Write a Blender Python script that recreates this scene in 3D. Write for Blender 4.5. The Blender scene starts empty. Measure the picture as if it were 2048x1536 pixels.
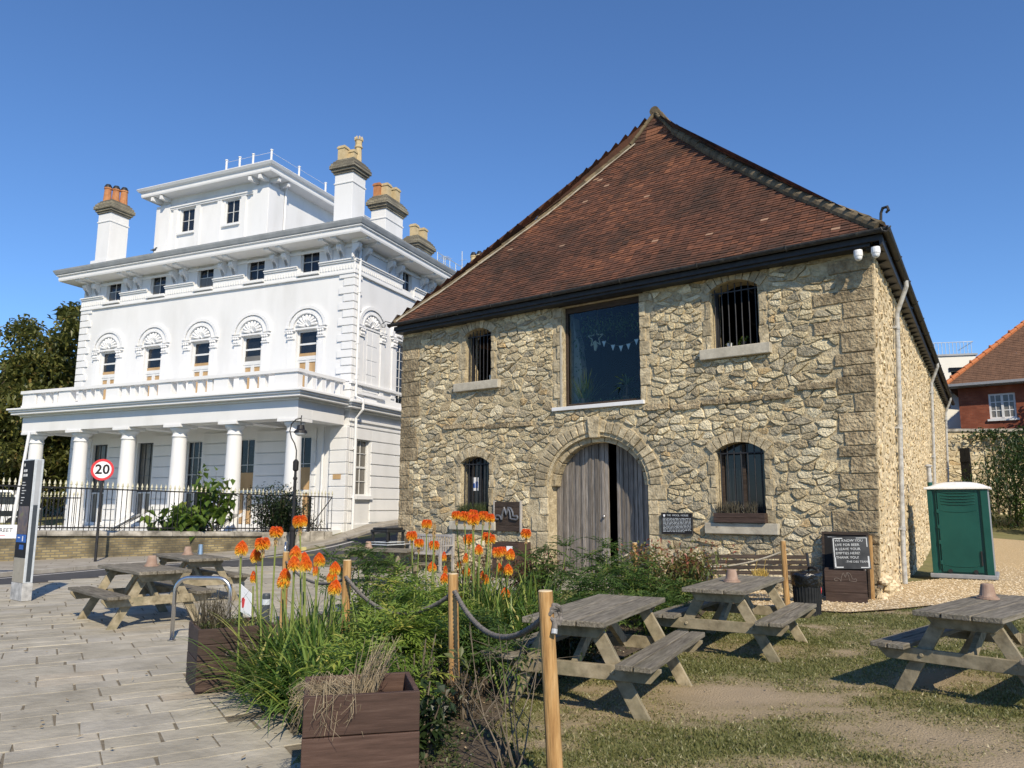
import bpy, bmesh, math, random
from math import sin, cos, pi, radians, sqrt, atan2, hypot
from mathutils import Vector, Matrix, noise
from mathutils.geometry import tessellate_polygon

SC = bpy.context.scene
COL = SC.collection
# ------------------------------------------------------------------ camera, sky, sun, exposure
cam_d = bpy.data.cameras.new("camera")
cam_d.sensor_width = 36.0
cam_d.lens = 27.035
cam_d.clip_start = 0.05
cam_d.clip_end = 3000
cam = bpy.data.objects.new("camera", cam_d)
COL.objects.link(cam)
cam.matrix_world = Matrix.Translation((0, 0, 1.65)) @ Matrix.Rotation(radians(99.0), 4, 'X') @ Matrix.Rotation(radians(0.15), 4, 'Z')
SC.camera = cam
SUN_AZ, SUN_EL = 161.0, 38.0           # azimuth clockwise from +Y
w = bpy.data.worlds.new("World")
SC.world = w
w.use_nodes = True
nt = w.node_tree
sky = nt.nodes.new("ShaderNodeTexSky")
sky.sky_type = 'NISHITA'
sky.sun_disc = False
sky.sun_elevation = radians(SUN_EL)
sky.sun_rotation = radians(SUN_AZ)
sky.altitude = 0
sky.air_density = 1.0
sky.dust_density = 0.0
sky.ozone_density = 10.0
nt.links.new(sky.outputs[0], nt.nodes["Background"].inputs[0])
nt.nodes["Background"].inputs[1].default_value = 0.15
sun_d = bpy.data.lights.new("sun", 'SUN')
sun_d.energy = 4.9
sun_d.angle = radians(0.53)
sun_d.color = (1.0, 0.875, 0.68)
sun = bpy.data.objects.new("sun", sun_d)
COL.objects.link(sun)
sd = Vector((sin(radians(SUN_AZ)) * cos(radians(SUN_EL)), cos(radians(SUN_AZ)) * cos(radians(SUN_EL)), sin(radians(SUN_EL))))
sun.rotation_euler = sd.to_track_quat('Z', 'Y').to_euler()
SC.view_settings.view_transform = 'Standard'
SC.view_settings.look = 'None'
SC.view_settings.gamma = 1.0
SC.view_settings.exposure = 0.12
SC.render.engine = 'CYCLES'
SC.cycles.max_bounces = 6
SC.cycles.transparent_max_bounces = 12

# ------------------------------------------------------------------ helpers
def tag(o, label=None, cat=None, group=None, kind=None):
    if label: o['label'] = label
    if cat: o['category'] = cat
    if group: o['group'] = group
    if kind: o['kind'] = kind
    return o
def thing(name, label, cat, loc=(0, 0, 0), rz=0.0, group=None, scale=1.0):
    o = bpy.data.objects.new(name, None)
    COL.objects.link(o)
    o.location = loc
    o.rotation_euler = (0, 0, radians(rz))
    o.scale = (scale,) * 3
    o.empty_display_size = 0.1
    return tag(o, label, cat, group)
def copy_tree(o, parent=None):
    c = o.copy()
    COL.objects.link(c)
    if parent: c.parent = parent
    for ch in o.children:
        copy_tree(ch, c)
    return c
class MB:
    def __init__(s, T=None):
        s.v, s.f, s.t, s.T = [], [], [], T
    def add(s, verts, faces, tone=0.5):
        b = len(s.v)
        if s.T is not None:
            verts = [s.T @ Vector(p) for p in verts]
        s.v.extend([tuple(p) for p in verts])
        for f in faces:
            s.f.append([b + i for i in f])
            s.t.append(tone)
    def box(s, x0, x1, y0, y1, z0, z1, tone=0.5):
        s.add([(x0, y0, z0), (x1, y0, z0), (x1, y1, z0), (x0, y1, z0), (x0, y0, z1), (x1, y0, z1), (x1, y1, z1), (x0, y1, z1)],
              [(0, 3, 2, 1), (4, 5, 6, 7), (0, 1, 5, 4), (1, 2, 6, 5), (2, 3, 7, 6), (3, 0, 4, 7)], tone)
    def prism(s, pts, axis, a, b, tone=0.5):
        n = len(pts)
        def P(p, h):
            if axis == 'y': return (p[0], h, p[1])
            if axis == 'x': return (h, p[0], p[1])
            return (p[0], p[1], h)
        vs = [P(p, a) for p in pts] + [P(p, b) for p in pts]
        fs = [tuple(range(n)), tuple(range(2 * n - 1, n - 1, -1))]
        fs += [(i, i + n, (i + 1) % n + n, (i + 1) % n) for i in range(n)]
        s.add(vs, fs, tone)
    def beam(s, p, q, wd, ht, up=(0, 0, 1), tone=0.5):
        p, q = Vector(p), Vector(q)
        d = (q - p).normalized()
        x = d.cross(Vector(up)).normalized()
        u = x.cross(d).normalized()
        vs = []
        for c in (p, q):
            for a, b in ((-1, -1), (1, -1), (1, 1), (-1, 1)):
                vs.append(c + x * (a * wd / 2) + u * (b * ht / 2))
        s.add(vs, [(0, 1, 2, 3), (7, 6, 5, 4), (0, 4, 5, 1), (1, 5, 6, 2), (2, 6, 7, 3), (3, 7, 4, 0)], tone)
    def tube(s, pts, r, n=8, tone=0.5, caps=True):
        pts = [Vector(p) for p in pts]
        m = len(pts)
        rs = r if isinstance(r, (list, tuple)) else [r] * m
        vs, fs = [], []
        prev = None
        for i, p in enumerate(pts):
            d = (pts[min(i + 1, m - 1)] - pts[max(i - 1, 0)]).normalized()
            if prev is None:
                a = d.cross(Vector((0, 0, 1)))
                if a.length < 1e-3: a = d.cross(Vector((1, 0, 0)))
            else:
                a = prev - d * prev.dot(d)
                if a.length < 1e-4: a = d.orthogonal()
            a.normalize()
            prev = a
            b = d.cross(a)
            for k in range(n):
                th = 2 * pi * k / n
                vs.append(p + (a * cos(th) + b * sin(th)) * rs[i])
        for i in range(m - 1):
            for k in range(n):
                k2 = (k + 1) % n
                fs.append((i * n + k, i * n + k2, (i + 1) * n + k2, (i + 1) * n + k))
        if caps:
            fs.append(tuple(range(n - 1, -1, -1)))
            fs.append(tuple((m - 1) * n + k for k in range(n)))
        s.add(vs, fs, tone)
    def lathe(s, prof, c=(0, 0, 0), n=16, tone=0.5, caps=True):
        vs, fs = [], []
        for r, z in prof:
            for k in range(n):
                th = 2 * pi * k / n
                vs.append((c[0] + r * cos(th), c[1] + r * sin(th), c[2] + z))
        m = len(prof)
        for i in range(m - 1):
            for k in range(n):
                k2 = (k + 1) % n
                fs.append((i * n + k, i * n + k2, (i + 1) * n + k2, (i + 1) * n + k))
        if caps:
            fs.append(tuple(range(n - 1, -1, -1)))
            fs.append(tuple((m - 1) * n + k for k in range(n)))
        s.add(vs, fs, tone)
    def ball(s, c, r, n=8, sq=(1, 1, 1), tone=0.5):
        m = max(4, n // 2 + 1)
        prof = [(max(0.001, sin(pi * i / m)), -cos(pi * i / m)) for i in range(m + 1)]
        b = len(s.v)
        T, s.T = s.T, None
        s.lathe(prof, (0, 0, 0), n, tone)
        s.T = T
        for i in range(b, len(s.v)):
            p = s.v[i]
            q = Vector((c[0] + p[0] * r * sq[0], c[1] + p[1] * r * sq[1], c[2] + p[2] * r * sq[2]))
            s.v[i] = tuple(T @ q) if T is not None else tuple(q)
    def build(s, name, mat, parent=None, smooth=False, bevel=0.0, loc=None, rz=None, norm=True):
        me = bpy.data.meshes.new(name)
        me.from_pydata(s.v, [], s.f)
        at = me.attributes.new("tone", 'FLOAT', 'FACE')
        at.data.foreach_set("value", s.t)
        if norm and len(s.f) < 60000:
            bm = bmesh.new()
            bm.from_mesh(me)
            bmesh.ops.recalc_face_normals(bm, faces=bm.faces)
            bm.to_mesh(me)
            bm.free()
        if smooth:
            me.polygons.foreach_set("use_smooth", [True] * len(me.polygons))
        me.materials.append(mat)
        o = bpy.data.objects.new(name, me)
        COL.objects.link(o)
        if parent: o.parent = parent
        if loc: o.location = loc
        if rz is not None: o.rotation_euler = (0, 0, radians(rz))
        if bevel > 0:
            md = o.modifiers.new("bevel", 'BEVEL')
            md.width = bevel
            md.segments = 2
            md.limit_method = 'ANGLE'
            md.angle_limit = radians(50)
        return o
def text(name, s, size, mat, parent, M, align='CENTER', ext=0.002, space=1.0, bold=0.0):
    cu = bpy.data.curves.new(name, 'FONT')
    cu.body = s
    cu.size = size
    cu.align_x = align
    cu.align_y = 'CENTER'
    cu.extrude = ext
    cu.space_character = space
    cu.resolution_u = 3
    cu.offset = bold
    t = bpy.data.objects.new(name, cu)
    COL.objects.link(t)
    dg = bpy.context.evaluated_depsgraph_get()
    me = bpy.data.meshes.new_from_object(t.evaluated_get(dg))
    bpy.data.objects.remove(t)
    bpy.data.curves.remove(cu)
    me.materials.clear()
    me.materials.append(mat)
    o = bpy.data.objects.new(name, me)
    COL.objects.link(o)
    if parent: o.parent = parent
    o.matrix_local = M
    return o
def upright(x, y, z, rz=0.0, tilt=0.0):
    """local frame for lettering that faces -y when rz is 0"""
    return Matrix.Translation((x, y, z)) @ Matrix.Rotation(radians(rz), 4, 'Z') @ Matrix.Rotation(radians(90 - tilt), 4, 'X')
def az(v, a):
    a = radians(a)
    return (v[0] * cos(a) + v[1] * sin(a), -v[0] * sin(a) + v[1] * cos(a))

# ------------------------------------------------------------------ materials
def new_mat(name):
    m = bpy.data.materials.new(name)
    m.use_nodes = True
    n = m.node_tree.nodes
    return m, n, m.node_tree.links, n["Principled BSDF"]
def ramp(n, cols, interp='LINEAR'):
    r = n.new("ShaderNodeValToRGB")
    r.color_ramp.interpolation = interp
    el = r.color_ramp.elements
    while len(el) < len(cols): el.new(0.5)
    for e, (p, c) in zip(el, cols):
        e.position = p
        e.color = (c[0], c[1], c[2], 1)
    return r
def coords(n, l, stretch=(1, 1, 1), rnd=True):
    tc = n.new("ShaderNodeTexCoord")
    mp = n.new("ShaderNodeMapping")
    mp.inputs['Scale'].default_value = stretch
    l.new(tc.outputs['Object'], mp.inputs[0])
    if rnd:
        oi = n.new("ShaderNodeObjectInfo")
        mu = n.new("ShaderNodeMath"); mu.operation = 'MULTIPLY'; mu.inputs[1].default_value = 37.0
        l.new(oi.outputs['Random'], mu.inputs[0])
        l.new(mu.outputs[0], mp.inputs['Location'])
    return mp.outputs[0]
def mat(name, cols, rough=0.8, scale=6, detail=6, bump=0.0, bscale=None, bdist=0.02, tones=None, tconst=False, tvar=0.0, metal=0.0,
        stretch=(1, 1, 1), spec=0.3, mix=0.5, stain=None, rnd=True):
    """cols: noise colour ramp [(pos,col)..]; tones: ramp over the per-piece 'tone'; tvar: brightness spread by tone"""
    m, n, l, b = new_mat(name)
    co = coords(n, l, stretch, rnd)
    nz = n.new("ShaderNodeTexNoise")
    nz.inputs['Scale'].default_value = scale
    nz.inputs['Detail'].default_value = detail
    nz.inputs['Roughness'].default_value = 0.6
    l.new(co, nz.inputs['Vector'])
    r = ramp(n, cols)
    l.new(nz.outputs['Fac'], r.inputs[0])
    out = r.outputs[0]
    if tones or tvar:
        a = n.new("ShaderNodeAttribute"); a.attribute_name = "tone"
    if tones:
        tr = ramp(n, tones, 'CONSTANT' if tconst else 'LINEAR')
        l.new(a.outputs['Fac'], tr.inputs[0])
        mx = n.new("ShaderNodeMix"); mx.data_type = 'RGBA'; mx.blend_type = 'OVERLAY' if mix < 0 else 'MIX'
        mx.inputs[0].default_value = abs(mix)
        l.new(tr.outputs[0], mx.inputs[6]); l.new(out, mx.inputs[7])
        out = mx.outputs[2]
    if tvar:
        mr = n.new("ShaderNodeMapRange")
        mr.inputs[3].default_value = 1 - tvar; mr.inputs[4].default_value = 1 + tvar
        l.new(a.outputs['Fac'], mr.inputs[0])
        mx = n.new("ShaderNodeMix"); mx.data_type = 'RGBA'; mx.blend_type = 'MULTIPLY'; mx.inputs[0].default_value = 1
        l.new(out, mx.inputs[6]); l.new(mr.outputs[0], mx.inputs[7])
        out = mx.outputs[2]
    if stain:   # (colour, scale, lo, hi, amount)
        c, ss, lo, hi, am = stain
        n2 = n.new("ShaderNodeTexNoise"); n2.inputs['Scale'].default_value = ss; n2.inputs['Detail'].default_value = 5
        l.new(co, n2.inputs['Vector'])
        mr = n.new("ShaderNodeMapRange"); mr.inputs[1].default_value = lo; mr.inputs[2].default_value = hi; mr.inputs[4].default_value = am
        l.new(n2.outputs['Fac'], mr.inputs[0])
        mx = n.new("ShaderNodeMix"); mx.data_type = 'RGBA'
        l.new(mr.outputs[0], mx.inputs[0]); l.new(out, mx.inputs[6]); mx.inputs[7].default_value = (c[0], c[1], c[2], 1)
        out = mx.outputs[2]
    l.new(out, b.inputs['Base Color'])
    b.inputs['Roughness'].default_value = rough
    b.inputs['Metallic'].default_value = metal
    b.inputs['Specular IOR Level'].default_value = spec
    if bump:
        n3 = n.new("ShaderNodeTexNoise"); n3.inputs['Scale'].default_value = bscale or scale * 3; n3.inputs['Detail'].default_value = 6
        l.new(co, n3.inputs['Vector'])
        bp = n.new("ShaderNodeBump"); bp.inputs['Strength'].default_value = bump; bp.inputs['Distance'].default_value = bdist
        l.new(n3.outputs['Fac'], bp.inputs['Height']); l.new(bp.outputs[0], b.inputs['Normal'])
    return m
def flat(name, c, rough=0.6, metal=0.0, spec=0.4, v=0.12):
    return mat(name, [(0.3, tuple(x * (1 - v) for x in c)), (0.7, tuple(min(1, x * (1 + v)) for x in c))], rough, 9, 4, 0, metal=metal, spec=spec)
def leafmat(name, cols, trans=0.42, rough=0.42, spec=0.5):
    """colour by the leaf's own tone; part of the light passes through"""
    m, n, l, b = new_mat(name)
    a = n.new("ShaderNodeAttribute"); a.attribute_name = "tone"
    r = ramp(n, cols)
    l.new(a.outputs['Fac'], r.inputs[0])
    l.new(r.outputs[0], b.inputs['Base Color'])
    b.inputs['Roughness'].default_value = rough
    b.inputs['Specular IOR Level'].default_value = spec
    tr = n.new("ShaderNodeBsdfTranslucent")
    l.new(r.outputs[0], tr.inputs[0])
    mx = n.new("ShaderNodeMixShader"); mx.inputs[0].default_value = trans
    l.new(b.outputs[0], mx.inputs[1]); l.new(tr.outputs[0], mx.inputs[2])
    l.new(mx.outputs[0], n["Material Output"].inputs[0])
    return m
def glassmat(name, tint=(0.75, 0.85, 0.9), refl=0.09):
    m, n, l, b = new_mat(name)
    t = n.new("ShaderNodeBsdfTransparent"); t.inputs[0].default_value = (*tint, 1)
    g = n.new("ShaderNodeBsdfGlossy"); g.inputs['Roughness'].default_value = 0.02
    fr = n.new("ShaderNodeFresnel"); fr.inputs[0].default_value = 1.5
    ad = n.new("ShaderNodeMath"); ad.operation = 'ADD'; ad.inputs[1].default_value = refl - 0.04
    l.new(fr.outputs[0], ad.inputs[0])
    mx = n.new("ShaderNodeMixShader")
    l.new(ad.outputs[0], mx.inputs[0]); l.new(t.outputs[0], mx.inputs[1]); l.new(g.outputs[0], mx.inputs[2])
    l.new(mx.outputs[0], n["Material Output"].inputs[0])
    return m
def brickmat(name, c1, c2, mortar, bw=0.225, bh=0.075, ms=0.012, dirt=None, rot=(pi / 2, 0, 0), bump=0.4, rough=0.9, off=0.5):
    m, n, l, b = new_mat(name)
    tc = n.new("ShaderNodeTexCoord")
    mp = n.new("ShaderNodeMapping")
    mp.inputs['Rotation'].default_value = rot
    l.new(tc.outputs['Object'], mp.inputs[0])
    br = n.new("ShaderNodeTexBrick")
    br.inputs['Color1'].default_value = (*c1, 1); br.inputs['Color2'].default_value = (*c2, 1); br.inputs['Mortar'].default_value = (*mortar, 1)
    br.inputs['Scale'].default_value = 1.0; br.inputs['Mortar Size'].default_value = ms
    br.inputs['Brick Width'].default_value = bw; br.inputs['Row Height'].default_value = bh
    br.inputs['Mortar Smooth'].default_value = 0.3
    br.offset = off
    l.new(mp.outputs[0], br.inputs['Vector'])
    nz = n.new("ShaderNodeTexNoise"); nz.inputs['Scale'].default_value = 1.6; nz.inputs['Detail'].default_value = 8
    l.new(tc.outputs['Object'], nz.inputs['Vector'])
    mr = n.new("ShaderNodeMapRange"); mr.inputs[1].default_value = 0.38; mr.inputs[2].default_value = 0.62; mr.inputs[4].default_value = 0.85
    l.new(nz.outputs['Fac'], mr.inputs[0])
    mx = n.new("ShaderNodeMix"); mx.data_type = 'RGBA'
    d = dirt or tuple(x * 0.5 for x in c1)
    l.new(mr.outputs[0], mx.inputs[0]); l.new(br.outputs[0], mx.inputs[6]); mx.inputs[7].default_value = (*d, 1)
    l.new(mx.outputs[2], b.inputs['Base Color'])
    b.inputs['Roughness'].default_value = rough
    b.inputs['Specular IOR Level'].default_value = 0.2
    bp = n.new("ShaderNodeBump"); bp.inputs['Strength'].default_value = bump; bp.inputs['Distance'].default_value = 0.01; bp.invert = True
    l.new(br.outputs['Fac'], bp.inputs['Height']); l.new(bp.outputs[0], b.inputs['Normal'])
    return m

STONE_TONES = [(0.0, (.22, .175, .11)), (.08, (.50, .42, .26)), (.18, (.68, .575, .36)), (.29, (.30, .28, .22)), (.40, (.78, .68, .45)), (.48, (.43, .35, .21)),
               (.57, (.60, .50, .31)), (.65, (.235, .22, .18)), (.73, (.84, .75, .53)), (.81, (.49, .43, .31)), (.88, (.36, .28, .17)), (.93, (.56, .37, .16)), (.96, (.86, .77, .56))]
M = {}
M['stone'] = mat('rubble_stone', [(.28, (.13, .105, .065)), (.5, (.50, .42, .27)), (.72, (.86, .74, .49))], .92, 12, 12, 1.0, 26, .045, STONE_TONES, True, mix=.45, stain=((.19, .155, .10), .55, .5, .72, .5))
M['mortar'] = mat('lime_mortar', [(.25, (.25, .20, .125)), (.5, (.46, .385, .25)), (.75, (.62, .53, .36))], .95, 9, 12, 1.0, 26, .03)
M['side_stone'] = mat('pale_rubble', [(.25, (.36, .28, .16)), (.5, (.60, .49, .32)), (.75, (.75, .63, .43))], .92, 9, 10, .9, 30, .016,
                      [(0, (.52, .42, .26)), (.2, (.66, .55, .36)), (.5, (.45, .36, .22)), (.65, (.72, .61, .42)), (.85, (.35, .26, .16)), (.93, (.75, .65, .47))], True, mix=.45)
M['side_mortar'] = mat('pale_mortar', [(.3, (.48, .38, .23)), (.7, (.68, .56, .37))], .95, 5, 9, .8, 30, .02)
M['ashlar'] = mat('dressed_stone', [(.27, (.18, .145, .088)), (.5, (.45, .375, .245)), (.75, (.66, .57, .39))], .9, 6, 12, .9, 20, .03, tvar=.28, stain=((.20, .165, .105), 1.0, .48, .7, .5))
M['quoin'] = mat('weathered_quoin_stone', [(.25, (.12, .092, .056)), (.5, (.32, .255, .16)), (.75, (.54, .45, .29))], .95, 7, 12, 1.0, 18, .07, tvar=.35)
M['sill'] = mat('sill_stone', [(.3, (.33, .30, .24)), (.7, (.52, .48, .39))], .9, 5, 8, .4, 24, .01)
M['tile'] = mat('clay_tile', [(.2, (.040, .026, .019)), (.5, (.122, .054, .033)), (.8, (.23, .098, .052))], .9, 7, 8, .5, 40, .006,
                [(0, (.028, .022, .019)), (.3, (.082, .042, .030)), (.6, (.155, .066, .040)), (.85, (.24, .098, .052)), (.97, (.33, .14, .07)), (1, (.46, .30, .20))], False, mix=.4, stain=((.035, .028, .022), .7, .46, .66, .65))
M['ridge'] = mat('ridge_tile', [(.3, (.085, .07, .048)), (.55, (.165, .13, .08)), (.8, (.25, .19, .11))], .92, 8, 8, .5, 30, .008, tvar=.25)
M['black'] = mat('black_paint', [(.3, (.012, .012, .014)), (.7, (.03, .03, .033))], .5, 7, 5, .15, 30, .004, spec=.4)
M['gutter'] = mat('gutter_iron', [(.3, (.02, .02, .022)), (.6, (.045, .045, .045)), (.85, (.16, .15, .13))], .6, 10, 8, .2, 40, .004)
M['lead'] = mat('lead_roof', [(.3, (.30, .32, .34)), (.7, (.42, .44, .46))], .6, 2, 5, .2, 10, .01)
M['pipe'] = mat('weathered_pipe', [(.25, (.20, .20, .20)), (.5, (.42, .42, .41)), (.8, (.62, .62, .60))], .6, 9, 8, .2, 30, .004)
M['oldwood'] = mat('silvered_oak', [(.25, (.07, .06, .05)), (.5, (.19, .17, .15)), (.8, (.34, .31, .28))], .85, 4, 10, .5, 8, .01, tvar=.35, stretch=(14, 14, .8))
M['picnic'] = mat('weathered_softwood', [(.25, (.06, .052, .04)), (.48, (.165, .147, .115)), (.75, (.30, .27, .215))], .85, 3.5, 12, .7, 7, .01, tvar=.15, stretch=(11, .9, 11), stain=((.14, .13, .085), 1.2, .5, .75, .5))
M['picleg'] = mat('weathered_leg_wood', [(.25, (.12, .10, .062)), (.48, (.265, .225, .15)), (.75, (.42, .36, .25))], .85, 3, 12, .6, 7, .008, tvar=.15, stretch=(3, 11, 3), stain=((.15, .15, .09), 1.4, .5, .75, .5))
M['post'] = mat('round_post_wood', [(.2, (.20, .10, .034)), (.5, (.42, .245, .095)), (.8, (.60, .41, .20))], .8, 4, 11, .5, 9, .012, stretch=(7, 7, .9), stain=((.10, .055, .022), 2.2, .54, .68, .8))
M['postend'] = mat('cut_post_end', [(.3, (.52, .40, .24)), (.7, (.66, .54, .36))], .85, 12, 6)
M['planter'] = mat('dark_stained_boards', [(.25, (.032, .02, .015)), (.5, (.058, .037, .029)), (.8, (.095, .066, .052))], .7, 4, 9, .3, 9, .004, tvar=.2, stretch=(1, 12, 12), stain=((.17, .135, .11), 5, .67, .78, .6))
M['planter_red'] = mat('red_stained_boards', [(.25, (.045, .026, .019)), (.5, (.078, .045, .034)), (.8, (.125, .08, .062))], .7, 4, 9, .3, 9, .004, tvar=.2, stretch=(1, 12, 12))
M['bench_brown'] = mat('brown_slats', [(.25, (.022, .016, .012)), (.5, (.05, .035, .026)), (.8, (.11, .082, .062))], .7, 4, 9, .3, 9, .004, tvar=.2, stretch=(1, 12, 12))
M['bench_grey'] = mat('grey_teak', [(.25, (.22, .20, .185)), (.5, (.36, .34, .32)), (.8, (.48, .46, .43))], .85, 4, 9, .3, 9, .004, tvar=.1)
M['white'] = mat('white_stucco', [(.3, (.69, .70, .705)), (.7, (.75, .755, .76))], .75, 1.2, 8, .18, 9, .02, stain=((.56, .56, .55), .9, .5, .74, .55), stretch=(1, 1, .3))
M['white2'] = mat('white_trim', [(.3, (.70, .71, .715)), (.7, (.76, .765, .77))], .65, 2.5, 8, .06, 20, .01)
M['whitewood'] = mat('white_gloss', [(.3, (.60, .61, .61)), (.7, (.68, .69, .69))], .45, 3, 6)
M['pane'] = mat('dark_pane', [(.3, (.008, .010, .014)), (.7, (.02, .024, .03))], .08, 1.2, 3, spec=.5)
M['pane_blind'] = mat('pane_with_blind', [(.3, (.10, .095, .085)), (.7, (.17, .16, .14))], .12, 1.2, 3, spec=.5)
M['ply'] = mat('plywood', [(.3, (.36, .23, .11)), (.7, (.50, .34, .18))], .8, 3, 8, stretch=(1, 1, .3))
M['pot'] = mat('terracotta', [(.3, (.25, .16, .115)), (.7, (.40, .29, .225))], .85, 9, 8, .2, 40, .003)
M['chimpot_red'] = mat('red_chimney_pot', [(.3, (.34, .14, .06)), (.7, (.50, .24, .11))], .85, 5, 8)
M['chimpot'] = mat('buff_chimney_pot', [(.3, (.42, .33, .18)), (.7, (.58, .47, .29))], .85, 5, 8)
M['capbrick'] = brickmat('chimney_cap_brick', (.24, .215, .15), (.36, .33, .25), (.07, .065, .06), dirt=(.13, .12, .10), bump=.4)
M['yellowbrick'] = brickmat('yellow_stock_brick', (.20, .155, .08), (.38, .31, .165), (.17, .155, .12), dirt=(.075, .067, .05), ms=.015)
M['redbrick'] = brickmat('red_brick', (.23, .065, .035), (.30, .095, .05), (.20, .11, .08), dirt=(.16, .05, .03), ms=.008)
M['coping'] = mat('coping_stone', [(.3, (.12, .11, .095)), (.5, (.30, .28, .24)), (.72, (.52, .49, .43))], .9, 3, 9, .4, 22, .01)
M['iron'] = flat('black_iron', (.014, .014, .016), .55)
M['gold'] = flat('pale_gilt', (.52, .50, .37), .7)
M['steel'] = mat('brushed_steel', [(.3, (.52, .52, .52)), (.7, (.66, .66, .66))], .28, 20, 4, metal=1.0, stretch=(1, 1, .1))
M['grey_metal'] = flat('light_grey_metal', (.50, .54, .57), .45)
M['dark_metal'] = flat('dark_grey_metal', (.055, .065, .075), .4)
M['beige'] = flat('bronze_grey_panel', (.34, .31, .25), .5)
M['signblack'] = flat('sign_black', (.016, .015, .016), .6, spec=.2)
M['signwhite'] = flat('sign_white', (.80, .81, .82), .5, v=.03)
M['signred'] = flat('sign_red', (.60, .045, .05), .45, v=.05)
M['signblue'] = flat('sign_blue', (.01, .10, .42), .35)
M['map'] = mat('printed_map', [(.3, (.05, .045, .065)), (.45, (.10, .08, .10)), (.6, (.16, .11, .10)), (.72, (.14, .20, .05))], .35, 9, 8)
M['chalk'] = flat('chalk', (.62, .63, .62), .95)
M['slate'] = mat('chalkboard', [(.3, (.030, .032, .034)), (.7, (.075, .078, .08))], .8, 4, 8)
M['green'] = mat('green_plastic', [(.3, (.004, .055, .045)), (.7, (.008, .075, .06))], .42, 2, 6, .05, 30, .003, spec=.4)
M['greyplastic'] = flat('grey_plastic', (.25, .26, .28), .5)
M['whiteplastic'] = flat('white_plastic', (.78, .79, .80), .4)
M['binblack'] = mat('black_plastic', [(.3, (.012, .013, .014)), (.7, (.03, .031, .032))], .5, 8, 6, .1, 40, .004)
M['bag'] = mat('black_bag', [(.3, (.006, .006, .007)), (.7, (.012, .012, .013))], .22, 7, 6, .9, 11, .03, spec=.6)
M['rope'] = mat('grey_rope', [(.3, (.10, .09, .08)), (.7, (.23, .21, .19))], .95, 40, 5, .3, 90, .003)
M['rope_pale'] = mat('pale_rope', [(.3, (.33, .29, .22)), (.7, (.50, .45, .36))], .95, 40, 5, .3, 90, .003)
M['straw'] = mat('dry_straw', [(.3, (.17, .135, .085)), (.7, (.33, .27, .18))], .9, 9, 5, tvar=.4)
M['twig'] = mat('grey_twig', [(.3, (.09, .07, .05)), (.7, (.20, .165, .12))], .9, 9, 5, tvar=.3)
M['bark'] = mat('bark', [(.3, (.06, .045, .03)), (.7, (.14, .11, .08))], .95, 9, 8, .6, 20, .03)
M['soil'] = mat('dark_soil', [(.25, (.04, .03, .02)), (.5, (.085, .065, .045)), (.7, (.14, .11, .08)), (.82, (.22, .19, .145))], .95, 26, 9, .9, 30, .02)
M['asphalt'] = mat('asphalt', [(.3, (.048, .048, .052)), (.7, (.068, .068, .071))], .9, 20, 9, .3, 90, .004, stain=((.11, .108, .105), .5, .45, .7, .6))
M['paint'] = flat('road_paint', (.48, .47, .45), .8, v=.25)
M['yellowpaint'] = flat('yellow_paint', (.62, .55, .24), .8)
M['kerb'] = mat('kerb_stone', [(.3, (.26, .24, .21)), (.7, (.40, .38, .34))], .9, 4, 8, .3, 30, .006)
M['slabs'] = brickmat('pavement_slabs', (.33, .30, .25), (.39, .36, .305), (.17, .15, .12), .9, .6, .012, dirt=(.28, .255, .21), rot=(0, 0, radians(-25)), bump=.2)
M['flag'] = mat('flagstone', [(.25, (.22, .20, .155)), (.5, (.385, .355, .285)), (.75, (.53, .49, .40))], .85, 4.5, 12, .7, 12, .02,
                [(0, (.31, .28, .215)), (.35, (.385, .355, .29)), (.6, (.375, .355, .315)), (.85, (.48, .44, .35)), (1, (.38, .315, .235))], mix=.5, stain=((.21, .19, .145), 1.6, .46, .72, .55))
M['joint'] = mat('sandy_joint', [(.3, (.12, .10, .07)), (.7, (.22, .19, .14))], .95, 14, 8, .5, 40, .01)
M['grit'] = mat('gravel', [(.25, (.20, .14, .075)), (.42, (.42, .31, .17)), (.6, (.56, .44, .27)), (.8, (.70, .60, .43))], .9, 42, 5, 1.0, 40, .03)
M['pebble'] = mat('pebble', [(.3, (.4, .3, .18)), (.7, (.6, .5, .34))], .85, 9, 4, tones=[(0, (.36, .25, .13)), (.5, (.58, .46, .28)), (1, (.74, .66, .52))], mix=.3)
M['glass'] = glassmat('window_glass', (.88, .95, .97), .014)
M['roomdark'] = flat('dark_interior', (.012, .012, .013), .9)  # near-black: shade of unlit rooms put into colour; also plain black on boards
M['roomplaster'] = mat('old_plaster', [(.3, (.34, .32, .25)), (.7, (.5, .48, .4))], .95, 3, 6)
M['emblem'] = flat('pewter', (.20, .20, .205), .4, metal=.6)
M['etch'] = flat('etched_line', (.20, .165, .14), .8)
M['hay'] = mat('golden_hay', [(.3, (.42, .28, .06)), (.7, (.60, .44, .14))], .9, 9, 5, tvar=.4)
M['roofbrown'] = mat('brown_roof_tile', [(.3, (.11, .062, .04)), (.7, (.18, .10, .062))], .9, 4, 8, .4, 20, .02)
M['orange'] = mat('orange_ridge', [(.3, (.38, .12, .045)), (.7, (.50, .19, .08))], .9, 6, 6)
M['cream'] = mat('cream_render', [(.3, (.74, .73, .66)), (.7, (.80, .79, .72))], .85, 1, 5)
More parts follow.
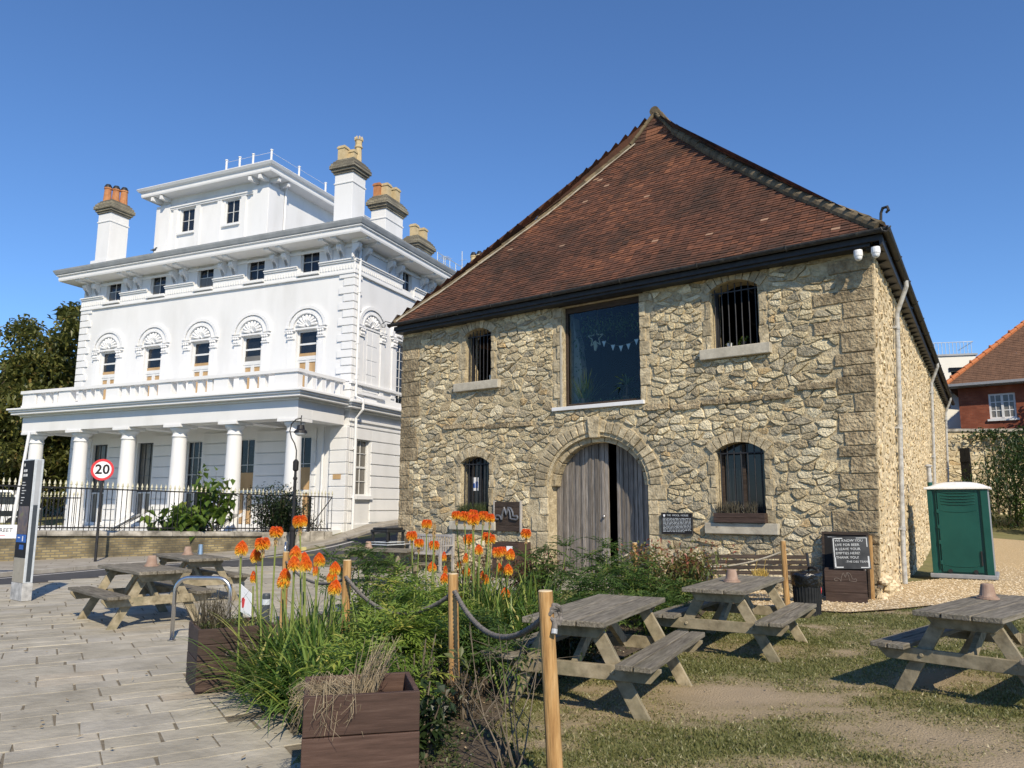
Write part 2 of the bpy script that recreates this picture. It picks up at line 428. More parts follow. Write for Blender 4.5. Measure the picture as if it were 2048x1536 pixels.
LEAF = dict(
    poker=[(0, (.045, .10, .018)), (.45, (.115, .205, .04)), (.8, (.21, .30, .06)), (.93, (.36, .40, .09)), (1, (.60, .54, .2))],
    feather=[(0, (.055, .11, .018)), (.4, (.16, .25, .04)), (.8, (.30, .39, .07)), (1, (.48, .45, .10))],
    feather_dark=[(0, (.03, .065, .016)), (.5, (.08, .145, .032)), (.9, (.155, .235, .05)), (1, (.27, .28, .07))],
    nandina=[(0, (.05, .08, .018)), (.4, (.12, .165, .04)), (.7, (.21, .20, .06)), (.86, (.26, .135, .06)), (1, (.30, .09, .055))],
    redbush=[(0, (.07, .065, .025)), (.35, (.17, .11, .045)), (.7, (.22, .10, .045)), (1, (.19, .045, .045))],
    dark=[(0, (.008, .018, .007)), (.6, (.022, .045, .014)), (1, (.055, .085, .028))],
    ivy=[(0, (.010, .026, .008)), (.6, (.040, .078, .018)), (1, (.12, .165, .045))],
    fig=[(0, (.035, .075, .012)), (.6, (.10, .17, .025)), (.9, (.20, .27, .045)), (1, (.36, .34, .06))],
    tree=[(0, (.05, .062, .015)), (.5, (.13, .145, .036)), (.85, (.23, .22, .058)), (1, (.30, .21, .07))],
    grass=[(0, (.11, .125, .035)), (.4, (.19, .20, .065)), (.65, (.27, .25, .105)), (.85, (.40, .335, .18)), (1, (.50, .42, .26))],
    dry=[(0, (.07, .05, .03)), (.6, (.15, .105, .06)), (1, (.25, .19, .11))],
    heather=[(0, (.07, .055, .04)), (.6, (.15, .13, .08)), (1, (.22, .20, .15))],
    weed=[(0, (.03, .05, .015)), (.6, (.08, .11, .035)), (1, (.15, .17, .06))],
)
for k, c in LEAF.items(): M['l_' + k] = leafmat(k + '_leaf', c)
M['stem'] = mat('green_stem', [(.3, (.14, .18, .04)), (.7, (.22, .26, .07))], .7, 9, 4)
M['floret'] = leafmat('poker_floret', [(0, (.85, .62, .06)), (.22, (.88, .50, .035)), (.42, (.88, .28, .02)), (.8, (.84, .17, .014)), (1, (.74, .09, .01))], .3, .5)
M['withered'] = mat('withered_floret', [(.3, (.28, .18, .08)), (.7, (.48, .33, .16))], .9, 20, 4)

# ------------------------------------------------------------------ terrain
def H(x, y):
    a = max(0.0, .91 * y + .41 * min(x, 0) - 18.3)
    hl = .0145 * min(a, 7.5) ** 2 + .05 * max(0, min(a, 60) - 7.5)
    hr = .1 * max(0.0, min(.91 * y, 45) - 19.5)
    s = max(0.0, min(1.0, (x + 3) / 8)); s = s * s * (3 - 2 * s)
    return hl * (1 - s) + hr * s
def inpoly(x, y, P):
    c = False
    j = len(P) - 1
    for i in range(len(P)):
        if (P[i][1] > y) != (P[j][1] > y) and x < (P[j][0] - P[i][0]) * (y - P[i][1]) / (P[j][1] - P[i][1]) + P[i][0]:
            c = not c
        j = i
    return c
def drape(name, poly, dz, m, step=1.0, z=None, kind='structure'):
    bm = bmesh.new()
    vs = [bm.verts.new((x, y, 0)) for x, y in poly]
    bm.faces.new(vs)
    xs, ys = [p[0] for p in poly], [p[1] for p in poly]
    for ax, lo, hi in ((0, min(xs), max(xs)), (1, min(ys), max(ys))):
        k = math.ceil(lo / step)
        while k * step < hi:
            co = [0, 0, 0]; co[ax] = k * step
            no = [0, 0, 0]; no[ax] = 1
            bmesh.ops.bisect_plane(bm, geom=bm.verts[:] + bm.edges[:] + bm.faces[:], plane_co=co, plane_no=no)
            k += 1
    for v in bm.verts:
        v.co.z = (H(v.co.x, v.co.y) if z is None else z) + dz
    bmesh.ops.triangulate(bm, faces=bm.faces)
    bmesh.ops.recalc_face_normals(bm, faces=bm.faces)
    me = bpy.data.meshes.new(name)
    bm.to_mesh(me); bm.free()
    me.materials.append(m)
    o = bpy.data.objects.new(name, me)
    COL.objects.link(o)
    return tag(o, kind=kind)

# ================================================================== GROUND
random.seed(7)
def axis_vals(lo, hi, st, far):
    v = []
    x = lo
    while x <= hi + 1e-6:
        v.append(x); x += st
    return [-far, -far / 3, lo - 40] + v + [hi + 40, far / 3, far]
gx, gy = axis_vals(-40, 46, 2, 900), axis_vals(-8, 80, 2, 900)
g = MB()
vs = [(x, y, H(max(-60, min(x, 60)), min(y, 90)) - .004) for y in gy for x in gx]
nx = len(gx)
g.add(vs, [(j * nx + i, j * nx + i + 1, (j + 1) * nx + i + 1, (j + 1) * nx + i) for j in range(len(gy) - 1) for i in range(nx - 1)])
M['earth'] = mat('dry_earth', [(.3, (.11, .115, .04)), (.5, (.19, .175, .08)), (.7, (.13, .145, .045))], .95, .8, 10, .5, 20, .02)
tag(g.build('ground', M['earth']), kind='structure')

# lawn: a fine sheet whose per-vertex 'turf' says where grass grows and where feet have worn it to dirt
def turf(x, y):
    n1 = noise.fractal(Vector((x * .55, y * .75, 3.1)), 1.0, 2.0, 4)
    n2 = noise.fractal(Vector((x * 2.3, y * 3.0, 9.7)), 1.0, 2.0, 3)
    v = .71 + .34 * n1 + .42 * n2
    for cx, cy, r in ((1.35, 6.6, .75), (3.1, 5.0, .9), (4.3, 5.2, .8), (2.0, 7.2, .5), (3.9, 7.7, .7), (2.6, 9.2, .7), (3.0, 6.2, .5)):
        d = hypot((x - cx) / 1.3, y - cy) / r
        if d < 1.5: v -= .36 * max(0, 1 - d / 1.5) * (1.2 + n2)
    return max(0, min(1, v))
LX0, LX1, LY0, LY1, LS = -1.4, 15.0, 2.4, 15.6, .09
ln, lm = int((LX1 - LX0) / LS) + 1, int((LY1 - LY0) / LS) + 1
lv, tv = [], []
for j in range(lm):
    for i in range(ln):
        x, y = LX0 + i * LS, LY0 + j * LS
        t = turf(x, y)
        lv.append((x, y, H(x, y) + .004 + .018 * t + .012 * noise.noise(Vector((x * 4, y * 4, 0)))))
        tv.append(t)
m, n, l, b = new_mat('worn_lawn')
a = n.new("ShaderNodeAttribute"); a.attribute_name = "turf"
co = coords(n, l)
nz = n.new("ShaderNodeTexNoise"); nz.inputs['Scale'].default_value = 24; nz.inputs['Detail'].default_value = 9; nz.inputs['Roughness'].default_value = .7
l.new(co, nz.inputs['Vector'])
ad = n.new("ShaderNodeMath"); ad.operation = 'MULTIPLY_ADD'; ad.inputs[1].default_value = .8; 
l.new(nz.outputs['Fac'], ad.inputs[0]); l.new(a.outputs['Fac'], ad.inputs[2])
sb = n.new("ShaderNodeMath"); sb.operation = 'SUBTRACT'; sb.inputs[1].default_value = .4
l.new(ad.outputs[0], sb.inputs[0])
r = ramp(n, [(.12, (.36, .285, .19)), (.30, (.32, .255, .16)), (.5, (.255, .215, .12)), (.72, (.20, .185, .085)), (.92, (.155, .16, .06))])
l.new(sb.outputs[0], r.inputs[0]); l.new(r.outputs[0], b.inputs['Base Color'])
b.inputs['Roughness'].default_value = .95; b.inputs['Specular IOR Level'].default_value = .15
bp = n.new("ShaderNodeBump"); bp.inputs['Strength'].default_value = .9; bp.inputs['Distance'].default_value = .02
n3 = n.new("ShaderNodeTexNoise"); n3.inputs['Scale'].default_value = 60; n3.inputs['Detail'].default_value = 8
l.new(co, n3.inputs['Vector']); l.new(n3.outputs['Fac'], bp.inputs['Height']); l.new(bp.outputs[0], b.inputs['Normal'])
lw = MB()
lw.add(lv, [(j * ln + i, j * ln + i + 1, (j + 1) * ln + i + 1, (j + 1) * ln + i) for j in range(lm - 1) for i in range(ln - 1)])
lo = lw.build('lawn', m, smooth=True, norm=False)
at = lo.data.attributes.new("turf", 'FLOAT', 'POINT'); at.data.foreach_set("value", tv)
tag(lo, kind='structure')

BED = [(-.35, 3.6), (-1.0, 4.9), (-1.75, 6.35), (-2.45, 7.3), (-2.75, 7.9), (-3.2, 9.2), (-3.45, 10.8), (-2.7, 12.2), (0, 13.4), (2.3, 14.0), (3.4, 13.4), (2.6, 11.2), (1.25, 8.7), (.1, 7.2), (-.15, 5.9), (.42, 4.4), (.5, 3.6)]
PAVE = [(-.3, 1.5), (-.45, 3.6)] + BED[1:10] + [(4.2, 15.1), (-3.0, 20.9), (-3.4, 22.2), (-4.6, 21.8), (-6.4, 21.5), (-8.1, 21.0), (-10.1, 16.8), (-17, 1.5)]
GRAVEL = [(3.5, 13.6), (4.3, 12.6), (5.2, 12.25), (6.2, 12.7), (6.9, 13.1), (9.0, 13.5), (12.5, 14.8), (14.2, 17.5), (16.0, 21.5), (18.2, 26.0), (16.6, 27.5), (13.8, 24.0), (11.5, 19.2), (8.5, 17.0), (6.4, 14.2), (4.4, 15.6), (2.4, 15.9)]
ROAD_N = [(-17.5, 1.5), (-10.1, 16.8), (-8.1, 21.0), (-6.4, 21.5), (-4.6, 21.8), (-3.4, 22.2), (-2.6, 30), (-1, 40)]
ROAD_F = [(-21.5, 1.5), (-11.9, 17.6), (-10.6, 20.9), (-7.2, 26.6), (-6.0, 28.6), (-4.6, 31.6), (-2.6, 40)]
drape('road', ROAD_N + ROAD_F[::-1], .012, M['asphalt'])
drape('road_line', [(x - .0, y) for x, y in [(-11.55, 17.45), (-10.25, 20.7), (-6.9, 26.2), (-5.72, 28.2), (-5.62, 28.12), (-6.79, 26.1), (-10.14, 20.62), (-11.45, 17.4)]], .018, M['paint'], .5)
WALL_A, WALL_B, WALL_C = Vector((-16.2, 19.8, 0)), Vector((-8.6, 26.8, 0)), Vector((-6.55, 28.7, 0))
WD = (WALL_C - WALL_A).normalized()
WN = Vector((-WD.y, WD.x, 0))
drape('pavement', ROAD_F + [(-3.2, 40), (-5.6, 31.3), (-6.6, 29.2), (-8.7, 26.95), (-16.4, 19.9), (-24, 1.5)], .10, M['slabs'])
kb = MB()
for (x0, y0), (x1, y1) in zip(ROAD_F[1:-1], ROAD_F[2:]):
    L = hypot(x1 - x0, y1 - y0); k = max(1, int(L / .9))
    for i in range(k):
        a0, a1 = i / k, (i + 1) / k - .01 / L
        p = Vector((x0 + (x1 - x0) * a0, y0 + (y1 - y0) * a0, 0)); q = Vector((x0 + (x1 - x0) * a1, y0 + (y1 - y0) * a1, 0))
        p.z, q.z = H(p.x, p.y) + .055, H(q.x, q.y) + .055
        kb.beam(p, q, .15, .12, tone=random.random())
tag(kb.build('kerb', M['kerb'], bevel=.012), kind='structure')
dx, dy = .52, .855
yp = MB()
yp.beam((-7.32, 26.15, H(-7.32, 26.15) + .066), (-7.02, 26.65, H(-7.02, 26.65) + .066), .155, .105)
tag(yp.build('kerb_mark', M['yellowpaint']), kind='structure')
drape('garden_soil', [(-16.1, 20.2), (-8.65, 27.05), (-6.7, 28.9), (-6.6, 30.4), (-24, 36), (-26, 22)], .45, M['earth'], 2.0, z=.1)
drape('paving_base', PAVE, .008, M['joint'])
drape('gravel', GRAVEL, .045, M['grit'], .5)
drape('planting_bed', BED, .045, M['soil'], .5)

# flagstones in uneven rows
random.seed(11)
fl = MB()
ax, ay = Vector((.857, .515, 0)), Vector((-.515, .857, 0))
v = -6.0
while v < 27:
    rh = random.choice((.20, .24, .28, .32, .36, .42, .48))
    u = -16 + random.random()
    while u < 16:
        L = random.uniform(.34, .92)
        c = ax * (u + L / 2) + ay * (v + rh / 2)
        if inpoly(c.x, c.y, PAVE) and c.y > 2.0 and not inpoly(c.x, c.y, BED):
            z = H(c.x, c.y) + .016 + random.uniform(-.0025, .0025)
            g1, g2 = random.uniform(.005, .012), random.uniform(.005, .009)
            tl = random.uniform(-.002, .002)
            P = []
            for a, bq in ((u + g1, v + g2), (u + L - g1, v + g2), (u + L - g1, v + rh - g2), (u + g1, v + rh - g2)):
                P.append(ax * (a + random.uniform(-.007, .007)) + ay * (bq + random.uniform(-.005, .005)))
            cc = sum(P, Vector()) / 4
            top = [Vector((*(p + (cc - p).normalized() * .008).xy, z + tl * (1 if k in (0, 1) else -1))) for k, p in enumerate(P)]
            mid = [Vector((p.x, p.y, z - .003)) for p in P]
            bot = [Vector((p.x, p.y, z - .04)) for p in P]
            f = [(0, 1, 2, 3)] + [(k, k + 4, (k + 1) % 4 + 4, (k + 1) % 4) for k in range(4)] + [(k + 4, k + 8, (k + 1) % 4 + 8, (k + 1) % 4 + 4) for k in range(4)]
            fl.add(top + mid + bot, f, random.random())
        u += L
    v += rh
tag(fl.build('paving', M['flag']), kind='structure')

# ================================================================== WHITE VILLA
K = 1.1296
VAZ = 23.8
ROT90 = Matrix.Rotation(pi / 2, 4, 'Z')
V = thing('villa', 'white stuccoed four storey villa with columned porch, balcony and tall chimneys', 'house', (-6.493, 30.5, 1.65 * (1 - K)), -VAZ, scale=K)
def panel(mb, x0, x1, z0, z1, holes, y=0.0, depth=.22, outer=None):
    """upright wall facing -y with openings and their reveals"""
    out = outer or [(x0, z0), (x1, z0), (x1, z1), (x0, z1)]
    loops = [[Vector((p[0], p[1], 0)) for p in out]] + [[Vector((p[0], p[1], 0)) for p in h] for h in holes]
    allp = [p for L in loops for p in L]
    for t in tessellate_polygon(loops):
        mb.add([(allp[i].x, y, allp[i].y) for i in t], [(0, 1, 2)])
    for h in holes:
        k = len(h)
        for i in range(k):
            a, c = h[i], h[(i + 1) % k]
            mb.add([(a[0], y, a[1]), (c[0], y, c[1]), (c[0], y + depth, c[1]), (a[0], y + depth, a[1])], [(0, 1, 2, 3)])
def rect(x0, x1, z0, z1): return [(x0, z0), (x1, z0), (x1, z1), (x0, z1)]
AC = [-2.03 - 2.6 * i for i in range(5)]         # bay centres
holes_f = [rect(c - .47, c + .47, 5.32, 8.08) for c in AC] + [rect(c - .43, c + .43, 10.25, 11.18) for c in AC] + [rect(c - .43, c + .43, .95, 4.12) for c in AC]
wf = MB(); panel(wf, -14.25, 0, .3, 11.35, holes_f)
wf.add([(-14.25, 0, .3), (-14.25, 11, .3), (-14.25, 11, 11.35), (-14.25, 0, 11.35)], [(0, 1, 2, 3)])
wf.add([(-14.25, 11, .3), (0, 11, .3), (0, 11, 11.35), (-14.25, 11, 11.35)], [(0, 1, 2, 3)])
wf.T = ROT90
panel(wf, 0, 11, .3, 11.35, [rect(.52, 1.33, 2.0, 4.0), rect(3.0, 3.85, 5.6, 8.05), rect(3.3, 3.98, 10.28, 11.1)])
wf.T = None
wf.box(-14.1, -.15, .9, 10.8, .4, .5)
wf.build('wall', M['white'], V, norm=False)
rm = MB(); rm.box(-14.0, -.35, .55, 10.7, .6, 11.3)
rm.build('room_shade_lining', M['roomdark'], V)  # added box, its near-black colour stands in for shade inside the rooms
# rusticated ground floor (channels between raised bands), plinth, corner pier
ru = MB()
bz = [1.05 + .42 * i for i in range(8)]
def bands(mb, segs, y0, T=None, hs=.385, th=.05):
    mb.T = T
    for z in bz:
        for a, c, lo, hi in segs:
            if z >= lo - .01 and z + hs <= hi + .02: mb.box(a, c, y0 - th, y0 - .002, z, z + hs)
    mb.T = None
segf = []
xs = [-14.2] + sorted(AC) + [0]
for i in range(5):
    c = sorted(AC)[i]
    nxt = sorted(AC)[i + 1] - .55 if i < 4 else -1.35
    segf.append((c + .52, nxt, .9, 4.5))
segf.append((-14.2, sorted(AC)[0] - .52, .9, 4.5))
bands(ru, segf, 0)
bands(ru, [(.05, .46, .9, 4.5), (1.39, 3.28, .9, 4.5), (.46, 1.39, 4.0, 4.5), (3.28, 10.5, .9, 4.5)], 0, ROT90)
ru.box(-.62, -.003, -.16, -.055, .2, 4.45); ru.box(-.003, .05, -.16, .0, .2, 4.45)
for z in bz: ru.box(-.64, .07, -.19, -.03, z, z + .385)
ru.T = ROT90
ru.box(.0, 10.5, -.07, -.003, .2, 1.0); ru.box(.0, 10.5, -.05, -.003, 4.42, 4.52); ru.box(.0, 10.5, -.07, -.003, 4.6, 4.7)
ru.T = None
ru.build('rusticated_band', M['white'], V, bevel=.012)
# quoins
qn = MB()
for i in range(16):
    z = 5.42 + i * .295
    a = .62 if i % 2 else .42
    qn.box(-a, .055, -.055, -.003, z, z + .265); qn.box(-.003, .055, -.003, a - .15, z, z + .265)
    qn.box(-14.3, -14.25 + a, -.055, -.003, z, z + .265); 
qn.build('quoin', M['white2'], V, bevel=.012)
# string courses, frieze
fr = MB()
for T, a, c in ((None, -14.32, .07), (ROT90, -.07, 11)):
    fr.T = T
    fr.box(a, c, -.09, -.002, 10.0, 10.08)
    segs = []
    if T is None:
        e = [-14.32] + [v for q in sorted(AC) for v in (q - .5, q + .5)] + [.07]
        segs = [(e[i], e[i + 1]) for i in range(0, len(e), 2)]
    else: segs = [(-.07, 3.2), (4.1, 11)]
    for s0, s1 in segs:
        fr.box(s0, s1, -.06, -.003, 10.082, 10.44)
        fr.box(s0, s1, -.11, -.004, 10.44, 10.50)
        fr.box(s0, s1, -.15, -.005, 10.50, 10.545)
        k = int((s1 - s0) / .13)
        for i in range(k):
            u = s0 + .04 + (s1 - s0 - .08) * i / k
            fr.box(u, u + .07, -.085, -.061, 10.18, 10.32)
    fr.box(a, c, -.05, -.003, 11.0, 11.1)
fr.T = ROT90
fr.box(.72, 1.38, -.03, -.003, 10.62, 10.98)
fr.T = None
fr.build('frieze', M['white2'], V, bevel=.006)
# eaves cornice: soffit, fascia, lead gutter
cn = MB()
prof = [(0.0, 11.2), (.72, 11.24), (.74, 11.30), (.74, 11.42), (.84, 11.5), (.9, 11.66), (.88, 11.7), (.0, 11.8)]
def ringprof(mb, prof, x0, x1, y0, y1):
    """profile (out, z) swept round a rectangle's four sides with mitres"""
    loops = []
    for o, z in prof:
        loops.append([(x0 - o, y0 - o, z), (x1 + o, y0 - o, z), (x1 + o, y1 + o, z), (x0 - o, y1 + o, z)])
    n = len(loops)
    vs = [p for L in loops for p in L]
    fs = [(i * 4 + k, i * 4 + (k + 1) % 4, ((i + 1) % n) * 4 + (k + 1) % 4, ((i + 1) % n) * 4 + k) for i in range(n) for k in range(4)]
    mb.add(vs, fs)
ringprof(cn, [(-.02, 11.2), (.72, 11.24), (.74, 11.30), (.74, 11.42), (.80, 11.46), (.80, 11.49), (-.02, 11.5)], -14.25, 0, 0, 11)
cn.build('eaves_cornice', M['white2'], V)
gt = MB(); ringprof(gt, [(.3, 11.502), (.80, 11.492), (.84, 11.53), (.9, 11.64), (.92, 11.70), (.88, 11.72), (.3, 11.70)], -14.25, 0, 0, 11)
gt.build('gutter', M['lead'], V)
lr = MB()
lr.add([(-15.1, -.85, 11.69), (.85, -.85, 11.69), (.85, 11.8, 11.69), (-15.1, 11.8, 11.69), (-12.4, 2.3, 12.35), (-6.4, 2.3, 12.35), (-3, 8.8, 12.35), (-12.4, 8.8, 12.35)],
       [(0, 1, 5, 4), (1, 2, 6, 5), (2, 3, 7, 6), (3, 0, 4, 7), (4, 5, 6, 7)])
lr.build('roof', M['lead'], V)
# scrolled eaves brackets in pairs: one mesh, copied
bk = MB()
pf = []
for i in range(9):
    t = i / 8
    pf.append((-.08 - .24 * (1 - t) ** 1.3 - .055 * sin(t * pi * 2), 10.56 + .50 * (1 - t)))
pf = [(-.003, 11.07)] + pf + [(-.003, 10.55)]
bk.prism([(p[0], p[1]) for p in pf], 'x', -.10, .10)
for s in (-.045, .0, .045): bk.prism([(p[0] - .014, p[1]) for p in pf[1:-1]] + [(pf[-2][0] + .05, pf[-2][1]), (pf[1][0] + .05, pf[1][1])], 'x', s - .012, s + .012)
bk.prism([(-.003, 11.235), (-.66, 11.235), (-.66, 11.19), (-.60, 11.15), (-.30, 11.13), (-.22, 11.075), (-.003, 11.07)], 'x', -.11, .11)
b0 = bk.build('bracket', M['white2'], V, bevel=.006)
first = True
for pc in [-.80, -3.33, -5.93, -8.53, -11.13, -13.62]:
    for d in (-.28, .28):
        o = b0 if first else b0.copy()
        if not first: COL.objects.link(o)
        first = False
        o.location = (pc + d, 0, 0)
for pc in [.22, 2.52, 5.06, 7.6]:
    for d in (-.33, .33):
        o = b0.copy(); COL.objects.link(o)
        o.location = (0, pc + d, 0); o.rotation_euler = (0, 0, pi / 2)
# windows
def pane_grid(x0, x1, z0, z1, nx, nz, T, y, frame, glass, fw=.05, bw=.022, name='window', parent=None, rails=()):
    f = MB(T)
    f.box(x0, x0 + fw, y - .03, y + .05, z0, z1); f.box(x1 - fw, x1, y - .03, y + .05, z0, z1)
    f.box(x0 + fw, x1 - fw, y - .03, y + .05, z0, z0 + fw); f.box(x0 + fw, x1 - fw, y - .03, y + .05, z1 - fw, z1)
    for i in range(1, nx):
        u = x0 + (x1 - x0) * i / nx
        f.box(u - bw / 2, u + bw / 2, y - .015, y + .03, z0 + fw, z1 - fw)
    for i in range(1, nz):
        u = z0 + (z1 - z0) * i / nz
        f.box(x0 + fw, x1 - fw, y - .017, y + .032, u - bw / 2, u + bw / 2)
    for u, hh in rails: f.box(x0 + fw, x1 - fw, y - .025, y + .04, u - hh / 2, u + hh / 2)
    o = f.build(name, frame, parent, bevel=.004)
    p = MB(T); p.box(x0 + fw * .5, x1 - fw * .5, y + .012, y + .02, z0 + fw * .5, z1 - fw * .5)
    p.build('pane', glass, o)
    return o
random.seed(3)
for i, c in enumerate(AC):
    wn = pane_grid(c - .43, c + .43, 10.25, 11.18, 2, 2, None, .12, M['whitewood'], M['pane'], parent=V)
    s = MB(); s.box(c - .5, c + .5, -.14, .1, 10.14, 10.245); s.build('sill', M['white2'], wn, bevel=.008)
    if i in (2, 3, 4):
        p = MB(); p.box(c - .36, c + (.36 if i == 2 else .0), .105, .11, 10.32, 10.7); p.build('blind', M['pane_blind'], wn)
    # tall first-floor window over a boarded double door
    wn = pane_grid(c - .47, c + .47, 7.04, 8.08, 1, 2, None, .15, M['whitewood'], M['pane'], fw=.065, bw=.07, parent=V)
    p = MB(); p.box(c - .40, c + .40, .13, .145, 7.10, (7.22 if i != 1 else 7.30)); p.build('plywood_board', M['ply'] if i != 1 else M['pane_blind'], wn)
    d = MB()
    for x0, x1 in ((c - .47, c - .37), (c - .075, c - .004), (c + .004, c + .075), (c + .37, c + .47)): d.box(x0, x1, .1, .19, 5.32, 6.95)
    for x0, x1 in ((c - .37, c - .075), (c + .075, c + .37)):
        for z0, z1 in ((5.32, 5.4), (6.87, 6.95), (5.62, 5.66)): d.box(x0, x1, .11, .18, z0, z1)
    d.box(c - .47, c + .47, .09, .2, 6.95, 7.04)
    d = d.build('french_door', M['whitewood'], V, bevel=.004)
    for x0, x1 in ((c - .36, c - .08), (c + .08, c + .36)):
        p = MB(); p.box(x0, x1, .14, .15, 5.42, 6.88); p.build('plywood_board', M['ply'], d)
    # ground floor windows behind the columns
    wn = pane_grid(c - .43, c + .43, 2.15, 4.12, 3 if i > 1 else 2, 3 if i > 1 else 2, None, .15, M['whitewood'] if i < 3 else M['dark_metal'], M['pane_blind'] if i > 2 else M['pane'], parent=V, bw=.02)
    d = MB()
    for x0, x1 in ((c - .43, c - .35), (c - .05, c - .004), (c + .004, c + .05), (c + .35, c + .43)): d.box(x0, x1, .1, .19, .95, 2.1)
    d.box(c - .43, c + .43, .09, .2, 2.1, 2.15)
    d = d.build('porch_door', M['whitewood'], V)
    for x0, x1 in ((c - .35, c - .05), (c + .05, c + .35)):
        p = MB(); p.box(x0, x1, .14, .15, .97, 2.1); p.build('door_panel', (M['ply'] if i < 2 else (M['pane'] if i == 2 else M['pane_blind'])), d)
    if i in (1, 0):
        p = MB(); p.box(c - .36, c + .36, .13, .142, 2.2, 2.85 if i else 3.0); p.build('plywood_board', M['ply'], wn)
wn = pane_grid(.52, 1.33, 2.0, 4.0, 2, 1, ROT90, .14, M['whitewood'], M['pane_blind'], parent=V, rails=((3.0, .07), (2.5, .022), (3.5, .022)))
s = MB(ROT90); s.box(.40, 1.45, -.14, .1, 1.86, 1.99); s.build('sill', M['white2'], wn, bevel=.008)
wn = pane_grid(3.0, 3.85, 5.6, 8.05, 2, 7, ROT90, .15, M['whitewood'], M['pane'], parent=V)
wn = pane_grid(3.3, 3.98, 10.28, 11.1, 2, 2, ROT90, .12, M['whitewood'], M['pane'], parent=V)
# arched shell surrounds
def arch_surround(c, T, z0, blind=False):
    a = MB(T)
    n = 18
    zc = 8.16
    for r0, r1, y in ((.80, .94, -.10), (.66, .775, -.055), (.585, .655, -.085)):
        for i in range(n):
            t0, t1 = pi * i / n, pi * (i + 1) / n
            pts = [(c + r * cos(t), zc + r * sin(t) * .88) for r, t in ((r0, t0), (r1, t0), (r1, t1), (r0, t1))]
            a.prism(pts, 'y', y, -.003)
    for i in range(9):          # shell flutes
        t = pi * (i + .5) / 9
        p0 = Vector((c + .10 * cos(t), -.02, zc + .03 + .09 * sin(t))); p1 = Vector((c + .46 * cos(t), -.03, zc + .04 + .40 * sin(t)))
        a.tube([p0, p0.lerp(p1, .5) + Vector((0, -.045, 0)), p1, p1 + Vector((.03 * cos(t), .03, .03 * sin(t)))], [.024, .045, .055, .035], 8)
    a.tube([(c - .09, -.03, zc + .02), (c, -.06, zc + .11), (c + .09, -.03, zc + .02)], .035, 8)
    a.box(c - .56, c + .56, -.05, .1, 8.085, 8.155)
    for s in (-1, 1):
        x = c + s * .70
        a.box(x - .13, x + .13, -.05, -.003, z0, 7.74)
        a.box(x - .17, x + .17, -.10, -.004, 7.74, 7.79)
        for k in (-1, 0, 1):
            a.ball((x + k * .09, -.09, 7.86), .055, 8, (1, .8, 1.1)); a.ball((x + k * .10, -.10, 7.99), .055, 8)
        a.box(x - .12, x + .12, -.075, -.003, 7.79, 8.04)
        a.box(x - .2, x + .2, -.14, -.004, 8.04, 8.10)
    if blind:
        a.box(c - .5, c + .5, -.02, -.003, 5.75, 8.06)
        for x in (c - .17, c + .17):
            for k in range(4): a.box(x - .155, x + .155, -.035, -.021, 5.85 + k * .55, 6.36 + k * .55)
        a.box(c - .9, c + .9, -.12, -.003, 5.60, 5.70)
        a.box(c - .42, c + .42, -.04, -.003, 5.38, 5.56)
    a.build('arch_surround', M['white2'], V, bevel=.006)
for c in AC: arch_surround(c, None, 5.32)
arch_surround(1.23, ROT90, 5.72, True)
arch_surround(3.43, ROT90, 5.72)
# porch: columns, entablature, ceiling, balcony balustrade
col = MB()
col.lathe([(.30, .3), (.30, .95), (.275, 1.0), (.27, 2.2), (.24, 3.95), (.24, 4.0), (.265, 4.01), (.265, 4.05), (.24, 4.06), (.24, 4.17), (.28, 4.2), (.34, 4.28), (.35, 4.33)], (0, 0, 0), 28)
cb = MB(); cb.box(-.40, .40, -.40, .40, 4.332, 4.43); 
c0 = col.build('column', M['white'], V, smooth=False)
for p in c0.data.polygons: p.use_smooth = len(p.vertices) == 4
cb.build('capital', M['white2'], c0, bevel=.008)
for i in range(6):
    o = c0 if i == 0 else copy_tree(c0, V)
    o.location = (-.48 - 2.52 * i, -2.3, 0)
en = MB()
PX0, PX1 = -13.52, -.08
en.box(PX0, PX1, -2.66, -1.94, 4.432, 5.02); en.box(PX0, PX0 + .6, -1.94, -.003, 4.432, 5.02); en.box(PX1 - .6, PX1, -1.94, -.165, 4.432, 5.02)
en.box(PX0 + .6, PX1 - .6, -1.94, -.003, 4.72, 4.80)
for i in range(1, 5): en.box(-.48 - 2.52 * i - .25, -.48 - 2.52 * i + .25, -1.94, -.055, 4.45, 4.719)
en.build('porch_beam', M['white'], V, bevel=.01)
ec = MB()
for o, z0, z1 in ((.08, 5.022, 5.1), (.30, 5.1, 5.20), (.36, 5.20, 5.27), (.42, 5.27, 5.34)):
    ec.box(PX0 - o, PX1 + o, -2.66 - o, -.006, z0, z1)
    ec.T = ROT90; ec.box(-.02, 11, -o - .02, -.004, z0 - .06, z1 - .06); ec.T = None
    ec.box(-.3, o + .02, -o - .02, .3, z0 - .061, z1 - .061)
ec.build('porch_cornice', M['white2'], V, bevel=.01)
bl = MB()
yb = -2.62
bl.box(PX0 - .02, PX1 + .02, yb - .16, yb + .16, 5.342, 5.47)
bl.box(PX0 - .06, PX1 + .06, yb - .19, yb + .19, 5.92, 6.04)
for x in (PX0 + .14, PX1 - .14):
    bl.box(x - .13, x + .13, yb + .165, -.2, 5.342, 5.47); bl.box(x - .16, x + .16, yb + .195, -.2, 5.92, 6.04)
    for k in range(4): bl.box(x - .10, x + .10, -1.95 + k * .5, -1.75 + k * .5, 5.47, 5.92)
x = PX0
solid = [(PX0, PX0 + .75), (PX1 - .95, PX1)]
for i in range(4):
    cx = (AC[i] + AC[i + 1]) / 2
    solid.append((cx - .32, cx + .32))
for a, c in solid: bl.box(a, c, yb - .13, yb + .13, 5.47, 5.92)
k = 0
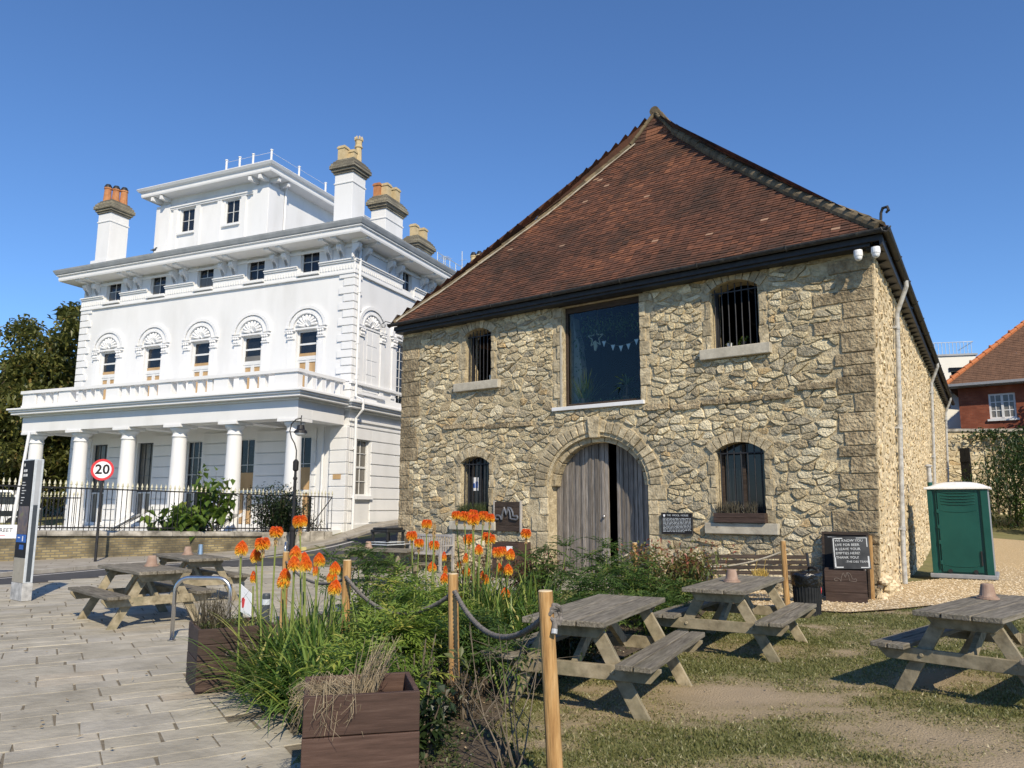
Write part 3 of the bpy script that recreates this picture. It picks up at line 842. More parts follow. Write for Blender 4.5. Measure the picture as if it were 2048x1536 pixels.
while x < PX1:
    if all(not (a - .12 < x < c + .12) for a, c in solid): bl.box(x - .10, x + .10, yb - .09, yb + .09, 5.47, 5.92)
    x += .46
bl.build('balustrade', M['white'], V, bevel=.008)
b2 = MB(ROT90); b2.box(-.08, 11, -.13, -.003, 5.93, 6.02) ; b2.box(-.06, 11, -.05, -.003, 5.35, 5.42)
b2.build('sill_band', M['white2'], V, bevel=.008)
# plinth and steps under the porch
st = MB(); st.box(PX0 - .1, PX1 + .05, -2.75, -.06, .2, .82); st.build('porch_floor', M['white'], V)
# attic block
at_ = MB()
AX0, AX1, AY0, AY1 = -12.6, -6.2, 2.2, 8.7
panel(at_, AX0, AX1, 11.6, 15.75, [rect(-11.28, -10.43, 13.88, 15.02), rect(-8.62, -7.8, 13.88, 15.02)], AY0, .2)
at_.add([(AX0, AY0, 11.6), (AX0, AY1, 11.6), (AX0, AY1, 15.75), (AX0, AY0, 15.75)], [(0, 1, 2, 3)])
at_.add([(AX1, AY0, 11.6), (AX1, AY1, 11.6), (AX1, AY1, 15.75), (AX1, AY0, 15.75)], [(0, 1, 2, 3)])
at_.add([(AX0, AY1, 11.6), (AX1, AY1, 11.6), (AX1, AY1, 15.75), (AX0, AY1, 15.75)], [(0, 1, 2, 3)])
for x0, x1 in ((AX0 - .1, AX0 + .75), (AX1 - .75, AX1 + .1)): at_.box(x0, x1, AY0 - .12, AY0 - .003, 11.6, 15.3); 
at_.box(AX1 + .003, AX1 + .12, AY0 - .1, AY0 + .85, 11.6, 15.3)
for x in (-11.55, -10.17, -8.9, -7.52): at_.box(x - .13, x + .13, AY0 - .07, AY0 - .002, 12.0, 15.05)
at_.box(AX0 + .752, AX1 - .752, AY0 - .09, AY0 - .004, 15.05, 15.12); at_.box(AX0 + .752, AX1 - .752, AY0 - .13, AY0 - .005, 15.12, 15.19)
for x in (-11.0, -8.2): at_.box(x - .1, x + .1, AY0 - .03, AY0 - .003, 15.32, 15.46)
for x in (AX0 + .05, AX0 + .6, AX1 - .6, AX1 - .05): at_.box(x - .07, x + .07, AY0 - .55, AY0 - .003, 15.45, 15.62)
for y in (AY0 + .1, AY0 + .7): at_.box(AX1 + .003, AX1 + .5, y - .07, y + .07, 15.45, 15.62)
at_.build('attic_storey', M['white'], V, norm=False)
ac = MB(); ringprof(ac, [(-.02, 15.62), (.58, 15.66), (.60, 15.72), (.60, 15.86), (.70, 15.92), (.76, 16.02), (.72, 16.06), (-.02, 16.1)], AX0, AX1, AY0, AY1)
ac.build('attic_cornice', M['white2'], V)
ar = MB(); ar.box(AX0 - .7, AX1 + .7, AY0 - .7, AY1 + .7, 16.04, 16.075); ar.build('attic_roof', M['lead'], V)
for a, c in ((-11.28, -10.43), (-8.62, -7.8)):
    wn = pane_grid(a, c, 13.88, 15.02, 2, 2, None, AY0 + .1, M['whitewood'], M['pane'], parent=V)
    s = MB(); s.box(a - .08, c + .08, AY0 - .1, AY0 + .1, 13.77, 13.875); s.build('sill', M['white2'], wn, bevel=.008)
rp = MB()
pts = [(-8.2, AY0 - .5), (-7.45, AY0 - .5), (-6.7, AY0 - .5), (AX1 + .5, AY0 - .5), (AX1 + .5, AY0 + 1.3), (AX1 + .5, AY0 + 3.2)]
for x, y in pts:
    rp.lathe([(.045, 16.07), (.045, 16.6), (.065, 16.6), (.065, 16.64)], (x, y, 0), 10)
rp.tube([(x, y, 16.52) for x, y in pts], .008, 5)
rp.tube([(x, y, 16.2) for x, y in pts], .008, 5)
rp.build('roof_railing', M['white2'], V)
# chimneys
def chimney(name, x0, x1, y0, y1, zb, zs, pots, mats=M['white'], par=V, cap=M['capbrick'], ch=.62, flare=.16):
    s = MB(); s.box(x0 - .12, x1 + .12, y0 - .12, y1 + .12, zb, zb + .75); s.box(x0, x1, y0, y1, zb + .75, zs); s.box(x0 - .03, x1 + .03, y0 - .03, y1 + .03, zs - .42, zs - .36)
    o = s.build(name, mats, par, bevel=.01)
    c = MB()
    rows = [(.05, .09), (.11, .10), (.17, .16), (.13, .10), (.07, .09), (.0, .08)]
    z = zs
    for ov, h in rows:
        ov *= flare / .16; h *= ch / .62
        c.box(x0 - ov, x1 + ov, y0 - ov, y1 + ov, z, z + h - .002); z += h
    c.build('chimney_cap', cap, o, bevel=.006)
    for (px, py, r, h, kind, pm) in pots:
        p = MB()
        if kind == 's':
            p.box(px - r, px + r, py - r, py + r, z - .02, z + h); p.box(px - r - .03, px + r + .03, py - r - .03, py + r + .03, z + h - .12, z + h - .05)
        elif kind == 'c':
            p.lathe([(r, -.02), (r * .85, h * .55), (r * 1.1, h * .57), (r * 1.1, h * .62), (r * .9, h * .65), (r * .95, h * .8), (r * 1.15, h * .82), (r * .7, h * .83)], (px, py, z), 8)
            for k in range(8): p.ball((px + r * .95 * cos(k * pi / 4), py + r * .95 * sin(k * pi / 4), z + h * .88), r * .3, 6, (1, 1, 2.2))
        else:
            p.lathe([(r * 1.1, -.02), (r, .06), (r * .85, h * .8), (r * 1.0, h * .82), (r * 1.0, h * .9)], (px, py, z), 12)
            p2 = MB(); p2.lathe([(r * .95, h * .9), (r * .95, h * .98), (r * .6, h * 1.12), (.01, h * 1.15)], (px, py, z), 12)
        po = p.build('chimney_pot', pm, o)
        if kind == 'r': p2.build('pot_cowl', M['black'], po)
    return o
chimney('chimney', -14.2, -13.42, .3, 1.25, 11.6, 14.55, [(-14.0 + .19 * i, .5 + .27 * i, .17, .75, 'r', M['chimpot_red']) for i in range(3)])
chimney('chimney', -1.8, -.95, 1.0, 1.85, 11.6, 14.5, [(-1.58, 1.2, .16, .6, 's', M['chimpot']), (-1.3, 1.45, .14, .5, 's', M['chimpot']), (-1.2, 1.65, .15, 1.2, 'c', M['chimpot'])])
chimney('chimney', -1.5, -.78, 3.1, 4.42, 11.6, 13.75, [(-1.35, 3.35, .15, .62, 's', M['chimpot_red']), (-1.05, 3.5, .15, .62, 's', M['chimpot']), (-.98, 4.05, .16, .62, 's', M['chimpot'])])
chimney('chimney', -1.6, -.98, 6.0, 7.2, 11.6, 13.0, [(-1.35, 6.3, .15, .6, 's', M['chimpot']), (-1.25, 6.9, .15, .6, 's', M['chimpot'])])
# rain pipes
pp = MB(); pp.tube([(.1, .18, 11.3), (.1, .18, 10.7), (.11, .2, 10.5), (.11, .2, 5.5), (.42, .22, 5.35), (.42, .22, 5.0), (.13, .24, 4.7), (.13, .24, .5)], .05, 10)
for z in (9.3, 7.4, 6.1, 3.6, 1.9): pp.lathe([(.065, 0), (.065, .09)], (.11, .2 if z > 5 else .24, z), 10)
pp.build('downpipe', M['white2'], V, smooth=False)
pp = MB(); pp.tube([(AX1 - .05 + .2, AY0 + .95, 15.7), (AX1 + .12, AY0 + .95, 15.3), (AX1 + .12, AY0 + .95, 13.0), (AX1 + .2, AY0 + .6, 12.5), (AX1 + .25, AY0 - .2, 12.2)], .06, 8)
pp.build('downpipe', M['white2'], V)
pp = MB(); pp.tube([(-.98, -.12, 4.4), (-.98, -.12, .6)], .05, 10); pp.build('downpipe', M['white2'], V)
np_ = MB(); np_.box(-.45, -.12, -.21, -.192, 2.55, 2.72); np_.build('name_board', M['ply'], V)
# aerials at the back of the roof
ae = MB(); ae.tube([(-1.0, 8.6, 12), (-1.0, 8.6, 13.4)], .02, 5)
for k in range(5): ae.tube([(-1.25, 8.6 + .1 * k - .2, 13.3), (-.75, 8.6 + .1 * k - .2, 13.3)], .01, 4)
ae.tube([(-1, 8.2, 13.3), (-1, 9.0, 13.3)], .012, 4)
ae.build('aerial', M['grey_metal'], V)
rr = MB()
for k in range(5): rr.tube([(.5, 5.2 + .55 * k, 11.7), (.5, 5.2 + .55 * k, 12.35)], .018, 5)
rr.tube([(.5, 5.2, 12.33), (.5, 7.4, 12.33)], .016, 5); rr.tube([(.5, 5.2, 12.05), (.5, 7.4, 12.05)], .012, 5)
rr.build('roof_guard', M['grey_metal'], V)

# ================================================================== STONE WAREHOUSE
WAZ = 37.0
WO = (6.517, 13.991)
S = thing('stone_warehouse', 'rubble stone warehouse with steep tiled hipped roof and big arched wooden doors', 'warehouse', (WO[0], WO[1], 0), -WAZ)
def wl(x, y, z=0.0):
    a = radians(WAZ)
    return (WO[0] + x * cos(a) + y * sin(a), WO[1] - x * sin(a) + y * cos(a), z)
TILT = -.093                         # the long side is not quite square to the front
XL = -12.0
def clip(P, nx_, ny_, c):
    out = []
    k = len(P)
    for i in range(k):
        a, b = P[i], P[(i + 1) % k]
        da, db = nx_ * a[0] + ny_ * a[1] - c, nx_ * b[0] + ny_ * b[1] - c
        if da <= 0: out.append(a)
        if (da < 0 < db) or (db < 0 < da):
            t = da / (da - db)
            out.append((a[0] + (b[0] - a[0]) * t, a[1] + (b[1] - a[1]) * t))
    return out
def rubble(u0, u1, z0, z1, cw, ch, holes, seed, gap=.012, drop=.14, dbl=.3):
    R = random.Random(seed)
    sc = cw / ch
    nu, nz = int((u1 - u0) / cw) + 2, int((z1 - z0) / ch) + 2
    seeds = {}
    for i in range(-1, nu):
        for j in range(-1, nz):
            if R.random() < drop: continue
            L = [(u0 + (i + .5 * (j % 2) + R.uniform(.08, .92)) * cw, z0 + (j + R.uniform(.15, .85)) * ch)]
            if R.random() < dbl: L.append((u0 + (i + .5 * (j % 2) + R.random()) * cw, z0 + (j + R.random()) * ch))
            seeds[(i, j)] = L
    res = []
    for (i, j), L in seeds.items():
        for s in L:
            u, z = s
            if not (u0 <= u <= u1 and z0 <= z <= z1): continue
            bad = False
            for h in holes:
                if h[0] == 'r' and h[1] < u < h[2] and h[3] < z < h[4]: bad = True
                if h[0] == 'e':
                    if ((u - h[1]) / h[2]) ** 2 + ((z - h[4]) / h[3]) ** 2 < 1: bad = True
            if bad: continue
            P = [(max(u0, u - 2 * cw), max(z0, z - 2 * ch)), (min(u1, u + 2 * cw), max(z0, z - 2 * ch)), (min(u1, u + 2 * cw), min(z1, z + 2 * ch)), (max(u0, u - 2 * cw), min(z1, z + 2 * ch))]
            for a in range(-2, 3):
                for b in range(-2, 3):
                    for q in seeds.get((i + a, j + b), ()):
                        if q is s: continue
                        dx, dz = q[0] - u, (q[1] - z) * sc
                        mx, mz = (q[0] + u) / 2, (q[1] + z) / 2
                        P = clip(P, dx, dz * sc, dx * mx + dz * sc * mz)
                        if len(P) < 3: break
                    if len(P) < 3: break
                if len(P) < 3: break
            for h in holes:
                if len(P) < 3: break
                if h[0] == 'r':
                    x0, x1, zz0, zz1 = h[1:5]
                    if u < x0 - 1.2 or u > x1 + 1.2 or z < zz0 - .8 or z > zz1 + .8: continue
                    c = [(x0 - u, 1, 0, x0), (u - x1, -1, 0, -x1), (zz0 - z, 0, 1, zz0), (z - zz1, 0, -1, -zz1)]
                    c.sort(key=lambda t: -t[0])
                    P = clip(P, c[0][1], c[0][2], c[0][3])
                else:
                    cx, a_, b_, zs = h[1:5]
                    if abs(u - cx) > a_ + 1.2 or z > zs + b_ + .9: continue
                    if z > zs - .05:
                        t = atan2((z - zs) / b_, (u - cx) / a_)
                        px, pz = cx + a_ * cos(t), zs + b_ * sin(t)
                        nx_, nz_ = -cos(t) / a_, -sin(t) / b_
                        P = clip(P, nx_, nz_, nx_ * px + nz_ * pz)
            if len(P) < 3: continue
            cx, cz = sum(p[0] for p in P) / len(P), sum(p[1] for p in P) / len(P)
            ar = abs(sum(P[k][0] * P[(k + 1) % len(P)][1] - P[(k + 1) % len(P)][0] * P[k][1] for k in range(len(P)))) / 2
            if ar < cw * ch * .06: continue
            Q = []
            for k in range(len(P)):
                a, b = P[k], P[(k + 1) % len(P)]
                k1, k2 = R.uniform(.08, .2), R.uniform(.08, .2)
                Q.append((a[0] * (1 - k1) + b[0] * k1, a[1] * (1 - k1) + b[1] * k1)); Q.append((a[0] * k2 + b[0] * (1 - k2), a[1] * k2 + b[1] * (1 - k2)))
            g = gap * R.uniform(.6, 1.7)
            Z = []
            for p in Q:
                d = hypot(p[0] - cx, p[1] - cz)
                k = max(.3, 1 - g / max(d, .01)) * (1 + R.uniform(-.06, .03))
                Z.append((cx + (p[0] - cx) * k, cz + (p[1] - cz) * k))
            res.append((Z, (cx, cz), R.random()))
    return res
def lay_stones(mb, stones, P, prot, seed):
    R = random.Random(seed)
    for Z, c, tone in stones:
        h = R.uniform(*prot)
        tx, tz = R.uniform(-.14, .14), R.uniform(-.14, .14)
        k = len(Z)
        vs = [P(u, .03, z) for u, z in Z]
        sh = R.uniform(.80, .93)
        for u, z in Z:
            uu, zz = c[0] + (u - c[0]) * sh, c[1] + (z - c[1]) * sh
            vs.append(P(uu, -h - (uu - c[0]) * tx - (zz - c[1]) * tz + R.uniform(-.006, .006), zz))
        vs.append(P(c[0] + R.uniform(-.02, .02), -h - R.uniform(0, .012), c[1] + R.uniform(-.02, .02)))
        fs = [(i, (i + 1) % k, k + (i + 1) % k, k + i) for i in range(k)] + [(k + i, k + (i + 1) % k, 2 * k) for i in range(k)]
        mb.add(vs, fs, tone)
def batter(x, z):                    # front right corner leans in with height
    return x + (.29 * max(0, min(1, z / 6.5)) if x > -.8 else 0) * max(0, min(1, (x + .8) / .8))
PF = lambda u, d, z: (batter(u, z), d, z)
PS = lambda u, d, z: (TILT * u + .29 * z / 6.5 - d, u, z)
def seg_arch(x0, x1, z0, zs, rise, n=10):
    wd = x1 - x0
    r = (wd * wd / 4 + rise * rise) / (2 * rise)
    cz = zs + rise - r
    a0 = math.asin(wd / 2 / r)
    top = [((x0 + x1) / 2 + r * sin(a0 - 2 * a0 * i / n), cz + r * cos(a0 - 2 * a0 * i / n)) for i in range(n + 1)]
    return [(x0, z0), (x1, z0)] + top
WIN = {'ul': (-9.67, -8.82, 4.80, 6.06, .15), 'ur': (-2.92, -1.92, 4.88, 6.12, .17), 'll': (-9.77, -8.87, 1.27, 2.74, .15), 'lr': (-2.93, -1.95, 1.33, 2.76, .17)}
DC, DA, DB, DS = -5.78, 1.29, 1.12, 2.1
def ell(cx, a, b, zs, z0, n=20):
    return [(cx - a, z0), (cx + a, z0)] + [(cx + a * cos(pi * i / n), zs + b * sin(pi * i / n)) for i in range(n + 1)]
PIC = (-6.64, -4.60, 3.95, 6.36)
holes = [seg_arch(*v) for v in WIN.values()] + [ell(DC, DA, DB, DS, -.1), rect(*PIC)]
wm = MB()
panel(wm, XL, 0, -.1, 6.6, holes, 0, .5)
for i, p in enumerate(wm.v): wm.v[i] = (batter(p[0], p[2]), p[1], p[2])
wm.add([(XL, 0, -.1), (XL, 27, -.1), (XL, 27, 6.6), (XL, 0, 6.6)], [(0, 1, 2, 3)])
wm.add([(XL, 27, -.1), (27 * TILT, 27, -.1), (27 * TILT, 27, 6.6), (XL, 27, 6.6)], [(0, 1, 2, 3)])
wm.build('wall', M['mortar'], S, norm=False)
ws = MB(); ws.add([PS(0, 0, -.1), PS(27, 0, -.1), PS(27, 0, 6.6), PS(0, 0, 6.6)], [(0, 1, 2, 3)])
ws.build('side_wall', M['side_mortar'], S, norm=False)
fl_ = MB(); fl_.box(XL + .1, -2.3, .5, 26, 3.55, 3.75); fl_.build('upper_floor', M['roomdark'], S)  # floor coloured near-black so the room behind the big glass looks unlit
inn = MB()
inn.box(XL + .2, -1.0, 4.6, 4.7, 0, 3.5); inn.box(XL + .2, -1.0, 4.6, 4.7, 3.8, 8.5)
inn.build('inner_partition', M['roomdark'], S)  # near-black walls: interior shade put into the colour
# rubble facing
RQ = random.Random(5)
quo, z = [], -.05
while z < 6.15:
    h = RQ.uniform(.20, .40)
    quo.append((z, min(z + h, 6.3), RQ.uniform(.28, .5) if len(quo) % 2 else RQ.uniform(.5, .88)))
    z += h
quoL, z = [], -.05
while z < 6.1:
    h = RQ.uniform(.26, .4)
    quoL.append((z, z + h, RQ.uniform(.35, .75)))
    z += h
ex = [('r', -a, .4, z0, z1) for z0, z1, a in quo] + [('r', XL - .2, XL + a, z0, z1) for z0, z1, a in quoL]
for k, (x0, x1, z0, zs, rise) in WIN.items():
    ex += [('r', x0 - .2, x1 + .2, z0 - .05, zs + .02), ('e', (x0 + x1) / 2, (x1 - x0) / 2 + .22, rise + .27, zs - .02)]
    ex.append(('r', (x0 + x1) / 2 - .74, (x0 + x1) / 2 + .74, z0 - .23, z0))
ex += [('e', DC, 1.69, 1.52, DS), ('r', DC - 1.85, DC + 1.75, -.2, 2.12), ('r', PIC[0] - .28, PIC[1] + .25, PIC[2] - .1, 6.7)]
stones = []
Rw = random.Random(88)
for Z, c, tn in rubble(XL, .0, -.05, 6.5, .27, .148, ex, 21, .007, .26, .5):
    Q = []
    for k in range(len(Z)):
        a, b = Z[k], Z[(k + 1) % len(Z)]
        n_ = max(1, round(hypot(b[0] - a[0], b[1] - a[1]) / .05))
        for i in range(n_):
            u, z = a[0] + (b[0] - a[0]) * i / n_, a[1] + (b[1] - a[1]) * i / n_
            w1 = noise.noise_vector(Vector((u * 5, z * 7, 1.7)))
            Q.append((min(0, max(XL, u + .024 * w1.x)) + Rw.uniform(-.005, .005), z + .020 * w1.y + Rw.uniform(-.004, .004)))
    stones.append((Q, c, tn))
R2 = random.Random(77)
sm = MB()
lay_stones(sm, stones, PF, (.008, .05), 4)
sm.build('rubble_facing', M['stone'], S, norm=False)
def block(mb, u0, u1, z0, z1, P, R, prot=.03, g=.008, tone=None):
    """one dressed block with slightly uneven edges and a worn rim"""
    u0, u1, z0, z1 = u0 + g + R.uniform(0, .014), u1 - g - R.uniform(0, .014), z0 + g * R.uniform(.5, 1.2), z1 - g * R.uniform(.5, 1.2)
    def edge(a, b, n):
        return [(a[0] + (b[0] - a[0]) * i / n + R.uniform(-.012, .012), a[1] + (b[1] - a[1]) * i / n + R.uniform(-.010, .010)) for i in range(n)]
    Z = edge((u0, z0), (u1, z0), 4) + edge((u1, z0), (u1, z1), 3) + edge((u1, z1), (u0, z1), 4) + edge((u0, z1), (u0, z0), 3)
    c = ((u0 + u1) / 2, (z0 + z1) / 2)
    k = len(Z)
    pr = prot + R.uniform(-.008, .008)
    vs = [P(u, .03, z) for u, z in Z]
    for f_, dd in ((1.0, -pr * .55), (.93, -pr)):
        for u, z in Z: vs.append(P(c[0] + (u - c[0]) * (1 - (1 - f_) * .5), dd + R.uniform(-.004, .004), c[1] + (z - c[1]) * f_))
    vs.append(P(c[0], -pr - .004, c[1]))
    fs = [(r_ * k + i, r_ * k + (i + 1) % k, (r_ + 1) * k + (i + 1) % k, (r_ + 1) * k + i) for r_ in range(2) for i in range(k)] + [(2 * k + i, 2 * k + (i + 1) % k, 3 * k) for i in range(k)]
    mb.add(vs, fs, R.random() if tone is None else tone)
qm = MB()
for z0, z1, a in quo: block(qm, -a, .012, z0, z1, PF, RQ, .035)
for z0, z1, a in quoL: block(qm, XL - .01, XL + a, z0, z1, PF, RQ, .03)
for (u0, u1, z0) in ((-4.55, -3.9, 3.70), (-3.88, -3.2, 3.66), (-3.18, -2.6, 3.72), (-2.58, -1.9, 3.74), (-1.88, -1.3, 3.72), (-1.25, -.55, 3.86), (-8.2, -7.5, 3.55), (-10.4, -9.7, 3.62), (-9.68, -9.0, 3.6), (-8.98, -8.25, 3.56)):
    block(qm, u0, u1, z0, z0 + RQ.uniform(.09, .14), PF, RQ, .07)
qm.build('quoin', M['quoin'], S, norm=False)
# side wall: pale rubble, finer
exs = [('r', -.1, .42, -.1, 6.5)]
st2 = rubble(.02, 26, -.05, 6.5, .23, .13, [], 31, .018, .24)
ss = MB(); lay_stones(ss, st2, PS, (-.004, .022), 6)
ss.build('side_rubble', M['side_stone'], S, norm=False)
# spreading footing at the corner
ft = MB()
for i in range(90):
    y = R2.uniform(-.05, 2.4); h = R2.uniform(.0, .5) * max(.12, 1 - y / 2.6)
    ft.ball((.02 + TILT * y + R2.uniform(-.03, .10) * (1 - h), y, h), R2.uniform(.04, .10), 6, (1, 1.3, .75), R2.random())
ft.build('footing_stones', M['side_stone'], S)
# dressed door arch: two orders and jambs
am = MB()
Ra = random.Random(9)
n = 25
for i in range(n):
    t0, t1 = pi * i / n + .006, pi * (i + 1) / n - .006
    w_ = Ra.uniform(-.03, .05)
    pr = .05 + Ra.uniform(-.012, .012)
    pts = [(DC + a * cos(t), DS + b * sin(t)) for a, b, t in ((1.36, 1.2, t0), (1.62 + w_, 1.45 + w_, t0), (1.62 + w_, 1.45 + w_, (t0 + t1) / 2), (1.62 + w_, 1.45 + w_, t1), (1.36, 1.2, t1), (1.36, 1.2, (t0 + t1) / 2))]
    am.prism(pts, 'y', -pr, .02, Ra.random())
for i in range(11):
    t0, t1 = pi * i / 11 + .006, pi * (i + 1) / 11 - .006
    tm = (t0 + t1) / 2
    pts = [(DC + a * cos(t), DS + b * sin(t)) for a, b, t in ((1.16, .99, t0), (1.355, 1.195, t0), (1.355, 1.195, tm), (1.355, 1.195, t1), (1.16, .99, t1), (1.16, .99, tm))]
    am.prism(pts, 'y', .10, .34, Ra.random())
am.prism([(DC - .12, 3.18), (DC + .12, 3.18), (DC + .17, 3.66), (DC - .17, 3.66)], 'y', -.10, .02, .6)
am.build('door_arch', M['ashlar'], S, bevel=.018)
jm = MB()
for sx in (-1, 1):
    z = -.05
    k = 0
    while z < 2.1:
        h = min(Ra.uniform(.28, .42), 2.12 - z)
        if h < .08: break
        wd = (.30, .52)[k % 2] + Ra.uniform(-.04, .05)
        a, c = (DC - 1.29 - wd, DC - 1.285) if sx < 0 else (DC + 1.285, DC + 1.29 + wd * .8)
        block(jm, a, c, z, z + h, PF, Ra, .03); z += h; k += 1
    z = 3.86
    k = 0
    while z < 6.3:
        h = min(Ra.uniform(.26, .42), 6.36 - z)
        if h < .06: break
        wd = (.16, .27)[k % 2]
        a, c = (PIC[0] - wd, PIC[0] + .005) if sx < 0 else (PIC[1] - .005, PIC[1] + wd)
        block(jm, a, c, z, z + h, PF, Ra, .03); z += h; k += 1
jm.build('jamb_stones', M['ashlar'], S, norm=False)
# doors
def door_leaf(x0, x1, z1f, hinge_left):
    b = MB()
    n = 8
    for i in range(n):
        a, c = x0 + (x1 - x0) * i / n, x0 + (x1 - x0) * (i + 1) / n
        cut = .45 if i % 3 == 1 else (.62 if i % 3 == 0 else .5)
        for u0, u1, d in ((a, a + (c - a) * cut, .0), (a + (c - a) * cut, c, .018)):
            top = lambda u: z1f(u)
            b.prism([(u0 + .003, .06), (u1 - .003, .06), (u1 - .003, top(u1 - .003)), (u0 + .003, top(u0 + .003))], 'y', -.03 + d + random.uniform(-.003, .003), .035, random.random())
    return b
def ztop(off):
    return lambda u: DS + DB * sqrt(max(0, 1 - min(1, abs(u + off - DC) / (DA + .03)) ** 2)) - .03
dl = door_leaf(-7.06, -5.66, ztop(0), True).build('door_leaf', M['oldwood'], S, bevel=.003)
dl.location = (0, .36, 0)
hd = MB(); hd.ball((-5.76, -.06, 1.42), .035, 10); hd.build('door_handle', M['steel'], dl)
dr = door_leaf(-1.02, -.0, lambda u: ztop(-4.5)(u) , False).build('door_leaf', M['oldwood'], S, bevel=.003)
dr.location = (-4.5, .36, 0); dr.rotation_euler = (0, 0, radians(-8))
stp = MB(); stp.box(-7.4, -4.2, -.25, .9, -.05, .10); stp.build('door_step', M['sill'], S, bevel=.01)
lp = MB(); lp.ball((-5.42, 2.6, 2.0), .045, 8)
mm, n_, l_, b_ = new_mat('lit_bulb'); b_.inputs['Emission Color'].default_value = (1, .55, .18, 1); b_.inputs['Emission Strength'].default_value = 4
lp.build('bulb', mm, S)
# barred windows
for k, (x0, x1, z0, zs, rise) in WIN.items():
    cx = (x0 + x1) / 2
    su = MB()
    for sx in (-1, 1):
        z, i = z0 - .01, 0
        while z < zs - .05:
            h = min(Ra.uniform(.24, .46), zs + .02 - z)
            if zs + .02 - z - h < .1: h = zs + .02 - z
            wd = (.13, .2)[(i + (sx > 0)) % 2]
            a, c = (x0 - wd, x0 + .003) if sx < 0 else (x1 - .003, x1 + wd)
            block(su, a, c, z, z + h, PF, Ra, .028); z += h; i += 1
    wd = x1 - x0
    r = (wd * wd / 4 + rise * rise) / (2 * rise)
    cz = zs + rise - r
    a0 = math.asin(wd / 2 / r) + .10
    nn = 9
    for i in range(nn):
        t0, t1 = -a0 + 2 * a0 * i / nn + .01, -a0 + 2 * a0 * (i + 1) / nn - .01
        ro = r + (.30 if i == nn // 2 else .22) + Ra.uniform(-.03, .03)
        pts = [(cx + rr_ * sin(t), cz + rr_ * cos(t)) for rr_, t in ((r, t0), (ro, t0), (ro, t1), (r, t1))]
        su.prism(pts, 'y', -.045 - Ra.uniform(0, .02), .02, Ra.random())
    sur = su.build('window_surround', M['ashlar'], S, norm=True)
    sl = MB(); sl.box(cx - .74, cx + .74, -.14, .48, z0 - .22, z0 - .004); sl.build('sill', M['sill'], sur, bevel=.015)
    fm = MB()
    fm.box(x0 + .01, x0 + .07, .22, .30, z0, zs + .02); fm.box(x1 - .07, x1 - .01, .22, .30, z0, zs + .02); fm.box(x0 + .07, x1 - .07, .22, .30, z0, z0 + .06)
    if k in ('ll', 'lr'): fm.box(cx - .035, cx + .035, .22, .30, z0 + .06, zs + rise - .03)
    fmo = fm.build('window_frame', M['black'] if k != 'lr' else M['bench_brown'], S, bevel=.004)
    if k in ('ll', 'lr'):
        p = MB(); p.box(x0 + .02, x1 - .02, .262, .268, z0, zs + rise); p.build('pane', M['pane'], fmo)
    ba = MB()
    nb = 7
    for i in range(nb):
        u = x0 + .07 + (x1 - x0 - .14) * i / (nb - 1)
        ba.tube([(u, .07, z0), (u + R2.uniform(-.008, .008), .07, (z0 + zs) / 2), (u, .07, zs + rise * .7)], .0125, 6)
    ba.box(x0, x1, .058, .082, zs - .06, zs - .035)
    ba.build('window_bars', M['black'], S)
# glazed loading opening
gl = MB()
gl.box(PIC[0], PIC[0] + .06, .12, .22, PIC[2], PIC[3]); gl.box(PIC[1] - .03, PIC[1], .12, .22, PIC[2], PIC[3]); gl.box(PIC[0] + .06, PIC[1] - .03, .10, .24, PIC[2], PIC[2] + .07); gl.box(PIC[0] + .06, PIC[1] - .03, .12, .22, PIC[3] - .14, PIC[3])
gl = gl.build('picture_window', M['bench_brown'], S, bevel=.004)
p = MB(); p.box(PIC[0] + .05, PIC[1] - .02, .16, .168, PIC[2] + .06, PIC[3] - .1); p.build('pane', M['glass'], gl)
p = MB(); p.box(PIC[0] - .28, PIC[1] + .1, -.09, .1, PIC[2] - .09, PIC[2] - .004); p.build('sill', M['white'], gl, bevel=.008)
p = MB(); p.box(PIC[0] - .055, PIC[0] - .005, -.05, .1, PIC[2], 5.9); p.build('jamb_strip', M['sill'], gl, bevel=.004)
p = MB(); p.box(PIC[0] - .1, PIC[1] + .1, -.03, .3, PIC[3] + .005, PIC[3] + .25); p.build('lintel', M['bench_brown'], gl)
p = MB(); p.box(PIC[0] - .1, PIC[1] + .3, 1.9, 2.0, 3.8, 6.6); p.box(PIC[0] - .15, PIC[0] - .05, .52, 1.9, 3.8, 6.6); p.build('room_shade_lining', M['roomdark'], gl)  # added dark sheets: the room's shade behind the glass, put into colour
p = MB()
prev = [(PIC[0] + .02, 3.98), (PIC[0] + .22, 3.98), (PIC[0] + .2, 4.4), (PIC[0] + .24, 4.9), (PIC[0] + .16, 5.4), (PIC[0] + .18, 5.5), (PIC[0] + .05, 5.9), (PIC[0] + .02, 6.2)]
p.prism(prev, 'y', .45, .7); p.build('inner_jamb', M['roomplaster'], gl)

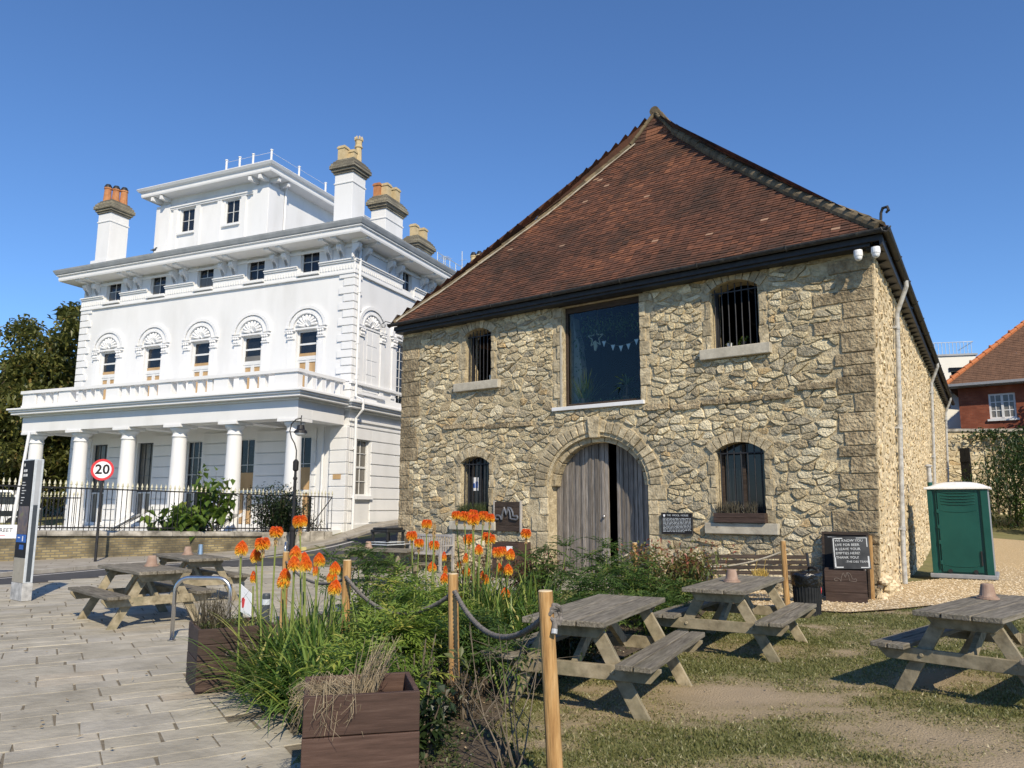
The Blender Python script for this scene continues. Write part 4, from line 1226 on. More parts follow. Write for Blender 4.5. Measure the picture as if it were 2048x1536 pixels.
# ---- roof
EZ = 6.62
BL, BR = Vector((-12.1, -.42, EZ)), Vector((.62, -.42, EZ))
GL, GR, GA = Vector((-6.52, 3.5, 11.83)), Vector((-5.2, 3.5, 11.85)), Vector((-5.86, 3.75, 12.72))
RB = Vector((-6.6, 22.5, 12.5))
BRb, BLb = Vector((.62 + TILT * 27.5, 27.2, EZ)), Vector((-12.1, 27.2, EZ))
def sag(p, t, s):
    return p + Vector((0, 0, -.16 * sin(pi * t) + .035 * noise.noise(Vector((p.x * .6, p.y * .6 + 5, p.z * .3)))))
def tile_slope(mb, A, B, C, D, gauge, tw, R, rag=.007, sagf=sag, tonef=None):
    h = ((C + D) / 2 - (A + B) / 2).length
    rows = max(1, int(h / gauge))
    for r_ in range(rows):
        t0, t1 = r_ / rows, min(1, (r_ + 1.25) / rows)
        L0, R0, L1, R1 = A.lerp(D, t0), B.lerp(C, t0), A.lerp(D, t1), B.lerp(C, t1)
        up = ((L1 + R1) - (L0 + R0)).normalized()
        U = (R0 - L0)
        ln_ = U.length
        U.normalize()
        nrm = U.cross(up).normalized()
        if nrm.z < 0: nrm = -nrm
        hh = ((L1 + R1) / 2 - (L0 + R0) / 2).length
        k = int(ln_ / tw) + 1
        off = (.5 if r_ % 2 else 0) * tw
        for i in range(-1, k + 1):
            a, c = i * tw + off, (i + 1) * tw + off - .004
            a, c = max(0, a), min(ln_, c)
            if c - a < .02: continue
            la, lc = R.uniform(-rag, rag) * .5, R.uniform(-rag, rag) * .5
            lift = .022 + R.uniform(-rag, rag) * .8
            dn = R.uniform(-.006, .006)
            p0 = sagf(L0 + U * a, t0, 0) + nrm * (lift + la) - up * dn
            p1 = sagf(L0 + U * c, t0, 0) + nrm * (lift + lc) - up * dn
            q0 = sagf(L0 + U * a + up * hh, t1, 0) + nrm * .002
            q1 = sagf(L0 + U * c + up * hh, t1, 0) + nrm * .002
            b0_, b1_ = p0 - nrm * .013, p1 - nrm * .013
            tn = R.random() ** 1.1
            if tonef: tn = tonef(p0, tn, R)
            mb.add([p0, p1, q1, q0, b0_, b1_], [(0, 1, 2, 3), (4, 5, 1, 0)], tn)
RT = random.Random(41)
def tf(p, t, R):
    v = .5 + .55 * noise.noise(Vector((p.x * .45, p.y * .3, p.z * .55)))
    t = max(0, min(.94, .30 * t + .70 * v * (0.6 + .8 * t)))
    return 1.0 if R.random() < .006 else t
tl = MB()
tile_slope(tl, BL, BR, GR, GL, .098, .17, RT, tonef=tf)
tl.build('roof', M['tile'], S, norm=False)
und = MB()
kk = 12
for (A, B, C, D) in ((BL, BR, GR, GL),):
    for i in range(kk):
        t0, t1 = i / kk, (i + 1) / kk
        und.add([sag(A.lerp(D, t0), t0, 0) - Vector((0, .0, .05)), sag(B.lerp(C, t0), t0, 0) - Vector((0, 0, .05)), sag(B.lerp(C, t1), t1, 0) - Vector((0, 0, .05)), sag(A.lerp(D, t1), t1, 0) - Vector((0, 0, .05))], [(0, 1, 2, 3)], .1)
und.build('roof_lining', M['black'], S, norm=False)
# long slopes either side, courses as strips
sd_ = MB()
tile_slope(sd_, BR, BRb, RB, GA, .3, 1.2, RT, .004, tonef=tf)
tile_slope(sd_, BLb, BL, GA, RB, .3, 1.2, RT, .004, tonef=tf)
sd_.add([BR, GR, GA, GA.lerp(GR, .0)], [(0, 1, 2)], .3)
sd_.add([BL, GL, GA], [(0, 1, 2)], .3)
tile_slope(sd_, BRb, BLb, RB, RB + Vector((-.02, 0, 0)), .3, 1.2, RT, .004, tonef=tf)
sd_.build('side_roof', M['tile'], S, norm=False)
# tile-hung gablet
gb = MB()
nsag = lambda p, t, s: p + Vector((0, 0, -.05 * sin(pi * max(0, min(1, (p.x - GL.x) / (GR.x - GL.x))))))
tile_slope(gb, GL + Vector((-.06, -.05, -.05)), GR + Vector((.06, -.05, -.05)), GA + Vector((.03, -.05, .02)), GA + Vector((-.03, -.05, .02)), .11, .17, RT, .006, nsag, lambda p, t, R: (.92 if abs(p.x + 5.85) < .3 and p.z < 12.15 else .08 + .25 * t))
gb.build('gablet', M['tile'], S, norm=False)
# hip and ridge tiles
def hip_tiles(A, B, name, rad, step, s0=True):
    hm = MB()
    L = (B - A).length
    k = int(L / step)
    for i in range(k):
        t0, t1 = i / k, (i + 1.12) / k
        p0, p1 = A.lerp(B, t0), A.lerp(B, min(1, t1))
        if s0: p0, p1 = sag(p0, t0, 0), sag(p1, min(1, t1), 0)
        j = Vector((0, 0, RT.uniform(-.008, .008)))
        hm.tube([p0 + Vector((0, 0, .03)) + j, p1 + Vector((0, 0, .015)) + j], [rad * 1.0, rad * .96], 12, RT.random())
    return hm.build(name, M['ridge'], S)
hip_tiles(BR + Vector((-.12, .06, .03)), GR + Vector((.02, 0, .0)), 'hip_tiles', .13, .36)
hip_tiles(BL + Vector((.1, .06, .02)), GL, 'hip_tiles', .085, .42)
mt = MB()
k = 40
mt.tube([sag((BL + Vector((.25, -.0, .06))).lerp(GL + Vector((.17, -.07, 0)), i / k), i / k, 0) + Vector((RT.uniform(-.015, .015), -.03, RT.uniform(-.01, .01))) for i in range(k + 1)], [RT.uniform(.010, .022) for _ in range(k + 1)], 6)
mt.build('hip_mortar', M['sill'], S)
hip_tiles(GA + Vector((0, -.12, .03)), RB, 'ridge_tiles', .14, .33, False)
for a in (GR, GL):
    hip_tiles(a + Vector((0, -.06, 0)), GA + Vector((0, -.06, 0)), 'verge_tiles', .06, .2, False)
# eaves: fascia, soffit and gutters
fa = MB()
fa.box(-12.02, .50, -.36, -.30, EZ - .17, EZ - .06); fa.box(-12.02, .3, -.30, .02, EZ - .23, EZ - .165)
fa.beam((.50, -.36, EZ - .16), (.50 + TILT * 27.5, 27, EZ - .16), .06, .2)
fa.beam((.36, -.2, EZ - .24), (.36 + TILT * 27.5, 27, EZ - .24), .3, .05)
for i in range(44):
    y = .1 + i * .6
    fa.beam((.26 + TILT * y, y, EZ - .30), (.47 + TILT * y, y, EZ - .22), .09, .09)
fa.build('eaves_board', M['black'], S, bevel=.004)
def half_gutter(mb, A, B, r, nseg):
    A, B = Vector(A), Vector(B)
    d = (B - A).normalized()
    sd2 = d.cross(Vector((0, 0, 1))).normalized()
    vs, fs = [], []
    for i in range(nseg + 1):
        c = A.lerp(B, i / nseg)
        for rr_ in (r, r * .9):
            for k in range(9):
                th = pi + pi * k / 8
                vs.append(c + sd2 * rr_ * cos(th) + Vector((0, 0, rr_ * sin(th))))
    for i in range(nseg):
        o0, o1 = i * 18, (i + 1) * 18
        for k in range(8):
            fs += [(o0 + k, o0 + k + 1, o1 + k + 1, o1 + k), (o0 + 9 + k, o1 + 9 + k, o1 + 10 + k, o0 + 10 + k)]
        fs += [(o0, o1, o1 + 9, o0 + 9), (o0 + 8, o0 + 17, o1 + 17, o1 + 8)]
    mb.add(vs, fs)
    for i in range(nseg + 1):
        c = A.lerp(B, i / nseg)
        mb.tube([c - sd2 * (r + .006) + Vector((0, 0, .01)), c - sd2 * r * .75 - Vector((0, 0, r * .75)), c - Vector((0, 0, r + .006)), c + sd2 * r * .75 - Vector((0, 0, r * .75)), c + sd2 * (r + .006) + Vector((0, 0, .01))], .016, 6)
gu = MB()
half_gutter(gu, (-12.12, -.44, EZ + .01), (.66, -.44, EZ + .01), .075, 7)
half_gutter(gu, (.62, -.5, EZ), (.62 + TILT * 27.5, 27.2, EZ - .04), .075, 14)
gu.build('gutter', M['gutter'], S)
for y, zo in ((3.2, .0), (14.6, .0), (24.3, .0)):
    dp = MB()
    x = lambda z: TILT * y + .29 * z / 6.5 + .09
    dp.tube([(TILT * y + .60, y - .1, EZ - .08), (TILT * y + .60, y - .1, EZ - .2), (x(6) , y, EZ - .75), (x(5.8), y, EZ - .9), (x(.7), y, .7), (x(.1) + .02, y, .05)], .05, 10)
    for z in (5.5, 3.3, 1.15):
        dp.lathe([(.062, 0), (.062, .10)], (x(z), y, z), 10)
        dp.box(x(z) - .13, x(z) + .01, y - .12, y - .04, z + .02, z + .06)
    dp.build('downpipe', M['pipe'], S)
# corner finials and the left-hand scroll
fn = MB(); fn.tube([(.52, -.36, EZ + .1), (.54, -.38, EZ + .32), (.58, -.40, EZ + .40), (.66, -.42, EZ + .40), (.68, -.43, EZ + .33), (.63, -.42, EZ + .29)], [.025, .025, .028, .03, .03, .02], 8)
fn.build('hip_iron', M['gutter'], S)
fn = MB(); fn.tube([(-12.05, -.4, EZ + .05), (-12.25, -.46, EZ + .12), (-12.38, -.48, EZ + .06), (-12.36, -.48, EZ - .04), (-12.26, -.46, EZ - .04), (-12.26, -.46, EZ + .03)], .012, 6)
fn.build('hip_iron', M['gutter'], S)

# ================================================================== THINGS ON THE WAREHOUSE
def hung(name, label, cat, x, y, z, group=None):
    p = wl(x, y)
    return thing(name, label, cat, (p[0], p[1], z), -WAZ, group)
for i, x in enumerate((.10, .40)):
    t = hung('security_camera', ('white dome camera with grey band under the eaves corner, nearer the wall' if i == 0 else 'cream dome camera at the outer end of the eaves corner'), 'camera', x, -.34, EZ - .29)
    p = MB(); p.lathe([(.075, 0), (.08, -.04), (.08, -.10), (.074, -.12)], (0, 0, 0), 16); p.build('housing', M['whiteplastic'], t, smooth=False)
    p = MB(); p.ball((0, 0, -.125), .068, 14, (1, 1, 1.15)); p.build('dome', M['whiteplastic'], t, smooth=True)
    p = MB(); p.ball((.01, -.04, -.165), .028, 8); p.build('lens', M['grey_metal'], t)

t = hung('window_box', 'empty-fronted brown trough with dry lavender under the lower right barred window', 'window box', -2.44, -.08, 1.334)
p = MB()
for k in range(2): p.box(-.52, .52, -.12, .10, k * .095, k * .095 + .09)
p.build('trough', M['planter'], t, bevel=.006)
def sprigs(mb, n, R, rx, ry, h, r=.004, lean=.25, c=(0, 0, 0)):
    for _ in range(n):
        x, y = c[0] + R.uniform(-rx, rx), c[1] + R.uniform(-ry, ry)
        a, L = R.uniform(0, 2 * pi), h * R.uniform(.55, 1.1)
        d = R.uniform(0, lean)
        q = Vector((x + cos(a) * d * L, y + sin(a) * d * L, c[2] + L))
        m_ = Vector((x, y, c[2])).lerp(q, .5) + Vector((R.uniform(-.02, .02), R.uniform(-.02, .02), 0))
        mb.tube([(x, y, c[2]), m_, q], [r, r * .8, r * .3], 4, R.random(), False)
def leafquad(mb, p, d, L, W, R, tone, droop=.15, fold=.0):
    d = Vector(d).normalized()
    s = d.cross(Vector((R.uniform(-.5, .5), R.uniform(-.5, .5), 1))).normalized()
    p = Vector(p)
    m_ = p + d * L * .5
    q = p + d * L - Vector((0, 0, droop * L))
    mb.add([p, m_ + s * W / 2, q, m_ - s * W / 2], [(0, 1, 2, 3)], tone)
def rdir(R, up=.2):
    while True:
        v = Vector((R.uniform(-1, 1), R.uniform(-1, 1), R.uniform(-1, 1)))
        if .05 < v.length < 1: return (v.normalized() + Vector((0, 0, up))).normalized()
R = random.Random(101)
p = MB()
for cx in (-.36, -.12, .2): sprigs(p, 90, R, .12, .06, .24, .0045, .5, (cx, 0, .17))
p.build('lavender', M['l_heather'], t, norm=False)
t = hung('window_box', 'dark trough with wispy grey lavender under the lower left barred window', 'window box', -9.32, -.08, 1.275)
p = MB(); p.box(-.46, .46, -.12, .10, 0, .16); p.build('trough', M['planter_red'], t, bevel=.006)
p = MB()
for cx in (-.3, 0, .25): sprigs(p, 110, R, .14, .06, .30, .0045, .5, (cx, 0, .15))
p.build('lavender', M['l_weed'], t, norm=False)
t = hung('notice', 'small blue and white printed notice taped inside the lower left window', 'notice', -9.52, .255, 2.2)
p = MB(); p.box(-.10, .10, -.004, 0, -.17, .17); p.build('sheet', M['signwhite'], t)
p = MB(); p.box(-.09, -.01, -.007, -.0045, -.1, .02); p.box(.01, .09, -.007, -.0045, -.1, .06); p.build('print', M['signblue'], t)

def emblem(parent, sc, r, M4, mat_, thick=1.0):
    """a pointed M whose feet curl into scrolls"""
    e = MB()
    ls = [(-.55, -.02), (-.66, .02), (-.80, -.02), (-.90, -.14), (-.86, -.27), (-.72, -.31), (-.60, -.26)]
    stroke = [[(-.38, -.30), (-.33, .05), (-.16, .47), (-.0, .02), (.14, .47), (.28, .2), (.34, -.24)],
              [(-.40, -.30), (-.48, -.12), (-.64, -.04), (-.84, -.05), (-.93, -.17), (-.84, -.28), (-.66, -.27)],
              [(.14, .47), (.36, .42), (.52, .16), (.56, -.04), (.72, -.08), (.86, -.05), (.92, -.18), (.82, -.29), (.62, -.27), (.40, -.25)]]
    for s in stroke:
        pts = []
        for i in range(len(s) - 1):
            for k in range(4):
                t_ = k / 4
                p0, p1, p2, p3 = s[max(i - 1, 0)], s[i], s[i + 1], s[min(i + 2, len(s) - 1)]
                sharp = (s is stroke[0])
                if sharp: q = (p1[0] + (p2[0] - p1[0]) * t_, p1[1] + (p2[1] - p1[1]) * t_)
                else: q = tuple(.5 * ((2 * p1[j]) + (-p0[j] + p2[j]) * t_ + (2 * p0[j] - 5 * p1[j] + 4 * p2[j] - p3[j]) * t_ ** 2 + (-p0[j] + 3 * p1[j] - 3 * p2[j] + p3[j]) * t_ ** 3) for j in (0, 1))
                pts.append(M4 @ Vector((q[0] * sc, 0, q[1] * sc)))
        pts.append(M4 @ Vector((s[-1][0] * sc, 0, s[-1][1] * sc)))
        e.tube(pts, r, 6)
    return e.build('emblem', mat_, parent)
t = hung('wooden_sign', 'square dark plank sign with a raised scrolled metal letter M, left of the arch', 'sign', -8.23, -.06, 1.39)
p = MB()
for k in range(5): p.box(-.385, .385, -.03, .02, -.35 + k * .142, -.35 + k * .142 + .138, random.random())
p.build('board', M['bench_brown'], t, bevel=.004)
p = MB(); p.box(-.415, -.387, -.045, .03, -.37, .38); p.box(.387, .415, -.045, .03, -.37, .38); p.build('batten', M['bench_grey'], t)
emblem(t, .37, .026, Matrix.Translation((0, -.06, .04)), M['emblem'])
t = hung('plaque', 'black metal history plaque headed THE WOOL HOUSE, right of the arched doors', 'plaque', -3.81, -.06, 1.295)
p = MB(); p.box(-.335, .335, -.015, .02, -.205, .205); p.build('plate', M['signblack'], t)
p = MB()
for a in ((-.35, .35, .205, .22), (-.35, .35, -.22, -.205), (-.35, -.335, -.205, .205), (.335, .35, -.205, .205)): p.box(a[0], a[1], -.025, .02, a[2], a[3])
p.build('rim', M['gutter'], t)
text('heading', 'THE  WOOL  HOUSE', .052, M['grey_metal'], t, upright(.02, -.017, .165))
p = MB(); p.prism([(-.305, .185), (-.255, .185), (-.26, .15), (-.28, .13), (-.30, .15)], 'y', -.019, -.0155); p.build('crest', M['signwhite'], t)
p = MB()
for r_ in range(11):
    u = -.315
    z = .105 - r_ * .027
    while u < (.31 if r_ < 10 else .15):
        L = R.uniform(.02, .09); e = min(u + L, .315)
        p.box(u, e, -.0175, -.0155, z - .005, z + .005); u = e + .016
p.build('text_lines', M['grey_metal'], t)

# things seen behind the big glass
t = hung('star_lantern', 'gold wireframe star hanging by a cord behind the big glass', 'ornament', -6.02, .48, 5.62)
p = MB()
P_ = [(.22 * (1 if i % 2 == 0 else .42) * sin(i * pi / 5), .22 * (1 if i % 2 == 0 else .42) * cos(i * pi / 5)) for i in range(10)]
for i in range(10):
    a, c = P_[i], P_[(i + 1) % 10]
    p.tube([(a[0], 0, a[1]), (c[0], 0, c[1])], .014, 5)
p.build('star', M['gold'], t)
p = MB(); p.tube([(0, 0, .22), (.1, 0, .82)], .006, 4); p.build('cord', M['straw'], t)
p = MB(); p.prism([(-.06, -.1), (.0, -.06), (.05, -.2), (0, -.32), (-.03, -.3)], 'y', -.02, .02); p.build('tassel', M['gold'], t)
t = hung('bunting', 'string of small white pennants curving across the big glass', 'bunting', -5.3, .44, 5.36)
p = MB(); pts = [(-.62 + .15 * i, 0, .55 * ((i - 4.2) / 4.6) ** 2 * .62 - .02) for i in range(10)]
p.tube(pts, .004, 4); p.build('string', M['straw'], t)
for i in (1, 2.6, 4, 5.3, 6.7, 8.3):
    k = int(i); f_ = i - k
    a, c = Vector(pts[k]), Vector(pts[k + 1]); q = a.lerp(c, f_)
    p = MB(); p.prism([(q.x - .055, q.z), (q.x + .055, q.z + .0), (q.x + .0, q.z - .14)], 'y', -.002, .002); p.build('pennant', M['signwhite'], t)
t = hung('hanging_greenery', 'dark leafy garland hanging along the top inside the big glass', 'garland', -5.5, .45, 6.0)
p = MB()
for _ in range(900):
    x = R.uniform(-1.05, .85); z = R.gauss(.0, .12) - .2 * R.random() + (0 if x > -.85 else -R.random() * 1.7)
    leafquad(p, (x, R.uniform(-.1, .15), z), rdir(R, -.3), R.uniform(.06, .13), .035, R, R.random(), .3)
p.build('leaves', M['l_feather_dark'], t, norm=False)
def strap_clump(mb, n, R, rad, L, W, droop, c=(0, 0, 0), up=(.5, 1.0), tone=None, seg=5):
    for _ in range(n):
        a = R.uniform(0, 2 * pi)
        r0 = rad * sqrt(R.random())
        b = Vector((c[0] + r0 * cos(R.uniform(0, 6.3)), c[1] + r0 * sin(R.uniform(0, 6.3)), c[2]))
        ln_ = L * R.uniform(.6, 1.15)
        out = R.uniform(.15, 1.0)
        el = R.uniform(*up) * pi / 2 * (1 - .35 * out)
        d = Vector((cos(a) * cos(el), sin(a) * cos(el), sin(el)))
        sd_ = Vector((-sin(a), cos(a), 0))
        k = droop * R.uniform(.5, 1.4)
        pts, p_ = [], b.copy()
        for i in range(seg + 1):
            pts.append(p_.copy())
            d = (d + Vector((0, 0, -k * (i + 1) / seg * .55))).normalized()
            p_ = p_ + d * ln_ / seg
            if p_.z < c[2] + .02: p_.z = c[2] + .02
        w_ = W * R.uniform(.7, 1.2)
        vs = []
        for i, q in enumerate(pts):
            ww = w_ * (1 - (i / seg) ** 2.2) * .5 + .0008
            vs += [q - sd_ * ww, q + sd_ * ww]
        tn = R.random() if tone is None else tone
        mb.add(vs, [(2 * i, 2 * i + 1, 2 * i + 3, 2 * i + 2) for i in range(seg)], tn)
t = hung('grass_plant', 'tall dark grassy pot plant in the lower left corner of the big glass', 'pot plant', -6.3, .38, 3.98)
p = MB(); strap_clump(p, 90, R, .08, .85, .014, .25, up=(.75, 1.0)); p.build('blades', M['l_feather'], t, norm=False)
p = MB(); p.lathe([(.09, 0), (.12, .18)], (0, 0, 0), 12); p.build('pot', M['pot'], t)
t = hung('spiky_plant', 'small bright green yucca in the lower right corner of the big glass', 'pot plant', -5.12, .30, 3.98)
p = MB()
for _ in range(34): 
    d = rdir(R, .7); leafquad(p, (0, 0, .38), d, R.uniform(.3, .45), .05, R, R.random() * .8, .25)
p.build('blades', M['l_fig'], t, norm=False)
p = MB(); p.tube([(0, 0, .1), (.01, 0, .4)], .025, 8); p.lathe([(.08, 0), (.1, .14)], (0, 0, 0), 12); p.build('stem', M['bark'], t)
t = hung('moss_bed', 'low strip of green artificial moss along the bottom of the big glass', 'moss', -5.6, .42, 3.98)
p = MB()
for _ in range(700): leafquad(p, (R.uniform(-.95, .9), R.uniform(-.12, .15), R.uniform(.02, .12)), rdir(R, .3), .06, .03, R, R.random(), .2)
p.build('moss', M['l_fig'], t, norm=False)
for i, (x, lab) in enumerate(((-2.66, 'small white pot with a succulent between the bars of the upper right window'), (-2.35, 'green fern in a dark pot on the upper right barred window ledge'))):
    t = hung('potted_plant', lab, 'pot plant', x, .30, 4.93)
    p = MB(); p.lathe([(.05, 0), (.065, .1)], (0, 0, 0), 12); p.build('pot', M['whiteplastic' if i == 0 else 'black'], t)
    p = MB()
    for _ in range(60 if i else 25): leafquad(p, (R.uniform(-.03, .03), R.uniform(-.03, .03), .1), rdir(R, .8), R.uniform(.1, .26) * (1 if i else .5), .03, R, R.random(), .5)
    p.build('leaves', M['l_fig' if i else 'l_weed'], t, norm=False)
t = hung('cup', 'small tin cup on the ledge of the upper left barred window', 'cup', -9.05, .28, 4.84)
p = MB(); p.lathe([(.04, 0), (.05, .15), (.045, .15), (.04, .02)], (0, 0, 0), 12); p.build('body', M['steel'], t)

# ================================================================== SIGNS AND STREET FURNITURE
t = thing('wayfinding_totem', 'tall slim dark wayfinding pillar with map panel and pale metal edge', 'sign', (-8.34, 13.5, .02), 51)
p = MB(); p.box(0, .15, 0, .50, .30, 2.42); p.build('body', M['grey_metal'], t, bevel=.008)
p = MB(); p.box(-.006, .156, -.006, .506, 0, .298); p.build('plinth', M['pipe'], t, bevel=.006)
p = MB(); p.box(.04, .11, -.004, .0, .32, 1.62); p.build('edge_inlay', M['dark_metal'], t)
p = MB(); p.box(.04, .11, -.004, .0, 1.625, 2.40); p.build('edge_light', M['lead'], t)
p = MB(); p.box(-.008, -.001, .01, .49, .72, 2.40); p.build('face_panel', M['signblack'], t)
p = MB(); p.box(-.007, -.001, .01, .49, .305, .715); p.build('lower_panel', M['beige'], t)
p = MB(); p.box(-.012, -.0085, .03, .47, 1.12, 1.60); p.build('map_panel', M['map'], t)
p = MB(); p.box(-.012, -.0085, .03, .47, .98, 1.115); p.box(-.012, -.0085, .12, .3, .86, .94); p.build('key_panel', M['signblue'], t)
def lface(y, z): return upright(-.0095, y, z, -90)
p = MB()
def bars(z, h, ws):
    y = .44
    for w_ in ws:
        p.box(-.0095, -.0082, y - w_, y, z, z + h); y -= w_ + .02
bars(2.30, .05, (.05,)); bars(2.20, .045, (.05, .09)); bars(2.12, .045, (.07, .10))
for k, ws in enumerate(((.12,), (.16,), (.09,), (.14, .03), (.12,), (.15,), (.11,), (.07,))): bars(2.01 - .048 * k - (.025 if k > 4 else 0), .014, ws)
p.build('text_lines', M['chalk'], t)
p = MB(); p.box(-.0125, -.0121, .16, .2, 1.0, 1.09); p.box(-.0125, -.0121, .3, .4, 1.05, 1.07); p.build('key_symbol', M['signwhite'], t)

t = thing('speed_sign', 'round red ringed 20 speed limit sign on a black pole by the road', 'road sign', (-11.5, 21.75, H(-11.5, 21.75) + .1), 12)
p = MB(); p.lathe([(.038, 0), (.038, 2.75)], (0, 0, 0), 12); p.build('pole', M['black'], t, smooth=False)
p = MB()
n = 40
for r0, r1, y0, y1, mm_, nm in ((0, .30, -.052, -.045, 'signwhite', 'sign_plate'), (.235, .302, -.058, -.0525, 'signred', 'red_ring')):
    p = MB()
    if r0 == 0: p.prism([(r1 * cos(2 * pi * k / n), 2.52 + r1 * sin(2 * pi * k / n)) for k in range(n)], 'y', y0, y1)
    else:
        for k in range(n):
            a0, a1 = 2 * pi * k / n, 2 * pi * (k + 1) / n
            p.prism([(r0 * cos(a0), 2.52 + r0 * sin(a0)), (r1 * cos(a0), 2.52 + r1 * sin(a0)), (r1 * cos(a1), 2.52 + r1 * sin(a1)), (r0 * cos(a1), 2.52 + r0 * sin(a1))], 'y', y0, y1)
    p.build(nm, M[mm_], t)
text('numerals', '20', .37, M['signblack'], t, upright(0, -.0545, 2.52), ext=.003, space=1.05, bold=.009)
p = MB(); p.box(-.06, .06, -.044, .045, 2.44, 2.50); p.box(-.06, .06, -.044, .045, 2.58, 2.64); p.build('clamp', M['black'], t)

t = thing('street_name_sign', 'low white street nameplate ending E STREET, partly out of frame', 'sign', (-11.1, 17.55, .1), 8)
p = MB(); p.box(-1.15, .02, -.025, .0, .80, 1.10); p.build('nameplate', M['signwhite'], t, bevel=.006)
p = MB(); p.box(.022, .09, -.04, .04, 0, 1.12); p.box(-1.24, -1.152, -.04, .04, 0, 1.12); p.build('leg', M['black'], t)
text('lettering', 'E STREET', .125, M['signblack'], t, upright(-.07, -.027, .98), 'RIGHT', .002)
p = MB(); p.box(-.62, -.22, -.028, -.0255, .86, .872); p.build('red_line', M['signred'], t)

t = thing('street_lamp', 'black iron street lamp with a crook arm and a hanging bell lantern', 'street lamp', (-7.02, 25.1, H(-7.02, 25.1) + .1), 0, None, .91)
p = MB(); p.lathe([(.13, 0), (.13, .12), (.10, .16), (.10, .75), (.115, .78), (.115, .86), (.075, .92), (.06, 1.6), (.055, 2.55), (.08, 2.58), (.08, 2.63), (.05, 2.66), (.045, 2.85), (.10, 2.9), (.105, 3.2), (.04, 3.28)], (0, 0, 0), 14); p.build('post', M['iron'], t, smooth=False)
p = MB(); p.tube([(0, 0, 3.2), (0, 0, 3.6), (-.08, 0, 3.85), (-.2, 0, 4.05), (-.27, 0, 4.3), (-.22, 0, 4.55), (-.06, 0, 4.72), (.12, 0, 4.76), (.13, 0, 4.86)], .022, 8); p.tube([(.12, 0, 4.78), (.12, 0, 4.5)], .018, 6); p.build('arm', M['iron'], t)
p = MB(); p.lathe([(.05, 4.52), (.12, 4.5), (.15, 4.36), (.22, 4.3), (.24, 4.22), (.22, 4.22)], (.12, 0, 0), 16); lh = p.build('lantern', M['iron'], t, smooth=False)
p = MB(); p.lathe([(.21, 4.235), (.19, 4.17), (.10, 4.12), (.01, 4.11)], (.12, 0, 0), 16); p.build('lamp_glass', M['signwhite'], lh)

t = thing('litter_bin', 'black square litter bin with open slots near the warehouse corner', 'litter bin', (-3.08, 19.5, .03), -38)
p = MB()
p.box(-.29, .29, -.29, .29, .04, .66)
for sx in (-1, 1):
    for sy in (-1, 1): p.box(sx * .29 - (.06 if sx > 0 else 0), sx * .29 + (.06 if sx < 0 else 0), sy * .29 - (.06 if sy > 0 else 0), sy * .29 + (.06 if sy < 0 else 0), .66, .96)
p.build('body', M['binblack'], t, bevel=.012)
p = MB(); p.prism([(-.31, -.31), (.31, -.31), (.31, .31), (-.31, .31)], 'z', .96, 1.03); p.prism([(-.27, -.27), (.27, -.27), (.27, .27), (-.27, .27)], 'z', 1.03, 1.08); p.build('lid', M['binblack'], t, bevel=.02)
p = MB(); p.box(-.30, .30, -.30, .30, .66, .68); p.box(-.30, .30, -.30, .30, .72, .735); p.build('band', M['grey_metal'], t)

def hoop(name, lab, x, y, rz, w_, h):
    t = thing(name, lab, 'cycle stand', (x, y, .02), rz, 'steel cycle hoops on the paving')
    p = MB(); r = .17
    pts = [(-w_ / 2, 0, 0), (-w_ / 2, 0, h - r)] + [(-w_ / 2 + r - r * cos(a), 0, h - r + r * sin(a)) for a in [pi / 2 * k / 6 for k in range(1, 7)]] + [(w_ / 2 - r + r * sin(a), 0, h - r + r * cos(a)) for a in [pi / 2 * k / 6 for k in range(0, 7)]] + [(w_ / 2, 0, 0)]
    p.tube(pts, .024, 12)
    o = p.build('tube', M['steel'], t, smooth=True)
    p = MB(); p.lathe([(.05, 0), (.05, .008)], (-w_ / 2, 0, 0), 12); p.lathe([(.05, 0), (.05, .008)], (w_ / 2, 0, 0), 12); p.build('foot_plate', M['steel'], t)
hoop('cycle_hoop', 'shiny steel hoop beside the planter with withered heather', -3.79, 9.72, -4, .70, .745)
hoop('cycle_hoop', 'steel hoop seen edge-on beyond the picnic tables, left of the poker flowers', -6.45, 18.75, 107, .70, .76)
hoop('cycle_hoop', 'steel hoop seen edge-on, mostly hidden behind the far rope post', -5.33, 18.55, 104, .70, .77)

t = thing('bed_notice', 'small tilted white board with a red mark on a dark stake', 'notice', (-3.32, 9.75, .03), -38, None, .85)
p = MB(); p.box(-.03, .03, -.02, .02, 0, .80); p.build('stake', M['dark_metal'], t)
p = MB(); p.prism([(.0, .40), (.29, .34), (.29, .66), (.0, .78)], 'y', -.03, -.021); p.build('board', M['signwhite'], t)
p = MB(); p.prism([(.06, .58), (.10, .6), (.14, .57), (.12, .46), (.08, .45)], 'y', -.034, -.0305); p.build('red_mark', M['signred'], t)
t = thing('stub_post', 'short dark weathered stub post among the poker leaves', 'post', (-2.75, 8.9, .03))
p = MB(); p.lathe([(.045, 0), (.043, .62), (.038, .64)], (0, 0, 0), 12); p.build('shaft', M['dark_metal'], t)
p = MB(); p.lathe([(.047, .52), (.047, .58)], (0, 0, 0), 12); p.build('collar', M['grey_metal'], t)

